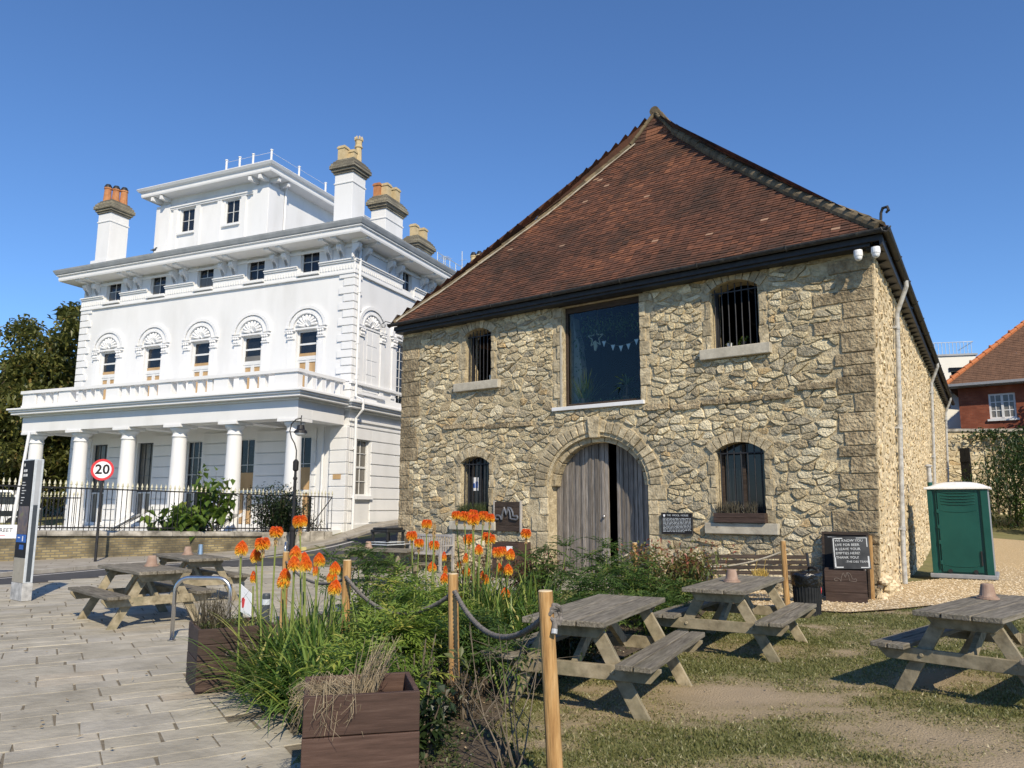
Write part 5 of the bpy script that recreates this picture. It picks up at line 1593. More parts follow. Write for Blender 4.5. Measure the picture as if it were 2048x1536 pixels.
# ---- brick wall with coping and spear railings
wt = thing('brick_wall', 'low yellow stock brick wall with weathered stone coping along the road', 'wall', (WALL_A.x, WALL_A.y, 0), math.degrees(atan2(WD.y, WD.x)))
LW = (WALL_B - WALL_A).length
LC = (WALL_C - WALL_A).length
def ctop(u): return 1.02 - .026 * u + max(0, u - 10.6) * .02
p = MB()
k = 12
for i in range(k):
    a, c = LW * i / k, LW * (i + 1) / k
    za, zc = ctop(a) - .16, ctop(c) - .16
    p.add([(a, 0, -.1), (c, 0, -.1), (c, 0, zc), (a, 0, za), (a, .3, -.1), (c, .3, -.1), (c, .3, zc), (a, .3, za)], [(0, 1, 2, 3), (5, 4, 7, 6), (3, 2, 6, 7)])
p.add([(LW, 0, -.1), (LW, .3, -.1), (LW, .3, ctop(LW) - .16), (LW, 0, ctop(LW) - .16)], [(0, 1, 2, 3)])
p.build('brickwork', M['yellowbrick'], wt, norm=False)
p = MB(); u = 0
while u < LW:
    L = R.uniform(.7, 1.2); e = min(u + L, LW + .05)
    z0, z1 = ctop(u), ctop(e)
    prof = [(-.07, -.155), (-.08, -.10), (-.06, -.02), (.02, .0), (.28, .0), (.37, -.03), (.38, -.155)]
    vs = [(u + .004, y, z0 + z) for y, z in prof] + [(e - .004, y, z1 + z) for y, z in prof]
    q = len(prof)
    p.add(vs, [(i, i + q, (i + 1) % q + q, (i + 1) % q) for i in range(q)] + [tuple(range(q)), tuple(range(2 * q - 1, q - 1, -1))], R.random())
    u = e
p.build('coping', M['coping'], wt, bevel=.012)
p = MB()
u = LW + .05
while u < LC:
    e = min(u + R.uniform(.5, .8), LC)
    p.box(u, e - .02, -.02, .3, .0, ctop(u) + R.uniform(-.03, .02)); u = e
p.build('low_kerb', M['coping'], wt, bevel=.03)
def railing(name, lab, x, y, rz, L, base, hh, sp, gate=None):
    t = thing(name, lab, 'railings', (x, y, 0), rz)
    p = MB()
    for dz in (.07, hh - .24):
        p.beam((0, 0, base(0) + dz), (L, 0, base(L) + dz), .012, .04)
    p.build('rail', M['iron'], t)
    p = MB(); p.lathe([(.0125, 0), (.0125, hh - .19)], (0, 0, 0), 6); b0 = p.build('bar', M['iron'], t)
    p = MB(); p.lathe([(.016, hh - .20), (.03, hh - .19), (.016, hh - .175), (.012, hh - .16), (.036, hh - .12), (.03, hh - .09), (.003, hh)], (0, 0, 0), 8); s0 = p.build('spearhead', M['gold'], b0)
    k = int(L / sp)
    for i in range(k + 1):
        o = b0 if i == 0 else copy_tree(b0, t)
        o.location = (i * L / k, 0, base(i * L / k))
    return t
UA = 1.9
rt_ = railing('iron_railings', 'long black railings with pale gilt spearheads on the brick wall coping', WALL_A.x + WD.x * UA + WN.x * .15, WALL_A.y + WD.y * UA + WN.y * .15, math.degrees(atan2(WD.y, WD.x)), LC - UA, lambda u: ctop(u + UA), 1.46, .142)
p = MB(); p.box(LC - UA - .95, LC - UA - .88, -.035, .035, ctop(LC) - .1, ctop(LC) + 1.25); p.build('gate_post', M['iron'], rt_)
p = MB(); p.beam((LC - UA - .88, 0, ctop(LC) + .12), (LC - UA, .02, ctop(LC) + 1.2), .02, .03); p.build('stay', M['iron'], rt_)
railing('iron_railings', 'shorter black spear railings standing further back at the left edge', -21.2, 30.2, -8, 4.9, lambda u: .72, 1.42, .155)

t = thing('flagpole', 'leaning white painted pole behind the railings at the left', 'pole', (-15.75, 24.6, .5))
p = MB(); p.tube([(0, 0, 0), (.22, .1, 3.45)], [.06, .045], 10); p.build('shaft', M['white2'], t)
t = thing('parked_van', 'dark van with white panels glimpsed through the left railings', 'van', (-27.0, 40.0, H(-27, 40) - .4), 20)
p = MB(); p.prism([(-2.3, .4), (2.4, .4), (2.4, 1.1), (1.9, 1.3), (1.3, 2.05), (-2.2, 2.15), (-2.3, 1.9)], 'y', -.95, .95); p.build('body', M['whiteplastic'], t, bevel=.06)
p = MB(); p.prism([(1.3, 1.35), (1.75, 1.35), (1.25, 1.95), (.6, 1.95), (.6, 1.35)], 'y', -.97, .97); p.prism([(-.3, 1.35), (.5, 1.35), (.5, 1.95), (-.3, 1.95)], 'y', -.97, .97); p.box(-2.32, 2.3, -.965, .965, .75, 1.02); p.build('window', M['pane'], t)
for x in (-1.5, 1.5):
    for y in (-.86, .86):
        p = MB(ROT90 if False else None); p.tube([(x, y - .11, .36), (x, y + .11, .36)], .36, 18); p.build('wheel', M['binblack'], t)

# ---- picnic tables
def picnic(name, lab, x, y, a, L, group='weathered picnic tables', rz0=0, cup=None):
    t = thing(name, lab, 'picnic table', (x, y, .0), -a, group)
    RR = random.Random(int(x * 100 + y * 10))
    p = MB()
    for k, u in enumerate((-.235, 0, .235)): p.box(u - .112, u + .112, -L / 2 + RR.uniform(-.012, .012), L / 2 + RR.uniform(-.012, .012), .715, .76, RR.random())
    p.build('tabletop', M['picnic'], t, bevel=.006)
    for s in (-1, 1):
        p = MB()
        for u in (.505, .655): p.box(s * u - .068, s * u + .068, -L / 2 + RR.uniform(-.01, .01), L / 2 + RR.uniform(-.01, .01), .415, .458, RR.random())
        p.build('bench_seat', M['picnic'], t, bevel=.006)
    for e in (-1, 1):
        y0 = e * (L / 2 - .20)
        p = MB(); p.prism([(-.30, .713), (.30, .713), (.30, .69), (.235, .61), (-.235, .61), (-.30, .69)], 'y', y0 - .022, y0 + .022, RR.random()); p.build('top_bearer', M['picleg'], t, bevel=.004)
        p = MB(); p.prism([(-.74, .413), (.74, .413), (.74, .385), (.66, .30), (-.66, .30), (-.74, .385)], 'y', y0 - .022 + e * .0, y0 + .022, RR.random()); 
        for bx in (-.36, .36): p.tube([(bx, y0 + e * .0 - .034, .36), (bx, y0 + .034, .36)], .018, 8)
        p.build('seat_bearer', M['picleg'], t, bevel=.004)
        yl = y0 - e * .046
        for s in (-1, 1):
            p = MB(); p.prism([(s * .52, 0), (s * .65, 0), (s * .24, .712), (s * .11, .712)], 'y', yl - .021, yl + .021, RR.random()); p.build('leg', M['picleg'], t, bevel=.004)
        p = MB(); p.beam((0, yl - e * .03, .36), (0, e * .10, .70), .09, .045, (1, 0, 0)); p.build('brace', M['picleg'], t)
    return t
picnic('picnic_table', 'picnic table nearest the camera, with bare top, beside the front rope posts', .80, 7.14, 26, 1.85)
picnic('picnic_table', 'picnic table with one pot in the middle of the lawn before the brown bench', 2.68, 9.42, 31, 1.95)
picnic('picnic_table', 'picnic table cut off by the right edge of the picture', 4.46, 7.36, 47, 2.0)
picnic('picnic_table', 'front picnic table of the two on the flagstones at the left', -5.35, 11.45, 136, 1.8)
picnic('picnic_table', 'picnic table on the flagstones holding a pot and a steel cup', -5.72, 14.0, 139, 1.95)
picnic('picnic_table', 'picnic table half hidden by plants in front of the black litter bin', -2.75, 16.35, 112, 1.7)
# upturned terracotta pots as table markers
def pot(lab, x, y, z, s=1.0, a=0):
    t = thing('terracotta_pot', lab, 'flowerpot', (x, y, z), a, 'upturned terracotta pots', s)
    p = MB(); p.lathe([(.085, .0), (.088, .028), (.074, .03), (.07, .05), (.055, .135), (.05, .145), (.012, .146)], (0, 0, 0), 20); p.build('body', M['pot'], t, smooth=False)
    p = MB(); p.lathe([(.10, .0), (.10, .012), (.086, .016)], (0, 0, 0), 20); p.build('rim', M['pot'], t)
pot('terracotta pot upside down on the table before the brown bench', 2.63, 9.43, .761)
pot('greyish terracotta pot upside down on the table at the right edge', 4.67, 7.77, .761, 1.0)
pot('terracotta pot upside down on the front left flagstone table', -5.29, 11.58, .761, 1.05)
pot('terracotta pot standing beside a steel cup on a flagstone table', -5.85, 14.2, .761)
pot('terracotta pot on the table in front of the black litter bin', -3.0, 16.45, .761)
pot('terracotta pot upside down on the seat of the brown bench', 3.72, 13.38, .415)
t = thing('steel_cup', 'tall steel beaker beside the terracotta pot on a flagstone table', 'cup', (-5.68, 14.35, .761))
p = MB(); p.lathe([(.055, 0), (.04, .18), (.036, .18), (.05, .01)], (0, 0, 0), 14); p.build('body', M['steel'], t, smooth=False)

# ---- planters
def planter(lab, x, y, rz, w_, d, h, rows, m_, inset=.1):
    t = thing('wooden_planter', lab, 'planter', (x, y, .02), rz, 'dark wooden box planters')
    rh = h / rows
    for nm, a, c, ax in (('front_boards', -w_ / 2, w_ / 2, 0), ('back_boards', -w_ / 2, w_ / 2, 1), ('side_boards', -d / 2, d / 2, 2), ('side_boards', -d / 2, d / 2, 3)):
        p = MB()
        for k in range(rows):
            z0, z1 = k * rh + .002, (k + 1) * rh - .003
            o = .0 if k % 2 else .0015
            if ax == 0: p.box(-w_ / 2 + o, w_ / 2 - o, -d / 2 - .0 + o, -d / 2 + .032, z0, z1, random.random())
            if ax == 1: p.box(-w_ / 2 + o, w_ / 2 - o, d / 2 - .032, d / 2 - o, z0, z1, random.random())
            if ax == 2: p.box(-w_ / 2 + o + .0005, -w_ / 2 + .032, -d / 2 + .0325, d / 2 - .0325, z0, z1, random.random())
            if ax == 3: p.box(w_ / 2 - .032, w_ / 2 - o - .0005, -d / 2 + .0325, d / 2 - .0325, z0, z1, random.random())
        p.build(nm, m_, t, bevel=.005)
    p = MB(); p.box(-w_ / 2 + .033, w_ / 2 - .033, -d / 2 + .033, d / 2 - .033, .05, h - inset); p.build('soil', M['soil'], t)
    return t
pa = planter('dark planter of four boards with withered heather beside the steel hoop', -2.62, 7.46, 30, .66, .60, .545, 4, M['planter'], .05)
emblem(pa, .16, .0035, Matrix.Translation((.06, -.3015, .345)), M['etch'])
p = MB(); sprigs(p, 150, R, .12, .1, .34, .003, .7, (-.18, .02, .49)); p.build('dry_heather', M['l_heather'], pa, norm=False)
p = MB()
for _ in range(420): leafquad(p, (R.uniform(-.3, .12), R.uniform(-.25, .25), .50 + R.uniform(0, .07)), rdir(R, .5), R.uniform(.03, .07), .012, R, R.random(), .3)
p.build('low_weeds', M['l_weed'], pa, norm=False)
p = MB(); strap_clump(p, 14, R, .1, .5, .016, .3, (.15, .05, .5), (.2, .7), .97); p.build('dry_leaves', M['l_poker'], pa, norm=False)
pb = planter('reddish brown planter in front with a tangle of dry straw spilling over', -.86, 4.60, 14, .62, .52, .63, 3, M['planter_red'], .12)
p = MB()
for _ in range(330):
    x, y = R.uniform(-.24, .02), R.uniform(-.22, .08)
    a = R.uniform(pi * .75, pi * 1.6); L = R.uniform(.08, .26)
    z = .56 + R.uniform(0, .09)
    q1 = (x + cos(a) * L * .5, y + sin(a) * L * .4, z + R.uniform(-.01, .07))
    q2 = (x + cos(a) * L * .8, y + sin(a) * L * .7, z + R.uniform(-.14, .03))
    q3 = (q2[0] + R.uniform(-.06, .06), q2[1] + R.uniform(-.04, .02), q2[2] - R.uniform(0, .07))
    p.tube([(x, y, z - .02), q1, q2, q3], [.0019, .0017, .0014, .0008], 4, R.random(), False)
for _ in range(90):
    a = R.uniform(-.6, 1.3); L = R.uniform(.12, .36)
    x, y = R.uniform(-.05, .08), R.uniform(-.05, .12)
    p.tube([(x, y, .53), (x + L * .25 * cos(a), y + .1 * R.uniform(-1, 1), .55 + L * .5), (x + L * .5 * cos(a), y + .2 * R.uniform(-1, 1), .55 + L * .9)], [.0026, .002, .001], 4, R.random(), False)
p.build('dry_straw', M['straw'], pb, norm=False)
p = MB()
for _ in range(60): leafquad(p, (.17 + R.uniform(-.05, .05), -.1 + R.uniform(-.05, .05), .52), rdir(R, .6), R.uniform(.03, .06), .025, R, R.random(), .2)
p.build('green_sprout', M['l_weed'], pb, norm=False)
pc = planter('low dark planter with a scratched emblem under the chalkboard', 5.80, 13.72, -23, .66, .58, .56, 3, M['planter'], .05)
emblem(pc, .19, .004, Matrix.Translation((0, -.2915, .43)), M['etch'])
px = planter('brown box planter with a small white label by the left jamb of the arch', *wl(-7.75, -.55)[:2], -WAZ, .75, .5, .80, 4, M['planter'], .05)
p = MB(); p.box(.05, .22, -.256, -.2515, .60, .72); p.build('label_plate', M['signwhite'], px)

# ---- chalkboards
t = thing('chalkboard', 'tall black framed menu chalkboard leaning on the wall at the warehouse corner', 'chalkboard', (*wl(-.50, -.24)[:2], .03), -WAZ)
T_ = Matrix.Rotation(radians(-6), 4, 'X')
p = MB(T_); p.box(-.36, .36, -.02, .02, .05, 1.12); p.build('board', M['roomdark'], t)
p = MB(T_)
for a in ((-.40, .40, 1.12, 1.17), (-.40, .40, 0, .05), (-.40, -.36, .05, 1.12), (.36, .40, .05, 1.12)): p.box(a[0], a[1], -.035, .025, a[2], a[3])
p.build('frame', M['bench_brown'], t, bevel=.004)
p = MB(T_); p.box(.402, .435, -.02, .10, 0, 1.12); p.build('edge_strip', M['post'], t)
for s, u, z, sz in (('S', .30, 1.0, .10), ('NK', .32, .62, .10)):
    text('lettering', s, sz, M['chalk'], t, T_ @ upright(u, -.0225, z), 'RIGHT', .001)
p = MB(T_); p.box(.325, .332, -.0235, -.0205, .08, 1.08); p.box(-.3, .325, -.0235, -.0205, 1.074, 1.08); p.build('chalk_line', M['chalk'], t)
q = (5.97, 13.80)
t = thing('chalkboard', 'small grey slate with a handwritten note about empties, standing on the planter', 'chalkboard', (q[0], q[1], .57), -26)
T_ = Matrix.Rotation(radians(-9), 4, 'X') @ Matrix.Rotation(radians(-2), 4, 'Y')
p = MB(T_); p.box(-.30, .30, -.015, .015, 0, .56); p.build('board', M['slate'], t, bevel=.004)
for k, s in enumerate(('WE KNOW YOU', 'LIVE FOR BEER', '& LEAVE YOUR', 'EMPTIES HERE!', 'THANK YOU!', '-THE DBS TEAM')):
    text('lettering', s, .060 if k != 5 else .05, M['chalk'], t, T_ @ upright(-.25 if k != 5 else -.1, -.017, .49 - k * .073), 'LEFT', .001, 1.02)
p = MB(T_)
for a in ((-.28, -.265, .1, .54), (-.28, -.12, .525, .54), (.10, .27, .53, .54), (.262, .275, .38, .54), (-.28, -.255, .02, .2), (-.28, -.14, .02, .04), (.14, .285, .02, .035), (.262, .285, .02, .22)): p.box(a[0], a[1], -.018, -.0155, a[2], a[3])
p.build('chalk_border', M['chalk'], t)

# ---- rubbish bin, benches
t = thing('rubbish_bin', 'black ribbed rubbish bin lined with a shiny black bag by the brown bench', 'bin', (4.52, 12.12, .02))
p = MB(); p.lathe([(.185, 0), (.20, .52), (.205, .60)], (0, 0, 0), 28)
for k in range(28): p.tube([(.187 * cos(k * 2 * pi / 28), .187 * sin(k * 2 * pi / 28), .02), (.203 * cos(k * 2 * pi / 28), .203 * sin(k * 2 * pi / 28), .5)], .006, 4)
p.build('body', M['binblack'], t)
p = MB()
prof = [(.208, .43), (.222, .47), (.216, .53), (.228, .58), (.225, .625), (.20, .64), (.17, .60), (.05, .52)]
nn = 36
vs, fs = [], []
for r_, z in prof:
    for k in range(nn):
        a = 2 * pi * k / nn
        d = .014 * noise.noise(Vector((cos(a) * 4, sin(a) * 4, z * 14))) + .010 * noise.noise(Vector((cos(a) * 11, sin(a) * 11, z * 9)))
        vs.append(((r_ + d) * cos(a), (r_ + d) * sin(a), z + .03 * noise.noise(Vector((cos(a) * 3, sin(a) * 3, 2 + z * 5)))))
for i in range(len(prof) - 1):
    for k in range(nn): fs.append((i * nn + k, i * nn + (k + 1) % nn, (i + 1) * nn + (k + 1) % nn, (i + 1) * nn + k))
p.add(vs, fs); p.build('bag', M['bag'], t, smooth=True)
t = thing('park_bench', 'brown slatted bench with dark iron ends facing the lawn', 'bench', (4.27, 13.5, -.02), 0)
t.rotation_euler = (0, 0, radians(-4))
p = MB()
for k in range(4): p.box(-.86, .86, .20 + .032 * k, .235 + .032 * k, .50 + .088 * k, .565 + .088 * k, random.random())
p.build('backrest', M['bench_brown'], t, bevel=.004)
p = MB()
for k in range(5): p.box(-.86, .86, -.26 + .088 * k, -.185 + .088 * k, .40, .43, random.random())
p.build('seat', M['bench_brown'], t, bevel=.004)
for x in (-.88, .88):
    p = MB(); p.tube([(x, -.28, 0), (x, -.26, .22), (x, -.24, .39), (x, .2, .39), (x, .26, .6), (x, .33, .87)], .026, 8); p.tube([(x, .2, .39), (x, .24, .2), (x, .3, 0)], .026, 8); p.tube([(x, .27, .62), (x, .05, .64), (x, -.22, .62), (x, -.27, .54), (x, -.25, .4)], .022, 8)
    e = p.build('bench_end', M['iron'], t)
    p = MB(); p.tube([(x - .008, -.27, .30), (x + .008, -.27, .30)], .075, 14); p.build('medallion', M['signred'], e)
q = wl(-10.55, -.45)
t = thing('park_bench', 'pale grey slatted bench against the warehouse wall behind the poker flowers', 'bench', (q[0], q[1], .03), -WAZ)
p = MB()
for k in range(17): p.box(-.64 + k * .08, -.60 + k * .08, .18, .205, .48, .84)
p.box(-.72, .72, .17, .215, .84, .90); p.box(-.72, .72, .17, .215, .43, .48)
p.build('backrest', M['bench_grey'], t, bevel=.003)
p = MB()
for k in range(5): p.box(-.72, .72, -.28 + k * .088, -.20 + k * .088, .41, .435)
p.build('seat', M['bench_grey'], t, bevel=.003)
for x in (-.74, .74):
    p = MB(); p.box(x - .03, x + .03, .17, .23, 0, .92); p.box(x - .03, x + .03, -.30, -.24, 0, .62); p.box(x - .035, x + .035, -.33, .17, .62, .65); p.build('bench_end', M['bench_grey'], t, bevel=.004)

# ---- portable toilet
q = wl(.62, 5.75)
t = thing('portable_toilet', 'dark green plastic portable toilet with a white roof beside the warehouse wall', 'portable toilet', (q[0], q[1], .06), -WAZ + 4)
p = MB(); p.box(-.66, .66, -.66, .72, 0, .10); p.build('base', M['greyplastic'], t, bevel=.02)
p = MB()
p.box(-.57, .57, -.56, .60, .10, 2.02); p.box(-.60, -.50, -.62, -.561, .10, 2.0); p.box(.46, .60, -.62, -.561, .10, 2.0)
for x in (-.44, -.40): p.box(x, x + .012, -.60, -.561, .2, 1.95)
p.build('cabin', M['green'], t, bevel=.02)
p = MB()
for a in range(6): p.box(.575, .60, -.5 + a * .19, -.38 + a * .19, .16, 2.0)
p.box(.572, .585, -.55, .6, .1, 2.02); p.build('side_wall', M['greyplastic'], t, bevel=.01)
p = MB(); p.box(-.40, .40, -.59, -.561, .14, 1.98)
for k in range(5): p.tube([(-.34, -.585, 1.92 - .065 * k), (-.15, -.60, 1.905 - .065 * k), (.15, -.60, 1.905 - .065 * k), (.34, -.585, 1.92 - .065 * k)], .014, 6)
for z in (1.52, .30): p.tube([(-.37, -.588, z), (-.2, -.594, z - .035), (0, -.594, z - .045), (.2, -.594, z - .035), (.37, -.588, z)], .009, 6)
d = p.build('door', M['green'], t, bevel=.012)
for z in (1.45, 1.1, .75, .3):
    p = MB(); p.box(-.44, -.39, -.615, -.59, z, z + .09); p.build('hinge', M['green'], d, bevel=.006)
p = MB(); p.box(.37, .40, -.625, -.591, .3, .62); p.build('handle', M['black'], d, bevel=.006)
for x in (-.25, .25): 
    p = MB(); p.tube([(x, -.625, .16), (x, -.58, .16)], .045, 12); p.build('foot_hole', M['black'], d)
p = MB()
n1 = 10
vs = []
for j in range(n1 + 1):
    for i in range(n1 + 1):
        a, c = -1 + 2 * i / n1, -1 + 2 * j / n1
        vs.append((a * .66, c * .68 + .02, 2.03 + .14 * (1 - abs(a) ** 3) * (1 - abs(c) ** 3)))
fs = [(j * (n1 + 1) + i, j * (n1 + 1) + i + 1, (j + 1) * (n1 + 1) + i + 1, (j + 1) * (n1 + 1) + i) for j in range(n1) for i in range(n1)]
p.add(vs, fs); p.box(-.66, .66, -.66, .70, 1.99, 2.04); p.build('roof', M['whiteplastic'], t, bevel=.01)
p = MB(); p.lathe([(.055, 2.04), (.055, 2.16)], (-.54, -.40, 0), 14); p.build('vent_base', M['green'], t)
p = MB(); p.lathe([(.05, 2.16), (.05, 2.52), (.085, 2.53), (.085, 2.55), (.03, 2.58)], (-.54, -.40, 0), 14); p.build('vent_pipe', M['pipe'], t)

# ---- round posts and ropes
def post(lab, x, y, h, r, lean=(0, 0)):
    t = thing('rope_post', lab, 'post', (x, y, .0), 0, 'round wooden rope posts')
    p = MB(); p.tube([(0, 0, -.02), (lean[0] * .5, lean[1] * .5, h * .5), (lean[0], lean[1], h - .004)], [r * 1.12, r * 1.04, r], 18); p.build('shaft', M['post'], t, smooth=False)
    p = MB(); p.lathe([(r * .985, 0), (r * .9, .006), (.001, .008)], (lean[0], lean[1], h - .004), 18); p.build('cut_end', M['postend'], t)
    return t
PO = {'C': (.26, 4.68, 1.155, .044, (-.06, 0)), 'B': (-.45, 6.47, 1.10, .042, (-.03, 0)), 'A': (-1.69, 8.1, 1.095, .043, (0, 0)), 'D': (2.15, 13.7, 1.02, .042, (0, 0)), 'E': (4.24, 12.2, 1.125, .042, (-.02, 0)), 'F': (-3.04, 10.6, 1.03, .042, (0, 0))}
for k, lab in (('C', 'nearest orange round post with a knotted rope end'), ('B', 'peeling round post between two sagging ropes'), ('A', 'smooth round post standing in front of the left poker flowers'), ('D', 'round post in front of the arched doors'), ('E', 'tall knotty post in front of the brown bench'), ('F', 'grey shaded round post behind the left poker flowers')):
    post(lab, *PO[k])
def rope(lab, a, b, sagd, r=.0115, m_='rope', twist=70):
    a, b = Vector(a), Vector(b)
    t = thing('rope', lab, 'rope', (0, 0, 0), 0, 'ropes strung between the posts')
    t.location = a
    L = (b - a).length * (1 + 2.6 * (sagd / (b - a).length) ** 2)
    n = max(30, int(L * 50))
    p = MB()
    sdv = (b - a).cross(Vector((0, 0, 1))).normalized()
    for s in range(3):
        pts = []
        for i in range(n + 1):
            u = i / n
            c = (b - a) * u - Vector((0, 0, sagd * 4 * u * (1 - u)))
            th = twist * u * L + s * 2 * pi / 3
            pts.append(c + sdv * (r * .95 * cos(th)) + Vector((0, 0, r * .95 * sin(th))))
        p.tube(pts, r, 5, R.random())
    p.build('strands', M[m_], t, smooth=True, norm=False)
    return t
pA, pB, pC = Vector((-1.69, 8.06, .93)), Vector((-.46, 6.43, .96)), Vector((.21, 4.69, 1.02))
rope('grey rope sagging from the smooth post to the peeling post', pA, pB, .26)
rr_ = rope('grey rope sagging from the peeling post to the knotted nearest post', pB, pC, .23)
p = MB()
for k in range(3): 
    c = Vector(pC) - rr_.location + Vector((.045, -.03, .0))
    p.tube([c + Vector((.035 * cos(a), .02 * sin(a * 2 + k), .045 * sin(a) + (k - 1) * .014)) for a in [2 * pi * i / 14 for i in range(15)]], .013, 7)
p.tube([c + Vector((.0, -.01, -.02)), c + Vector((-.005, -.04, -.075))], [.014, .017], 8)
p.build('knot', M['rope'], rr_)
p = MB(); p.tube([c + Vector((-.005, -.04, -.075)), c + Vector((-.008, -.05, -.10))], [.018, .018], 8); p.build('taped_end', M['lead'], rr_)
rope('dark rope from the shaded post to the smooth post', (-3.02, 10.56, .90), (-1.72, 8.14, .90), .14, .0095, 'rope')
rope('pale rope climbing from the shrubs to the post at the arched doors', (.75, 12.3, .55), (2.13, 13.66, .88), .06, .009, 'rope_pale')
rp_ = rope('pale frayed rope from the red and green shrub to the tall knotty post', (2.85, 12.9, .70), (4.28, 12.16, 1.0), .12, .009, 'rope_pale')
t = thing('hay_tuft', 'tuft of golden hay hanging from the pale frayed rope', 'hay', (3.88, 12.3, .60))
p = MB(); sprigs(p, 160, R, .10, .02, .13, .004, .5, (0, 0, -.04))
for dx_ in (-.08, .05): p.tube([(dx_, 0, .06), (dx_ + .04, 0, .22)], .003, 4)
p.build('stalks', M['hay'], t, norm=False)

# ================================================================== PLANTS IN THE BED
RP = random.Random(2024)
def poker_head_mesh(kind, seed):
    r_ = random.Random(seed)
    p = MB()
    if kind == 'bud':
        Lh, W = .10, .034
    elif kind == 'flared':
        Lh, W = .085, .060
    else:
        Lh, W = .100, .056
    n = 150 if kind != 'bud' else 90
    for i in range(n):
        t = (i + r_.random()) / n                      # 0 bottom .. 1 top
        a = i * 2.399963 + r_.uniform(-.2, .2)
        if kind == 'flared': wr = W * (.55 + .6 * sin(pi * (.15 + .7 * t)))
        else: wr = W * sin(pi * (.22 + .74 * t)) ** .8
        z = Lh * t
        d = Vector((cos(a), sin(a), 0))
        base = d * wr * .45 + Vector((0, 0, z + .012))
        drop = .95 - .9 * t if kind != 'bud' else .55 - .9 * t
        tip = d * wr + Vector((0, 0, z + .012 - .030 * drop))
        s = Vector((-sin(a), cos(a), 0)) * .0042
        u = (tip - base).cross(s).normalized() * .0042
        tone = max(0, min(1, t * 1.05 + r_.uniform(-.16, .16)))
        p.add([base - s, base + u, base + s, base - u, tip - s * .7, tip + u * .7, tip + s * .7, tip - u * .7], [(0, 1, 5, 4), (1, 2, 6, 5), (2, 3, 7, 6), (3, 0, 4, 7), (4, 5, 6, 7)], tone)
    p.ball((0, 0, Lh * .5), W * .5, 8, (1, 1, 1.7), .7)
    p.ball((0, 0, Lh + .006), .010, 6, (1, 1, 1.3), .95)
    return p
HEADS = {}
for k in ('full', 'flared', 'bud'):
    o = poker_head_mesh(k, len(k)).build('flower_head', M['floret'], norm=False)
    HEADS[k] = o.data
    bpy.data.objects.remove(o)
def poker_plant(lab, x, y, stalks, nleaf, rad, L, extra=()):
    t = thing('red_hot_poker', lab, 'flowering plant', (x, y, .03), 0, 'red hot poker plants')
    p = MB()
    strap_clump(p, nleaf, RP, rad, L, .027, .46, up=(.5, 1.0), seg=7)
    for (cx, cy, n_, r2) in extra: strap_clump(p, n_, RP, r2, L * .9, .026, .55, (cx - x, cy - y, 0), (.45, 1.0), seg=7)
    p.build('leaves', M['l_poker'], t, norm=False)
    for (hx, hy, hz, kind) in stalks:
        bx, by = hx + RP.uniform(-.10, .10), hy + RP.uniform(-.08, .08)
        bx, by = bx + (x - bx) * .18, by + (y - by) * .18
        p = MB()
        mx_, my_ = (bx + hx) / 2 + RP.uniform(-.02, .02), (by + hy) / 2
        p.tube([(bx - x, by - y, 0), (mx_ - x, my_ - y, hz * .5), (hx - x, hy - y, hz - .08)], [.011, .009, .0075], 7)
        st_ = p.build('flower_stalk', M['stem'], t)
        if kind == 'withered':
            p = MB()
            for i in range(60):
                a = RP.uniform(0, 6.3); z = RP.uniform(-.09, .06)
                p.tube([(hx - x + .008 * cos(a), hy - y + .008 * sin(a), hz + z), (hx - x + .024 * cos(a), hy - y + .024 * sin(a), hz + z - .03)], .0035, 4)
            p.build('flower_head', M['withered'], st_); continue
        o = bpy.data.objects.new('flower_head', HEADS[kind])
        COL.objects.link(o); o.parent = st_
        s = RP.uniform(.92, 1.12) if kind != 'bud' else RP.uniform(.9, 1.05)
        s *= 1.0
        o.location = (hx - x, hy - y, hz - .055 * s); o.scale = (s, s, s)
        o.rotation_euler = (RP.uniform(-.12, .12), RP.uniform(-.12, .12), RP.uniform(0, 6))
        if kind == 'flared':
            p = MB()
            for i in range(36):
                a = RP.uniform(0, 6.3); z = RP.uniform(.0, .07)
                p.tube([(hx - x + .007 * cos(a), hy - y + .007 * sin(a), hz - .05 - z), (hx - x + .018 * cos(a), hy - y + .018 * sin(a), hz - .075 - z)], .003, 4)
            p.build('spent_florets', M['withered'], st_)
    return t
F_, A_, B_, Wd = 'full', 'flared', 'bud', 'withered'
LH = [(-2.44, 7.09, 1.24, F_), (-2.38, 7.34, 1.16, F_), (-2.28, 7.2, 1.28, A_), (-2.22, 7.38, 1.38, A_), (-2.0, 7.4, 1.48, A_), (-2.14, 7.41, .93, F_), (-2.01, 7.02, 1.01, F_), (-2.42, 7.41, .95, B_)]
LH2 = [(-1.91, 6.95, 1.21, F_), (-1.91, 6.91, 1.12, F_), (-2.0, 7.57, 1.11, F_), (-1.86, 7.11, 1.10, F_), (-1.73, 7.09, 1.14, F_), (-1.91, 7.7, .99, B_), (-1.63, 7.28, 1.05, F_), (-1.72, 7.57, .95, F_), (-1.63, 7.28, .88, F_)]
RH = [(-1.3, 10.22, 1.24, A_), (-1.15, 9.73, 1.17, A_), (-.99, 10.04, 1.13, A_), (-1.08, 9.94, 1.40, A_), (-.9, 9.09, 1.36, Wd), (-.88, 10.29, .96, B_), (-.96, 9.55, .89, F_), (-.85, 10.12, .80, B_), (-.81, 9.62, .75, F_)]
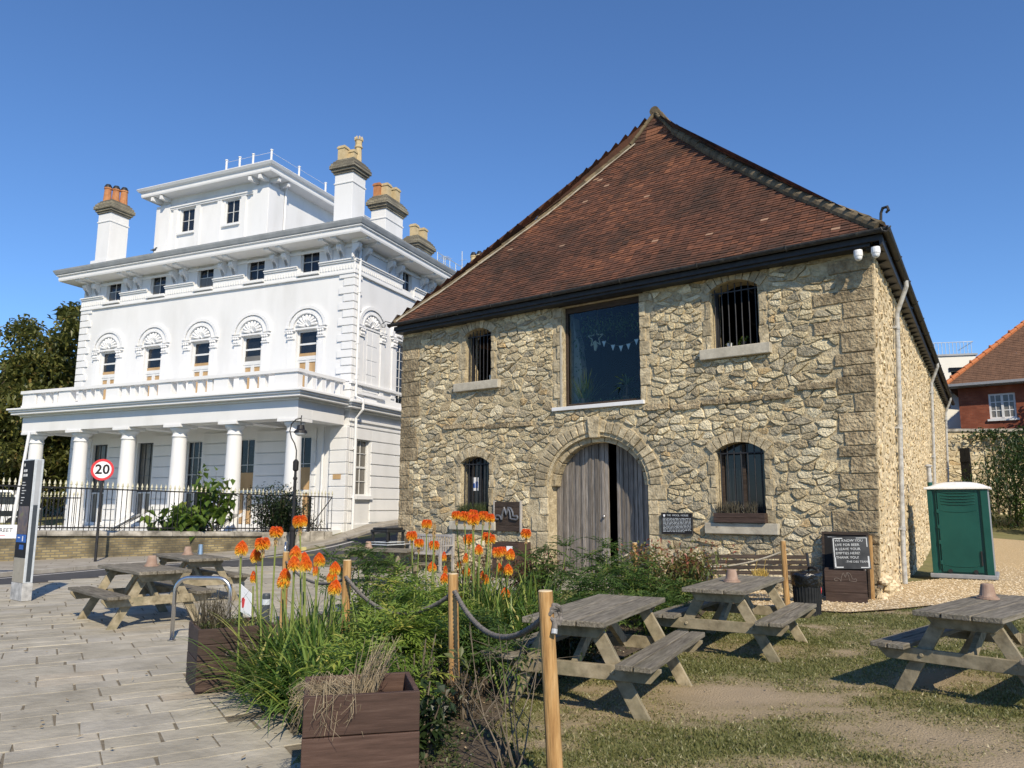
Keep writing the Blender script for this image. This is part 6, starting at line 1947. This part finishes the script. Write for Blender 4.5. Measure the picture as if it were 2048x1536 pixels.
RH2 = [(-.71, 10.06, 1.51, A_), (-.59, 9.83, 1.50, A_), (-.47, 9.42, 1.53, A_), (-.44, 9.04, 1.47, A_), (-.37, 10.21, 1.50, A_), (-.27, 9.66, 1.48, A_), (-.54, 10.01, 1.21, A_), (-.33, 10.23, 1.23, A_), (-.27, 10.0, 1.21, A_), (-.68, 10.31, .86, B_), (-.58, 10.23, .78, F_), (-.38, 9.14, 1.12, F_), (-.54, 9.19, 1.01, B_), (-.61, 9.82, .51, B_)]
RH3 = [(-.16, 9.3, 1.09, A_), (-.13, 10.35, 1.04, A_), (-.02, 9.61, 1.04, F_), (-.14, 9.88, .85, B_), (-.04, 9.42, .87, F_), (-.36, 9.71, .77, B_), (-.3, 9.54, .74, B_), (-.07, 9.49, .59, F_), (.18, 9.82, 1.29, A_)]
poker_plant('tall poker plant whose leaves arch onto the flagstones right of the heather planter', -1.9, 7.1, LH, 380, .34, .86, ((-1.72, 6.7, 300, .26), (-1.45, 6.35, 240, .26)))
poker_plant('orange poker plant with shorter flowers leaning towards the smooth round post', -1.72, 7.35, LH2, 400, .42, .90, ((-1.3, 6.9, 130, .3),))
poker_plant('poker plant at the left end of the far clump before the grey bench', -1.05, 9.8, RH, 240, .38, .75)
poker_plant('tallest poker plant, its flowers reaching the lower left barred window', -.50, 9.75, RH2, 400, .42, .98)
poker_plant('right-hand poker plant of the far clump with low buds', -.05, 9.65, RH3, 420, .45, .98, ((.05, 8.9, 200, .35),))

def feather_plant(name, lab, x, y, h, spread, nst, m_, tall=False, leafL=.26, seed=0, cat='shrub', group=None):
    """stems each carrying a whorl of fine, many-fingered leaves"""
    r_ = random.Random(seed)
    t = thing(name, lab, cat, (x, y, .03), 0, group)
    st_, lf = MB(), MB()
    for k in range(nst):
        a = r_.uniform(0, 6.3); d = spread * sqrt(r_.random())
        top = Vector((d * cos(a), d * sin(a), h * r_.uniform(.5, 1.0) * (1 if k else 1.0)))
        b = Vector((top.x * .35, top.y * .35, 0))
        st_.tube([b, b.lerp(top, .5) + Vector((r_.uniform(-.03, .03), r_.uniform(-.03, .03), 0)), top], [.012, .009, .006], 6)
        tiers = [1.0] if tall else [1.0, .72]
        for tr in tiers:
            c = b.lerp(top, tr)
            nl = r_.randint(11, 15)
            for i in range(nl):
                th = 2 * pi * i / nl + r_.uniform(-.3, .3)
                el = r_.uniform(-.1, 1.15)
                d_ = Vector((cos(th) * cos(el), sin(th) * cos(el), sin(el)))
                L = leafL * r_.uniform(.7, 1.2) * (1 if tr == 1 else 1.05)
                pts, p_ = [], c.copy()
                for s in range(6):
                    pts.append(p_.copy()); d_ = (d_ - Vector((0, 0, .16))).normalized(); p_ = p_ + d_ * L / 5
                sd_ = d_.cross(Vector((0, 0, 1)))
                if sd_.length < .05: sd_ = Vector((1, 0, 0))
                sd_.normalize()
                tn = max(0, min(1, r_.gauss(.5, .22) + .22 * (el / 1.15 - .4)))
                for s in range(1, 6):
                    ax_ = (pts[s] - pts[s - 1]).normalized()
                    for sg in (-1, 1):
                        dd = (sd_ * sg * .75 + ax_ * .75 + Vector((0, 0, r_.uniform(-.1, .2)))).normalized()
                        ll = L * .50 * (1 - .07 * s) * r_.uniform(.8, 1.15)
                        w2 = dd.cross(Vector((r_.uniform(-.3, .3), r_.uniform(-.3, .3), 1))).normalized() * .0105
                        p0 = pts[s]; pm = p0 + dd * ll * .45; pe = p0 + dd * ll - Vector((0, 0, ll * .22))
                        lf.add([p0, pm + w2, pe, pm - w2], [(0, 1, 2, 3)], max(0, min(1, tn + r_.uniform(-.1, .1))))
                ax_ = (pts[5] - pts[4]).normalized()
                w2 = sd_ * .008
                lf.add([pts[5] - ax_ * .02, pts[5] + ax_ * .03 + w2, pts[5] + ax_ * .09, pts[5] + ax_ * .03 - w2], [(0, 1, 2, 3)], tn)
    st_.build('stems', M['l_dry'] if False else M['stem'], t)
    lf.build('foliage', M['l_' + m_], t, norm=False)
    return t
FP = [
    ('feathery light green shrub directly behind the straw planter', -.95, 5.75, .62, .34, 9, 'feather'),
    ('bright feathery shrub with yellow-tipped leaves left of the peeling post', -.92, 6.7, .72, .36, 10, 'feather'),
    ('feathery shrub at the foot of the smooth round post', -1.25, 7.0, .62, .34, 9, 'feather'),
    ('feathery shrub under the middle of the first sagging rope', -.95, 7.55, .80, .36, 10, 'feather'),
    ('darker feathery shrub between the peeling post and the far poker clump', -.35, 7.3, .60, .34, 9, 'feather_dark'),
    ('feathery shrub just right of the smooth round post', -1.35, 8.5, .86, .34, 9, 'feather'),
    ('broad feathery shrub before the left end of the far poker clump', -.75, 8.6, .74, .36, 9, 'feather'),
    ('dark low feathery shrub under the second sagging rope', .0, 6.7, .42, .24, 5, 'feather_dark'),
    ('dark feathery shrub right behind the nearest picnic table top', .75, 8.9, .62, .36, 9, 'feather_dark'),
    ('feathery shrub between the nearest table and the arched doors', 1.15, 9.9, .74, .36, 6, 'feather_dark'),
    ('feathery shrub left of the arched doors with several tall bare stems', .55, 10.9, 1.10, .40, 5, 'feather_dark'),
    ('tall feathery shrub below the dark gap of the arched doors', 1.25, 11.4, 1.14, .36, 5, 'feather_dark'),
    ('dense feathery shrub beneath the pale rope at the arched doors', 1.75, 10.9, .82, .38, 6, 'feather_dark'),
    ('feathery shrub touching the red and green leafy bush', 2.15, 10.6, .70, .32, 6, 'feather_dark'),
    ('low feathery shrub behind the second table on the lawn', 1.7, 9.6, .48, .34, 8, 'feather_dark'),
    ('feathery shrub at the foot of the post by the arched doors', 2.0, 12.7, .92, .36, 8, 'feather_dark'),
    ('lone tall rosette plant standing before the litter bin table', -2.55, 12.0, 1.30, .16, 2, 'feather_dark'),
    ('tallest papyrus-like plant to the left of the litter bin', -2.15, 11.6, 1.38, .14, 3, 'feather_dark'),
    ('papyrus-like plant right of the post, in front of the litter bin', -1.85, 11.2, 1.12, .22, 5, 'feather_dark'),
    ('small papyrus-like rosette behind the left poker flowers', -2.6, 11.0, .98, .12, 2, 'feather_dark'),
]
for i, (lab, x, y, h, sp, n_, m_) in enumerate(FP):
    feather_plant('feathery_shrub', lab, x, y, h, sp, n_, m_, tall=(sp < .25), leafL=.26 if sp >= .25 else .24, seed=300 + i, group='feathery shrubs in the planted bed')

def leaf_shrub(name, lab, x, y, h, r0, n, L, W, m_, seed, cat='shrub', z0=.1, tonef=None, stems=14, group=None, z=.03, flat_=1.0, droop=.3, stm='twig'):
    r_ = random.Random(seed)
    t = thing(name, lab, cat, (x, y, z), 0, group)
    st_, lf = MB(), MB()
    tips = []
    for k in range(stems):
        a = r_.uniform(0, 6.3); d = r0 * sqrt(r_.random())
        top = Vector((d * cos(a), d * sin(a), h * r_.uniform(.55, 1.0)))
        st_.tube([(top.x * .3, top.y * .3, 0), (top.x * .6, top.y * .6, top.z * .55), top], [.012, .009, .004], 5)
        tips.append(top)
    for i in range(n):
        tp = tips[r_.randrange(stems)]
        f_ = r_.uniform(.25, 1.02)
        c = Vector((tp.x * (.3 + .7 * f_), tp.y * (.3 + .7 * f_), max(z0, tp.z * f_))) + Vector((r_.gauss(0, .1), r_.gauss(0, .1), r_.gauss(0, .07))) * (r0 / .5)
        if c.z < .03: continue
        tn = tonef(c, r_) if tonef else r_.random()
        leafquad(lf, c, rdir(r_, .2), L * r_.uniform(.7, 1.25), W * r_.uniform(.8, 1.2), r_, max(0, min(1, tn)), droop)
    st_.build('stems', M[stm], t)
    lf.build('foliage', M['l_' + m_], t, norm=False)
    return t
leaf_shrub('leafy_bush', 'rounded bush with green leaves turning red at the top, below the plaque', 2.45, 11.9, 1.02, .62, 3600, .085, .034, 'nandina', 51, tonef=lambda c, r_: .25 + .55 * c.z + r_.uniform(-.3, .3))
leaf_shrub('leafy_bush', 'dull red and brown leaved bush right of the far poker flowers', .35, 11.6, .98, .42, 2000, .075, .032, 'redbush', 52)
leaf_shrub('leafy_bush', 'dark red bush in front of the pale grey bench', -.55, 11.7, .88, .40, 900, .07, .03, 'redbush', 53)
leaf_shrub('leafy_bush', 'dark glossy broad-leaved bush right beside the straw planter', -.60, 5.25, .48, .20, 380, .085, .045, 'dark', 54)
leaf_shrub('leafy_bush', 'brown withered shrub round the foot of the peeling post', -.36, 6.2, .42, .2, 520, .045, .013, 'dry', 55)
leaf_shrub('leafy_bush', 'fine twiggy green-brown shrub under the rope behind the straw planter', -.72, 6.0, .66, .2, 1500, .035, .007, 'weed', 56)
leaf_shrub('leafy_bush', 'low green shrub hiding the feet of the far tables', -1.9, 12.6, .55, .7, 1500, .07, .022, 'feather_dark', 57)
leaf_shrub('leafy_bush', 'low dark evergreen filling the gap behind the nearest table', .6, 8.0, .42, .42, 1500, .06, .02, 'dark', 58)
t = thing('bare_shrub', 'nearly leafless grey twiggy shrub between the two nearest rope posts', 'shrub', (-.02, 5.05, .03))
p, q_ = MB(), MB()
r_ = random.Random(61)
for k in range(10):
    a = r_.uniform(0, 6.3); L = r_.uniform(.5, .95)
    b = Vector((r_.uniform(-.08, .08), r_.uniform(-.08, .08), 0))
    d = Vector((cos(a) * r_.uniform(.2, .7), sin(a) * .4, 1)).normalized()
    pts = [b]
    for i in range(5):
        d = (d + Vector((r_.uniform(-.22, .22), r_.uniform(-.2, .2), r_.uniform(-.1, .12)))).normalized(); pts.append(pts[-1] + d * L / 5)
    p.tube(pts, [.0065, .0055, .0045, .0035, .0022, .001], 5, r_.random(), False)
    for j in range(5):
        c = pts[r_.randint(2, 4)]; e = c + rdir(r_, .35) * r_.uniform(.12, .3)
        p.tube([c, c.lerp(e, .5) + Vector((0, 0, .01)), e], [.0026, .002, .001], 4, r_.random(), False)
        if r_.random() < .5:
            for _ in range(3): leafquad(q_, e, rdir(r_, .1), .04, .02, r_, r_.random() * .6, .3)
for _ in range(6): leafquad(q_, (-.33 + r_.uniform(-.04, .04), .2, .62 + r_.uniform(-.05, .05)), rdir(r_, .1), .10, .045, r_, .95, .2)
p.build('branches', M['twig'], t, norm=False); q_.build('leaves', M['l_weed'], t, norm=False)
# ground cover and litter in the bed: nobody could count it
p = MB()
r_ = random.Random(71)
for k_ in range(12500):
    x, y = (r_.uniform(-3.3, 3.3), r_.uniform(3.6, 13.6)) if k_ < 8500 else (r_.uniform(-.9, .5), r_.uniform(3.6, 5.9))
    if y > 7 and r_.random() < .45: continue
    if not inpoly(x, y, BED): continue
    if noise.noise(Vector((x * 2.2, y * 2.2, 4))) < -.28 and y < 5.6: continue
    c = Vector((x, y, .05 + abs(r_.gauss(0, .035))))
    leafquad(p, c, rdir(r_, .4), r_.uniform(.02, .06), r_.uniform(.01, .025), r_, r_.random(), .2)
tag(p.build('ground_cover', M['l_weed'], norm=False), 'low weeds and small leaves covering the soil of the bed', 'ground cover', kind='stuff')
p = MB()
for _ in range(1400):
    x, y = r_.uniform(-3.3, 3), r_.uniform(3.6, 9)
    if not inpoly(x, y, BED): continue
    leafquad(p, (x, y, .052 + r_.random() * .012), (r_.uniform(-1, 1), r_.uniform(-1, 1), .1), r_.uniform(.012, .045), r_.uniform(.01, .02), r_, r_.random(), 0)
tag(p.build('mulch', M['pebble'], norm=False), 'pale chips and dead leaves scattered on the dark soil', 'mulch', kind='stuff')

# lawn blades, litter and gravel
p = MB()
r_ = random.Random(81)
n = 0
while n < 110000:
    y = 3.6 + 11.0 * r_.random() ** 1.5
    x = r_.uniform(-.2, .74) * y + r_.uniform(-.4, .6)
    if x < LX0 or x > LX1 - .2 or y > LY1 - .1: continue
    tf_ = turf(x, y)
    if r_.random() > (tf_ - .26) * 2.2: continue
    if inpoly(x, y, BED) or inpoly(x, y, GRAVEL): continue
    z = H(x, y) + .006 + .015 * tf_
    h_ = r_.uniform(.007, .022) * (.6 + .8 * tf_) * (1 + .03 * y)
    w_ = r_.uniform(.003, .006) * (1 + .12 * y)
    a = r_.uniform(0, 6.3); ln2 = r_.uniform(.2, 1.4) * h_
    b2 = r_.uniform(0, 6.3)
    tone = max(0, min(1, r_.gauss(.40, .16) + max(0, .72 - tf_) * .9))
    p.add([(x - w_ * cos(a), y - w_ * sin(a), z), (x + w_ * cos(a), y + w_ * sin(a), z), (x + ln2 * cos(b2), y + ln2 * sin(b2), z + h_)], [(0, 1, 2)], tone)
    n += 1
tag(p.build('grass', M['l_grass'], norm=False), 'short worn grass growing in patches on the lawn', 'grass', kind='stuff')
p = MB()
for _ in range(500):
    y = r_.uniform(3.8, 12); x = r_.uniform(-.05, .7) * y
    if inpoly(x, y, BED): continue
    a = r_.uniform(0, 6.3); L = r_.uniform(.012, .05) * (1.6 if r_.random() < .1 else 1)
    p.beam((x, y, H(x, y) + .026), (x + L * cos(a), y + L * sin(a), H(x, y) + .03), r_.uniform(.004, .012), .004, tone=r_.random())
for _ in range(160):
    y = r_.uniform(3.2, 12); x = -r_.uniform(.15, .75) * y
    if inpoly(x, y, BED): continue
    leafquad(p, (x, y, H(x, y) + .034), (r_.uniform(-1, 1), r_.uniform(-1, 1), .12), r_.uniform(.02, .06), r_.uniform(.01, .03), r_, r_.random(), 0)
tag(p.build('litter', M['straw'], norm=False), 'scattered straw ends, chips and dead leaves on the ground', 'litter', kind='stuff')
p = MB()
n = 0
while n < 11000:
    x, y = r_.uniform(3.4, 15.5), r_.uniform(12.1, 22)
    if not inpoly(x, y, GRAVEL) or r_.random() > (14.5 / y) ** 3: continue
    s = r_.uniform(.010, .024)
    c = (x, y, H(x, y) + .045 + s * .3)
    vs = [(c[0] + s * a * r_.uniform(.7, 1.2), c[1] + s * b * r_.uniform(.7, 1.2), c[2] + s * e * .7) for a, b, e in ((1, 0, 0), (0, 1, 0), (-1, 0, 0), (0, -1, 0), (.2, .1, 1))]
    p.add(vs, [(0, 1, 4), (1, 2, 4), (2, 3, 4), (3, 0, 4)], r_.random())
    n += 1
tag(p.build('gravel_stones', M['pebble'], norm=False), 'loose golden gravel along the foot of the warehouse', 'gravel', kind='stuff')

# ================================================================== VILLA GARDEN
leaf_shrub('fig_bush', 'large-leaved fig-like bush growing up behind the railings before the porch', -10.9, 25.9, 1.15, .95, 380, .34, .26, 'fig', 91, z=.5, droop=.6, tonef=lambda c, r_: .2 + .4 * c.z + r_.uniform(-.25, .3))
leaf_shrub('fig_bush', 'taller yellow-green large-leaved sapling behind the railings before the porch', -9.95, 26.15, 2.35, .62, 250, .30, .24, 'fig', 92, z=.5, droop=.6, z0=.9, tonef=lambda c, r_: .5 + .25 * r_.random())
leaf_shrub('garden_shrub', 'dark evergreen shrub behind the railings at the right of the porch', -8.35, 27.75, 1.8, .95, 5200, .12, .05, 'dark', 93, z=.45, stems=24)
leaf_shrub('garden_shrub', 'low scrubby growth at the foot of the railings, left of the fig bush', -12.8, 24.4, .45, .8, 260, .08, .03, 'weed', 94, z=.5, stems=30)
leaf_shrub('garden_shrub', 'small tangled shrub behind the railings beside the gate post', -7.2, 28.5, .7, .4, 320, .08, .03, 'dark', 95, z=.6)
t = thing('cellar_hatch', 'sloping white glazed cellar lights beneath the porch, seen through the railings', 'hatch', (-14.3, 26.6, .6), 20)
for k in range(3):
    p = MB(); p.beam((k * 1.6, 0, .0), (k * 1.6 + 1.2, .5, .75), .12, .08); p.beam((k * 1.6 + .5, 0, .0), (k * 1.6 + 1.7, .5, .75), .12, .08); p.build('frame', M['white2'], t)
    p = MB(); p.beam((k * 1.6 + .25, .02, -.02), (k * 1.6 + 1.45, .52, .73), .4, .02); p.build('pane', M['pane_blind'], t)

# ================================================================== BACKGROUND: TREES AND HOUSES
def tree(lab, x, y, z, h, r0, nclump, nleaf, leaf, m_, seed, trunk=.3, cz=.55, sq=.8, group='trees behind the buildings', name='tree', low=.12, cat='tree'):
    r_ = random.Random(seed)
    t = thing(name, lab, cat, (x, y, z), 0, group)
    tk = MB()
    tk.tube([(0, 0, -.5), (.05, 0, h * .25), (-.05, .05, h * .5), (.02, 0, h * .8)], [trunk, trunk * .8, trunk * .5, .05], 9)
    cl = []
    for k in range(nclump):
        while True:
            v = Vector((r_.uniform(-1, 1), r_.uniform(-1, 1), r_.uniform(-1, 1)))
            if v.length < 1 and v.length > .35: break
        c = Vector((v.x * r0, v.y * r0, h * cz + v.z * h * (1 - cz) * .96))
        if c.z < h * low: c.z = h * low
        cl.append((c, r_.uniform(.13, .30) * r0))
        if k % 3 == 0:
            tk.tube([(0, 0, h * r_.uniform(.2, .55)), (c.x * .5, c.y * .5, c.z * .8), c], [trunk * .3, trunk * .16, .02], 6)
    tk.build('trunk', M['bark'], t)
    lf = MB()
    for i in range(nleaf):
        c, cr = cl[r_.randrange(nclump)]
        d = rdir(r_, .15)
        p_ = c + Vector((d.x, d.y, d.z * sq)) * cr * (r_.random() ** .45)
        leafquad(lf, p_, rdir(r_, .1), leaf * r_.uniform(.6, 1.3), leaf * .5, r_, max(0, min(1, r_.gauss(.48, .24))), .3)
    lf.build('crown', M['l_' + m_], t, norm=False)
    return t
tree('big dense tree with browning leaves directly left of the white villa', -24.5, 46, 1.2, 13.4, 5.8, 110, 26000, .40, 'tree', 201, .5, .5)
tree('large dark tree at the left edge behind the villa porch', -31.5, 47, 1.2, 11.6, 5.4, 90, 20000, .40, 'tree', 202, .45, .5)
tree('lower bushy tree in the gap under the villa porch', -26.8, 43.5, 1.0, 7.4, 3.8, 70, 12000, .36, 'tree', 203, .3, .48)
# pale house whose chimney shows behind the warehouse roof
bk_ = thing('brick_house', 'distant brick house behind the warehouse, only its chimney stack showing', 'house', (-3.0, 50.0, 0), -30)
p = MB(); p.box(-4, 4, 0, 8, 0, 12.0); p.build('wall', M['yellowbrick'], bk_)
p = MB(); p.prism([(-4.3, 12), (4.3, 12), (0, 14.5)], 'y', -.3, 8.3); p.build('roof', M['roofbrown'], bk_)
chimney('chimney', -.2, 1.9, .2, 1.1, 12.5, 16.6, [(.05 + .48 * i, .6, .22, 1.15, 'r', M['chimpot']) for i in range(4)], M['yellowbrick'], bk_, M['yellowbrick'], .85, .10)
p = MB(); p.tube([(-.7, .4, 14), (-.75, .4, 18.9)], .03, 5)
for k in range(4): p.tube([(-1.05, .4, 17.2 + .35 * k), (-.4, .4, 17.2 + .35 * k)], .012, 4)
p.build('aerial', M['grey_metal'], bk_)
# red brick house at the right
rh = thing('brick_house', 'red brick house with brown tiled hipped roof and white casement window at the right', 'house', (23.45, 40, 0), -36)
p = MB(); panel(p, 0, 11, 1, 8.0, [rect(1.33, 2.5, 6.1, 7.4)], 0, .2); p.add([(0, 0, 1), (0, 9, 1), (0, 9, 8.0), (0, 0, 8.0)], [(0, 1, 2, 3)]); p.add([(0, 9, 1), (11, 9, 1), (11, 9, 8.0), (0, 9, 8.0)], [(0, 1, 2, 3)]); p.add([(11, 0, 1), (11, 9, 1), (11, 9, 8.0), (11, 0, 8.0)], [(0, 1, 2, 3)])
p.build('wall', M['redbrick'], rh, norm=False)
p = MB()
E0, E1, E2, E3 = Vector((-.5, -.6, 7.95)), Vector((11.5, -.6, 7.95)), Vector((11.5, 9.6, 7.95)), Vector((-.5, 9.6, 7.95))
R0, R1 = Vector((6.0, 4.6, 14.0)), Vector((6.6, 4.6, 14.0))
tile_slope(p, E0, E1, R1, R0, .14, .2, RT, .006, lambda p_, t_, s: p_, lambda p_, t_, R: .3 + .35 * t_)
tile_slope(p, E3, E0, R0, R0 + Vector((0, -.01, 0)), .14, .2, RT, .006, lambda p_, t_, s: p_, lambda p_, t_, R: .3 + .35 * t_)
tile_slope(p, E1, E2, R1 + Vector((0, .01, 0)), R1, .3, .4, RT, .006, lambda p_, t_, s: p_)
tile_slope(p, E2, E3, R0, R1, .3, .4, RT, .006, lambda p_, t_, s: p_)
rf = p.build('roof', M['roofbrown'], rh, norm=False)
p = MB()
for i in range(22):
    a, c = E0.lerp(R0, i / 22), E0.lerp(R0, (i + 1.05) / 22); p.tube([a + Vector((0, 0, .06)), c + Vector((0, 0, .04))], [.13, .11], 8); 
    if i % 3 == 0: p.ball(c + Vector((-.02, -.1, .17)), .07, 6)
p.build('hip_tiles', M['orange'], rf)
p = MB(); p.box(-.55, 11.5, -.72, -.58, 7.84, 7.97); p.box(-.3, 11.3, -.58, -.0, 7.80, 7.86); p.build('gutter', M['greyplastic'], rh)
wn = pane_grid(1.33, 2.5, 6.1, 7.4, 4, 3, None, .10, M['whitewood'], M['pane_blind'], parent=rh, fw=.09, bw=.045)
p = MB(); p.box(1.86, 1.97, .05, .16, 6.15, 7.35); p.build('mullion', M['whitewood'], wn)
p = MB(); p.box(1.22, 2.6, -.1, .1, 5.99, 6.095); p.build('sill', M['whitewood'], wn)
# cream block beyond
cb_ = thing('rendered_block', 'cream rendered flat roofed block with roof railing, beyond the brick house', 'building', (27.35, 48, 0), -14)
p = MB(); panel(p, -5, 1.9, 0, 11.1, [rect(.42, 1.2, 9.35, 10.1)], 0, .2); p.add([(1.9, 0, 0), (1.9, 9, 0), (1.9, 9, 11.1), (1.9, 0, 11.1)], [(0, 1, 2, 3)]); p.add([(-5, 0, 11.1), (1.9, 0, 11.1), (1.9, 9, 11.1), (-5, 9, 11.1)], [(0, 1, 2, 3)]); p.build('wall', M['cream'], cb_, norm=False)
p = MB(); p.box(-5.05, 2.0, -.08, 9.1, 11.102, 11.22); p.build('parapet', M['lead'], cb_)
p = MB(); p.box(.42, 1.2, .12, .16, 9.35, 10.1); p.box(.3, 1.3, -.06, -.01, 10.1, 10.35); p.build('window', M['pane'], cb_)
p = MB(); p.prism([(.0, 8.9), (2.2, 8.9), (1.6, 8.55), (0, 8.75)], 'y', -1.0, -.02); p.build('canopy', M['dark_metal'], cb_)
p = MB()
for k in range(14): p.tube([(-1 + .21 * k, .1, 11.2), (-1 + .21 * k, .1, 12.0)], .02, 5)
p.tube([(-1, .1, 12.0), (1.85, .1, 12.0), (1.85, 3, 12.0)], .025, 5)
p.build('roof_railing', M['grey_metal'], cb_)
p = MB(); p.lathe([(.01, 0), (.25, .05), (.42, .16), (.44, .17)], (0, 0, 0), 18); d = p.build('satellite_dish', M['greyplastic'], cb_); d.location = (2.6, -.1, 10.3); d.rotation_euler = (radians(70), 0, radians(-30))
p = MB(); p.tube([(2.6, .1, 9.4), (2.6, .05, 10.3)], .04, 6); p.build('dish_bracket', M['greyplastic'], cb_)
# old stone boundary wall with ivy
bw_ = thing('boundary_wall', 'old rubble stone boundary wall beyond the portable toilet, draped in ivy', 'wall', (18.6, 36.2, 0), -3)
p = MB(); p.box(0, 16, 0, .6, 0, 5.15); p.build('core', M['mortar'], bw_)
st3 = rubble(0, 5.5, 1.2, 5.0, .42, .20, [], 61, .022, .14)
p = MB(); lay_stones(p, st3, lambda u, d, z: (u, d, z), (.02, .07), 8); p.build('rubble', M['stone'], bw_, norm=False)
p = MB(); p.box(-.05, 16.05, -.08, .68, 5.152, 5.28); p.build('coping', M['coping'], bw_)
gt_ = thing('timber_gate', 'narrow dark timber gate leaf between the warehouse and the boundary wall', 'gate', (19.75, 33.8, 1.2), -60)
p = MB()
for k in range(2): p.box(-.1 + k * .22, .11 + k * .22, 0, .06, 0, 3.0, R.random())
p.build('boards', M['roomdark'], gt_, bevel=.005)
p = MB(); p.box(-.1, .33, -.03, -.001, .4, .55); p.box(-.1, .33, -.03, -.001, 2.4, 2.55); p.build('ledge', M['roomdark'], gt_)
def leaf_mass(name, lab, cat, x, y, z, boxes, n, L, W, m_, seed, droop=.4, tone=None, stems=True):
    """foliage filling a set of ellipsoids"""
    r_ = random.Random(seed)
    t = thing(name, lab, cat, (x, y, z))
    lf, st_ = MB(), MB()
    vol = [b[3] * b[4] * b[5] for b in boxes]
    for i in range(n):
        b = r_.choices(boxes, vol)[0]
        d = rdir(r_, 0)
        k = r_.random() ** .4
        k *= 1 + .25 * noise.noise(Vector((d.x * 2.5 + b[0], d.y * 2.5, d.z * 2.5)))
        leafquad(lf, (b[0] + d.x * b[3] * k, b[1] + d.y * b[4] * k, max(.02, b[2] + d.z * b[5] * k)), rdir(r_, .05), L * r_.uniform(.6, 1.3), W * r_.uniform(.7, 1.3), r_, max(0, min(1, r_.gauss(.45, .22))), droop)
    for b in boxes: st_.tube([(b[0], b[1], 0), (b[0] + .1, b[1], max(.3, b[2] * .6)), (b[0], b[1], max(.5, b[2]))], [.06, .05, .02], 6)
    st_.build('stems', M['bark'], t)
    lf.build('foliage', M['l_' + m_], t, norm=False)
    return t
leaf_mass('ivy', 'dark ivy tumbling over the top of the stone boundary wall', 'ivy', 22.0, 35.6, 0, [(.2, 0, 5.0, 1.4, .5, .3), (2.2, -.2, 4.6, 1.5, .7, .9), (4.5, -.3, 4.8, 2.2, .8, 1.2), (3.2, -.3, 3.4, 1.1, .6, 1.6), (7.5, -.2, 4.5, 2.5, .8, 2.0)], 9000, .17, .12, 'ivy', 301)
leaf_mass('hedge', 'tall dark conifer-like shrub behind the portable toilet', 'shrub', 19.5, 30.6, .8, [(0, 0, 1.4, 1.7, 1.2, 1.6), (1.6, .5, 1.9, 1.7, 1.2, 1.9), (3.4, .6, 1.8, 2.0, 1.3, 2.2), (.8, .8, 2.7, 1.1, .9, 1.2)], 9500, .24, .05, 'ivy', 302)
leaf_mass('hedge', 'low broad-leaved shrub at the right edge beyond the gravel', 'shrub', 19.6, 28.2, .75, [(0, 0, .8, 1.0, .8, .8), (1.7, -.1, 1.0, 1.1, .9, 1.0)], 2600, .16, .11, 'fig', 303)
t = thing('palm_shrub', 'spiky upright yucca-like shrub among the hedge at the right edge', 'shrub', (20.9, 29.6, 2.4))
p = MB(); strap_clump(p, 150, R, .15, 1.5, .05, .2, up=(.4, 1.0)); p.build('blades', M['l_feather_dark'], t, norm=False)
p = MB(); p.tube([(0, 0, -1.6), (0, 0, .1)], .1, 8); p.build('trunk', M['bark'], t)
leaf_mass('creeper', 'reddish creeper beside the white window of the brick house', 'creeper', 26.3, 37.2, 5.0, [(0, 0, 1.7, .8, .3, .9), (1.2, 0, 1.5, .9, .3, 1.0)], 900, .17, .13, 'redbush', 304)
# a pigeon on the villa gutter
b_ = V.matrix_basis @ Vector((-9.2, -.88, 11.73))
t = thing('pigeon', 'small grey pigeon perched on the gutter of the white villa', 'bird', b_, 60)
p = MB(); p.tube([(-.17, 0, .07), (-.08, 0, .10), (.0, 0, .13), (.07, 0, .17), (.10, 0, .22), (.12, 0, .27), (.15, 0, .28), (.18, 0, .265)], [.012, .035, .062, .055, .035, .034, .028, .006], 10)
p.tube([(.0, .02, .09), (.0, .02, .0)], .008, 5); p.tube([(.0, -.02, .09), (.0, -.02, .0)], .008, 5)
p.build('body', M['dark_metal'], t, smooth=True)
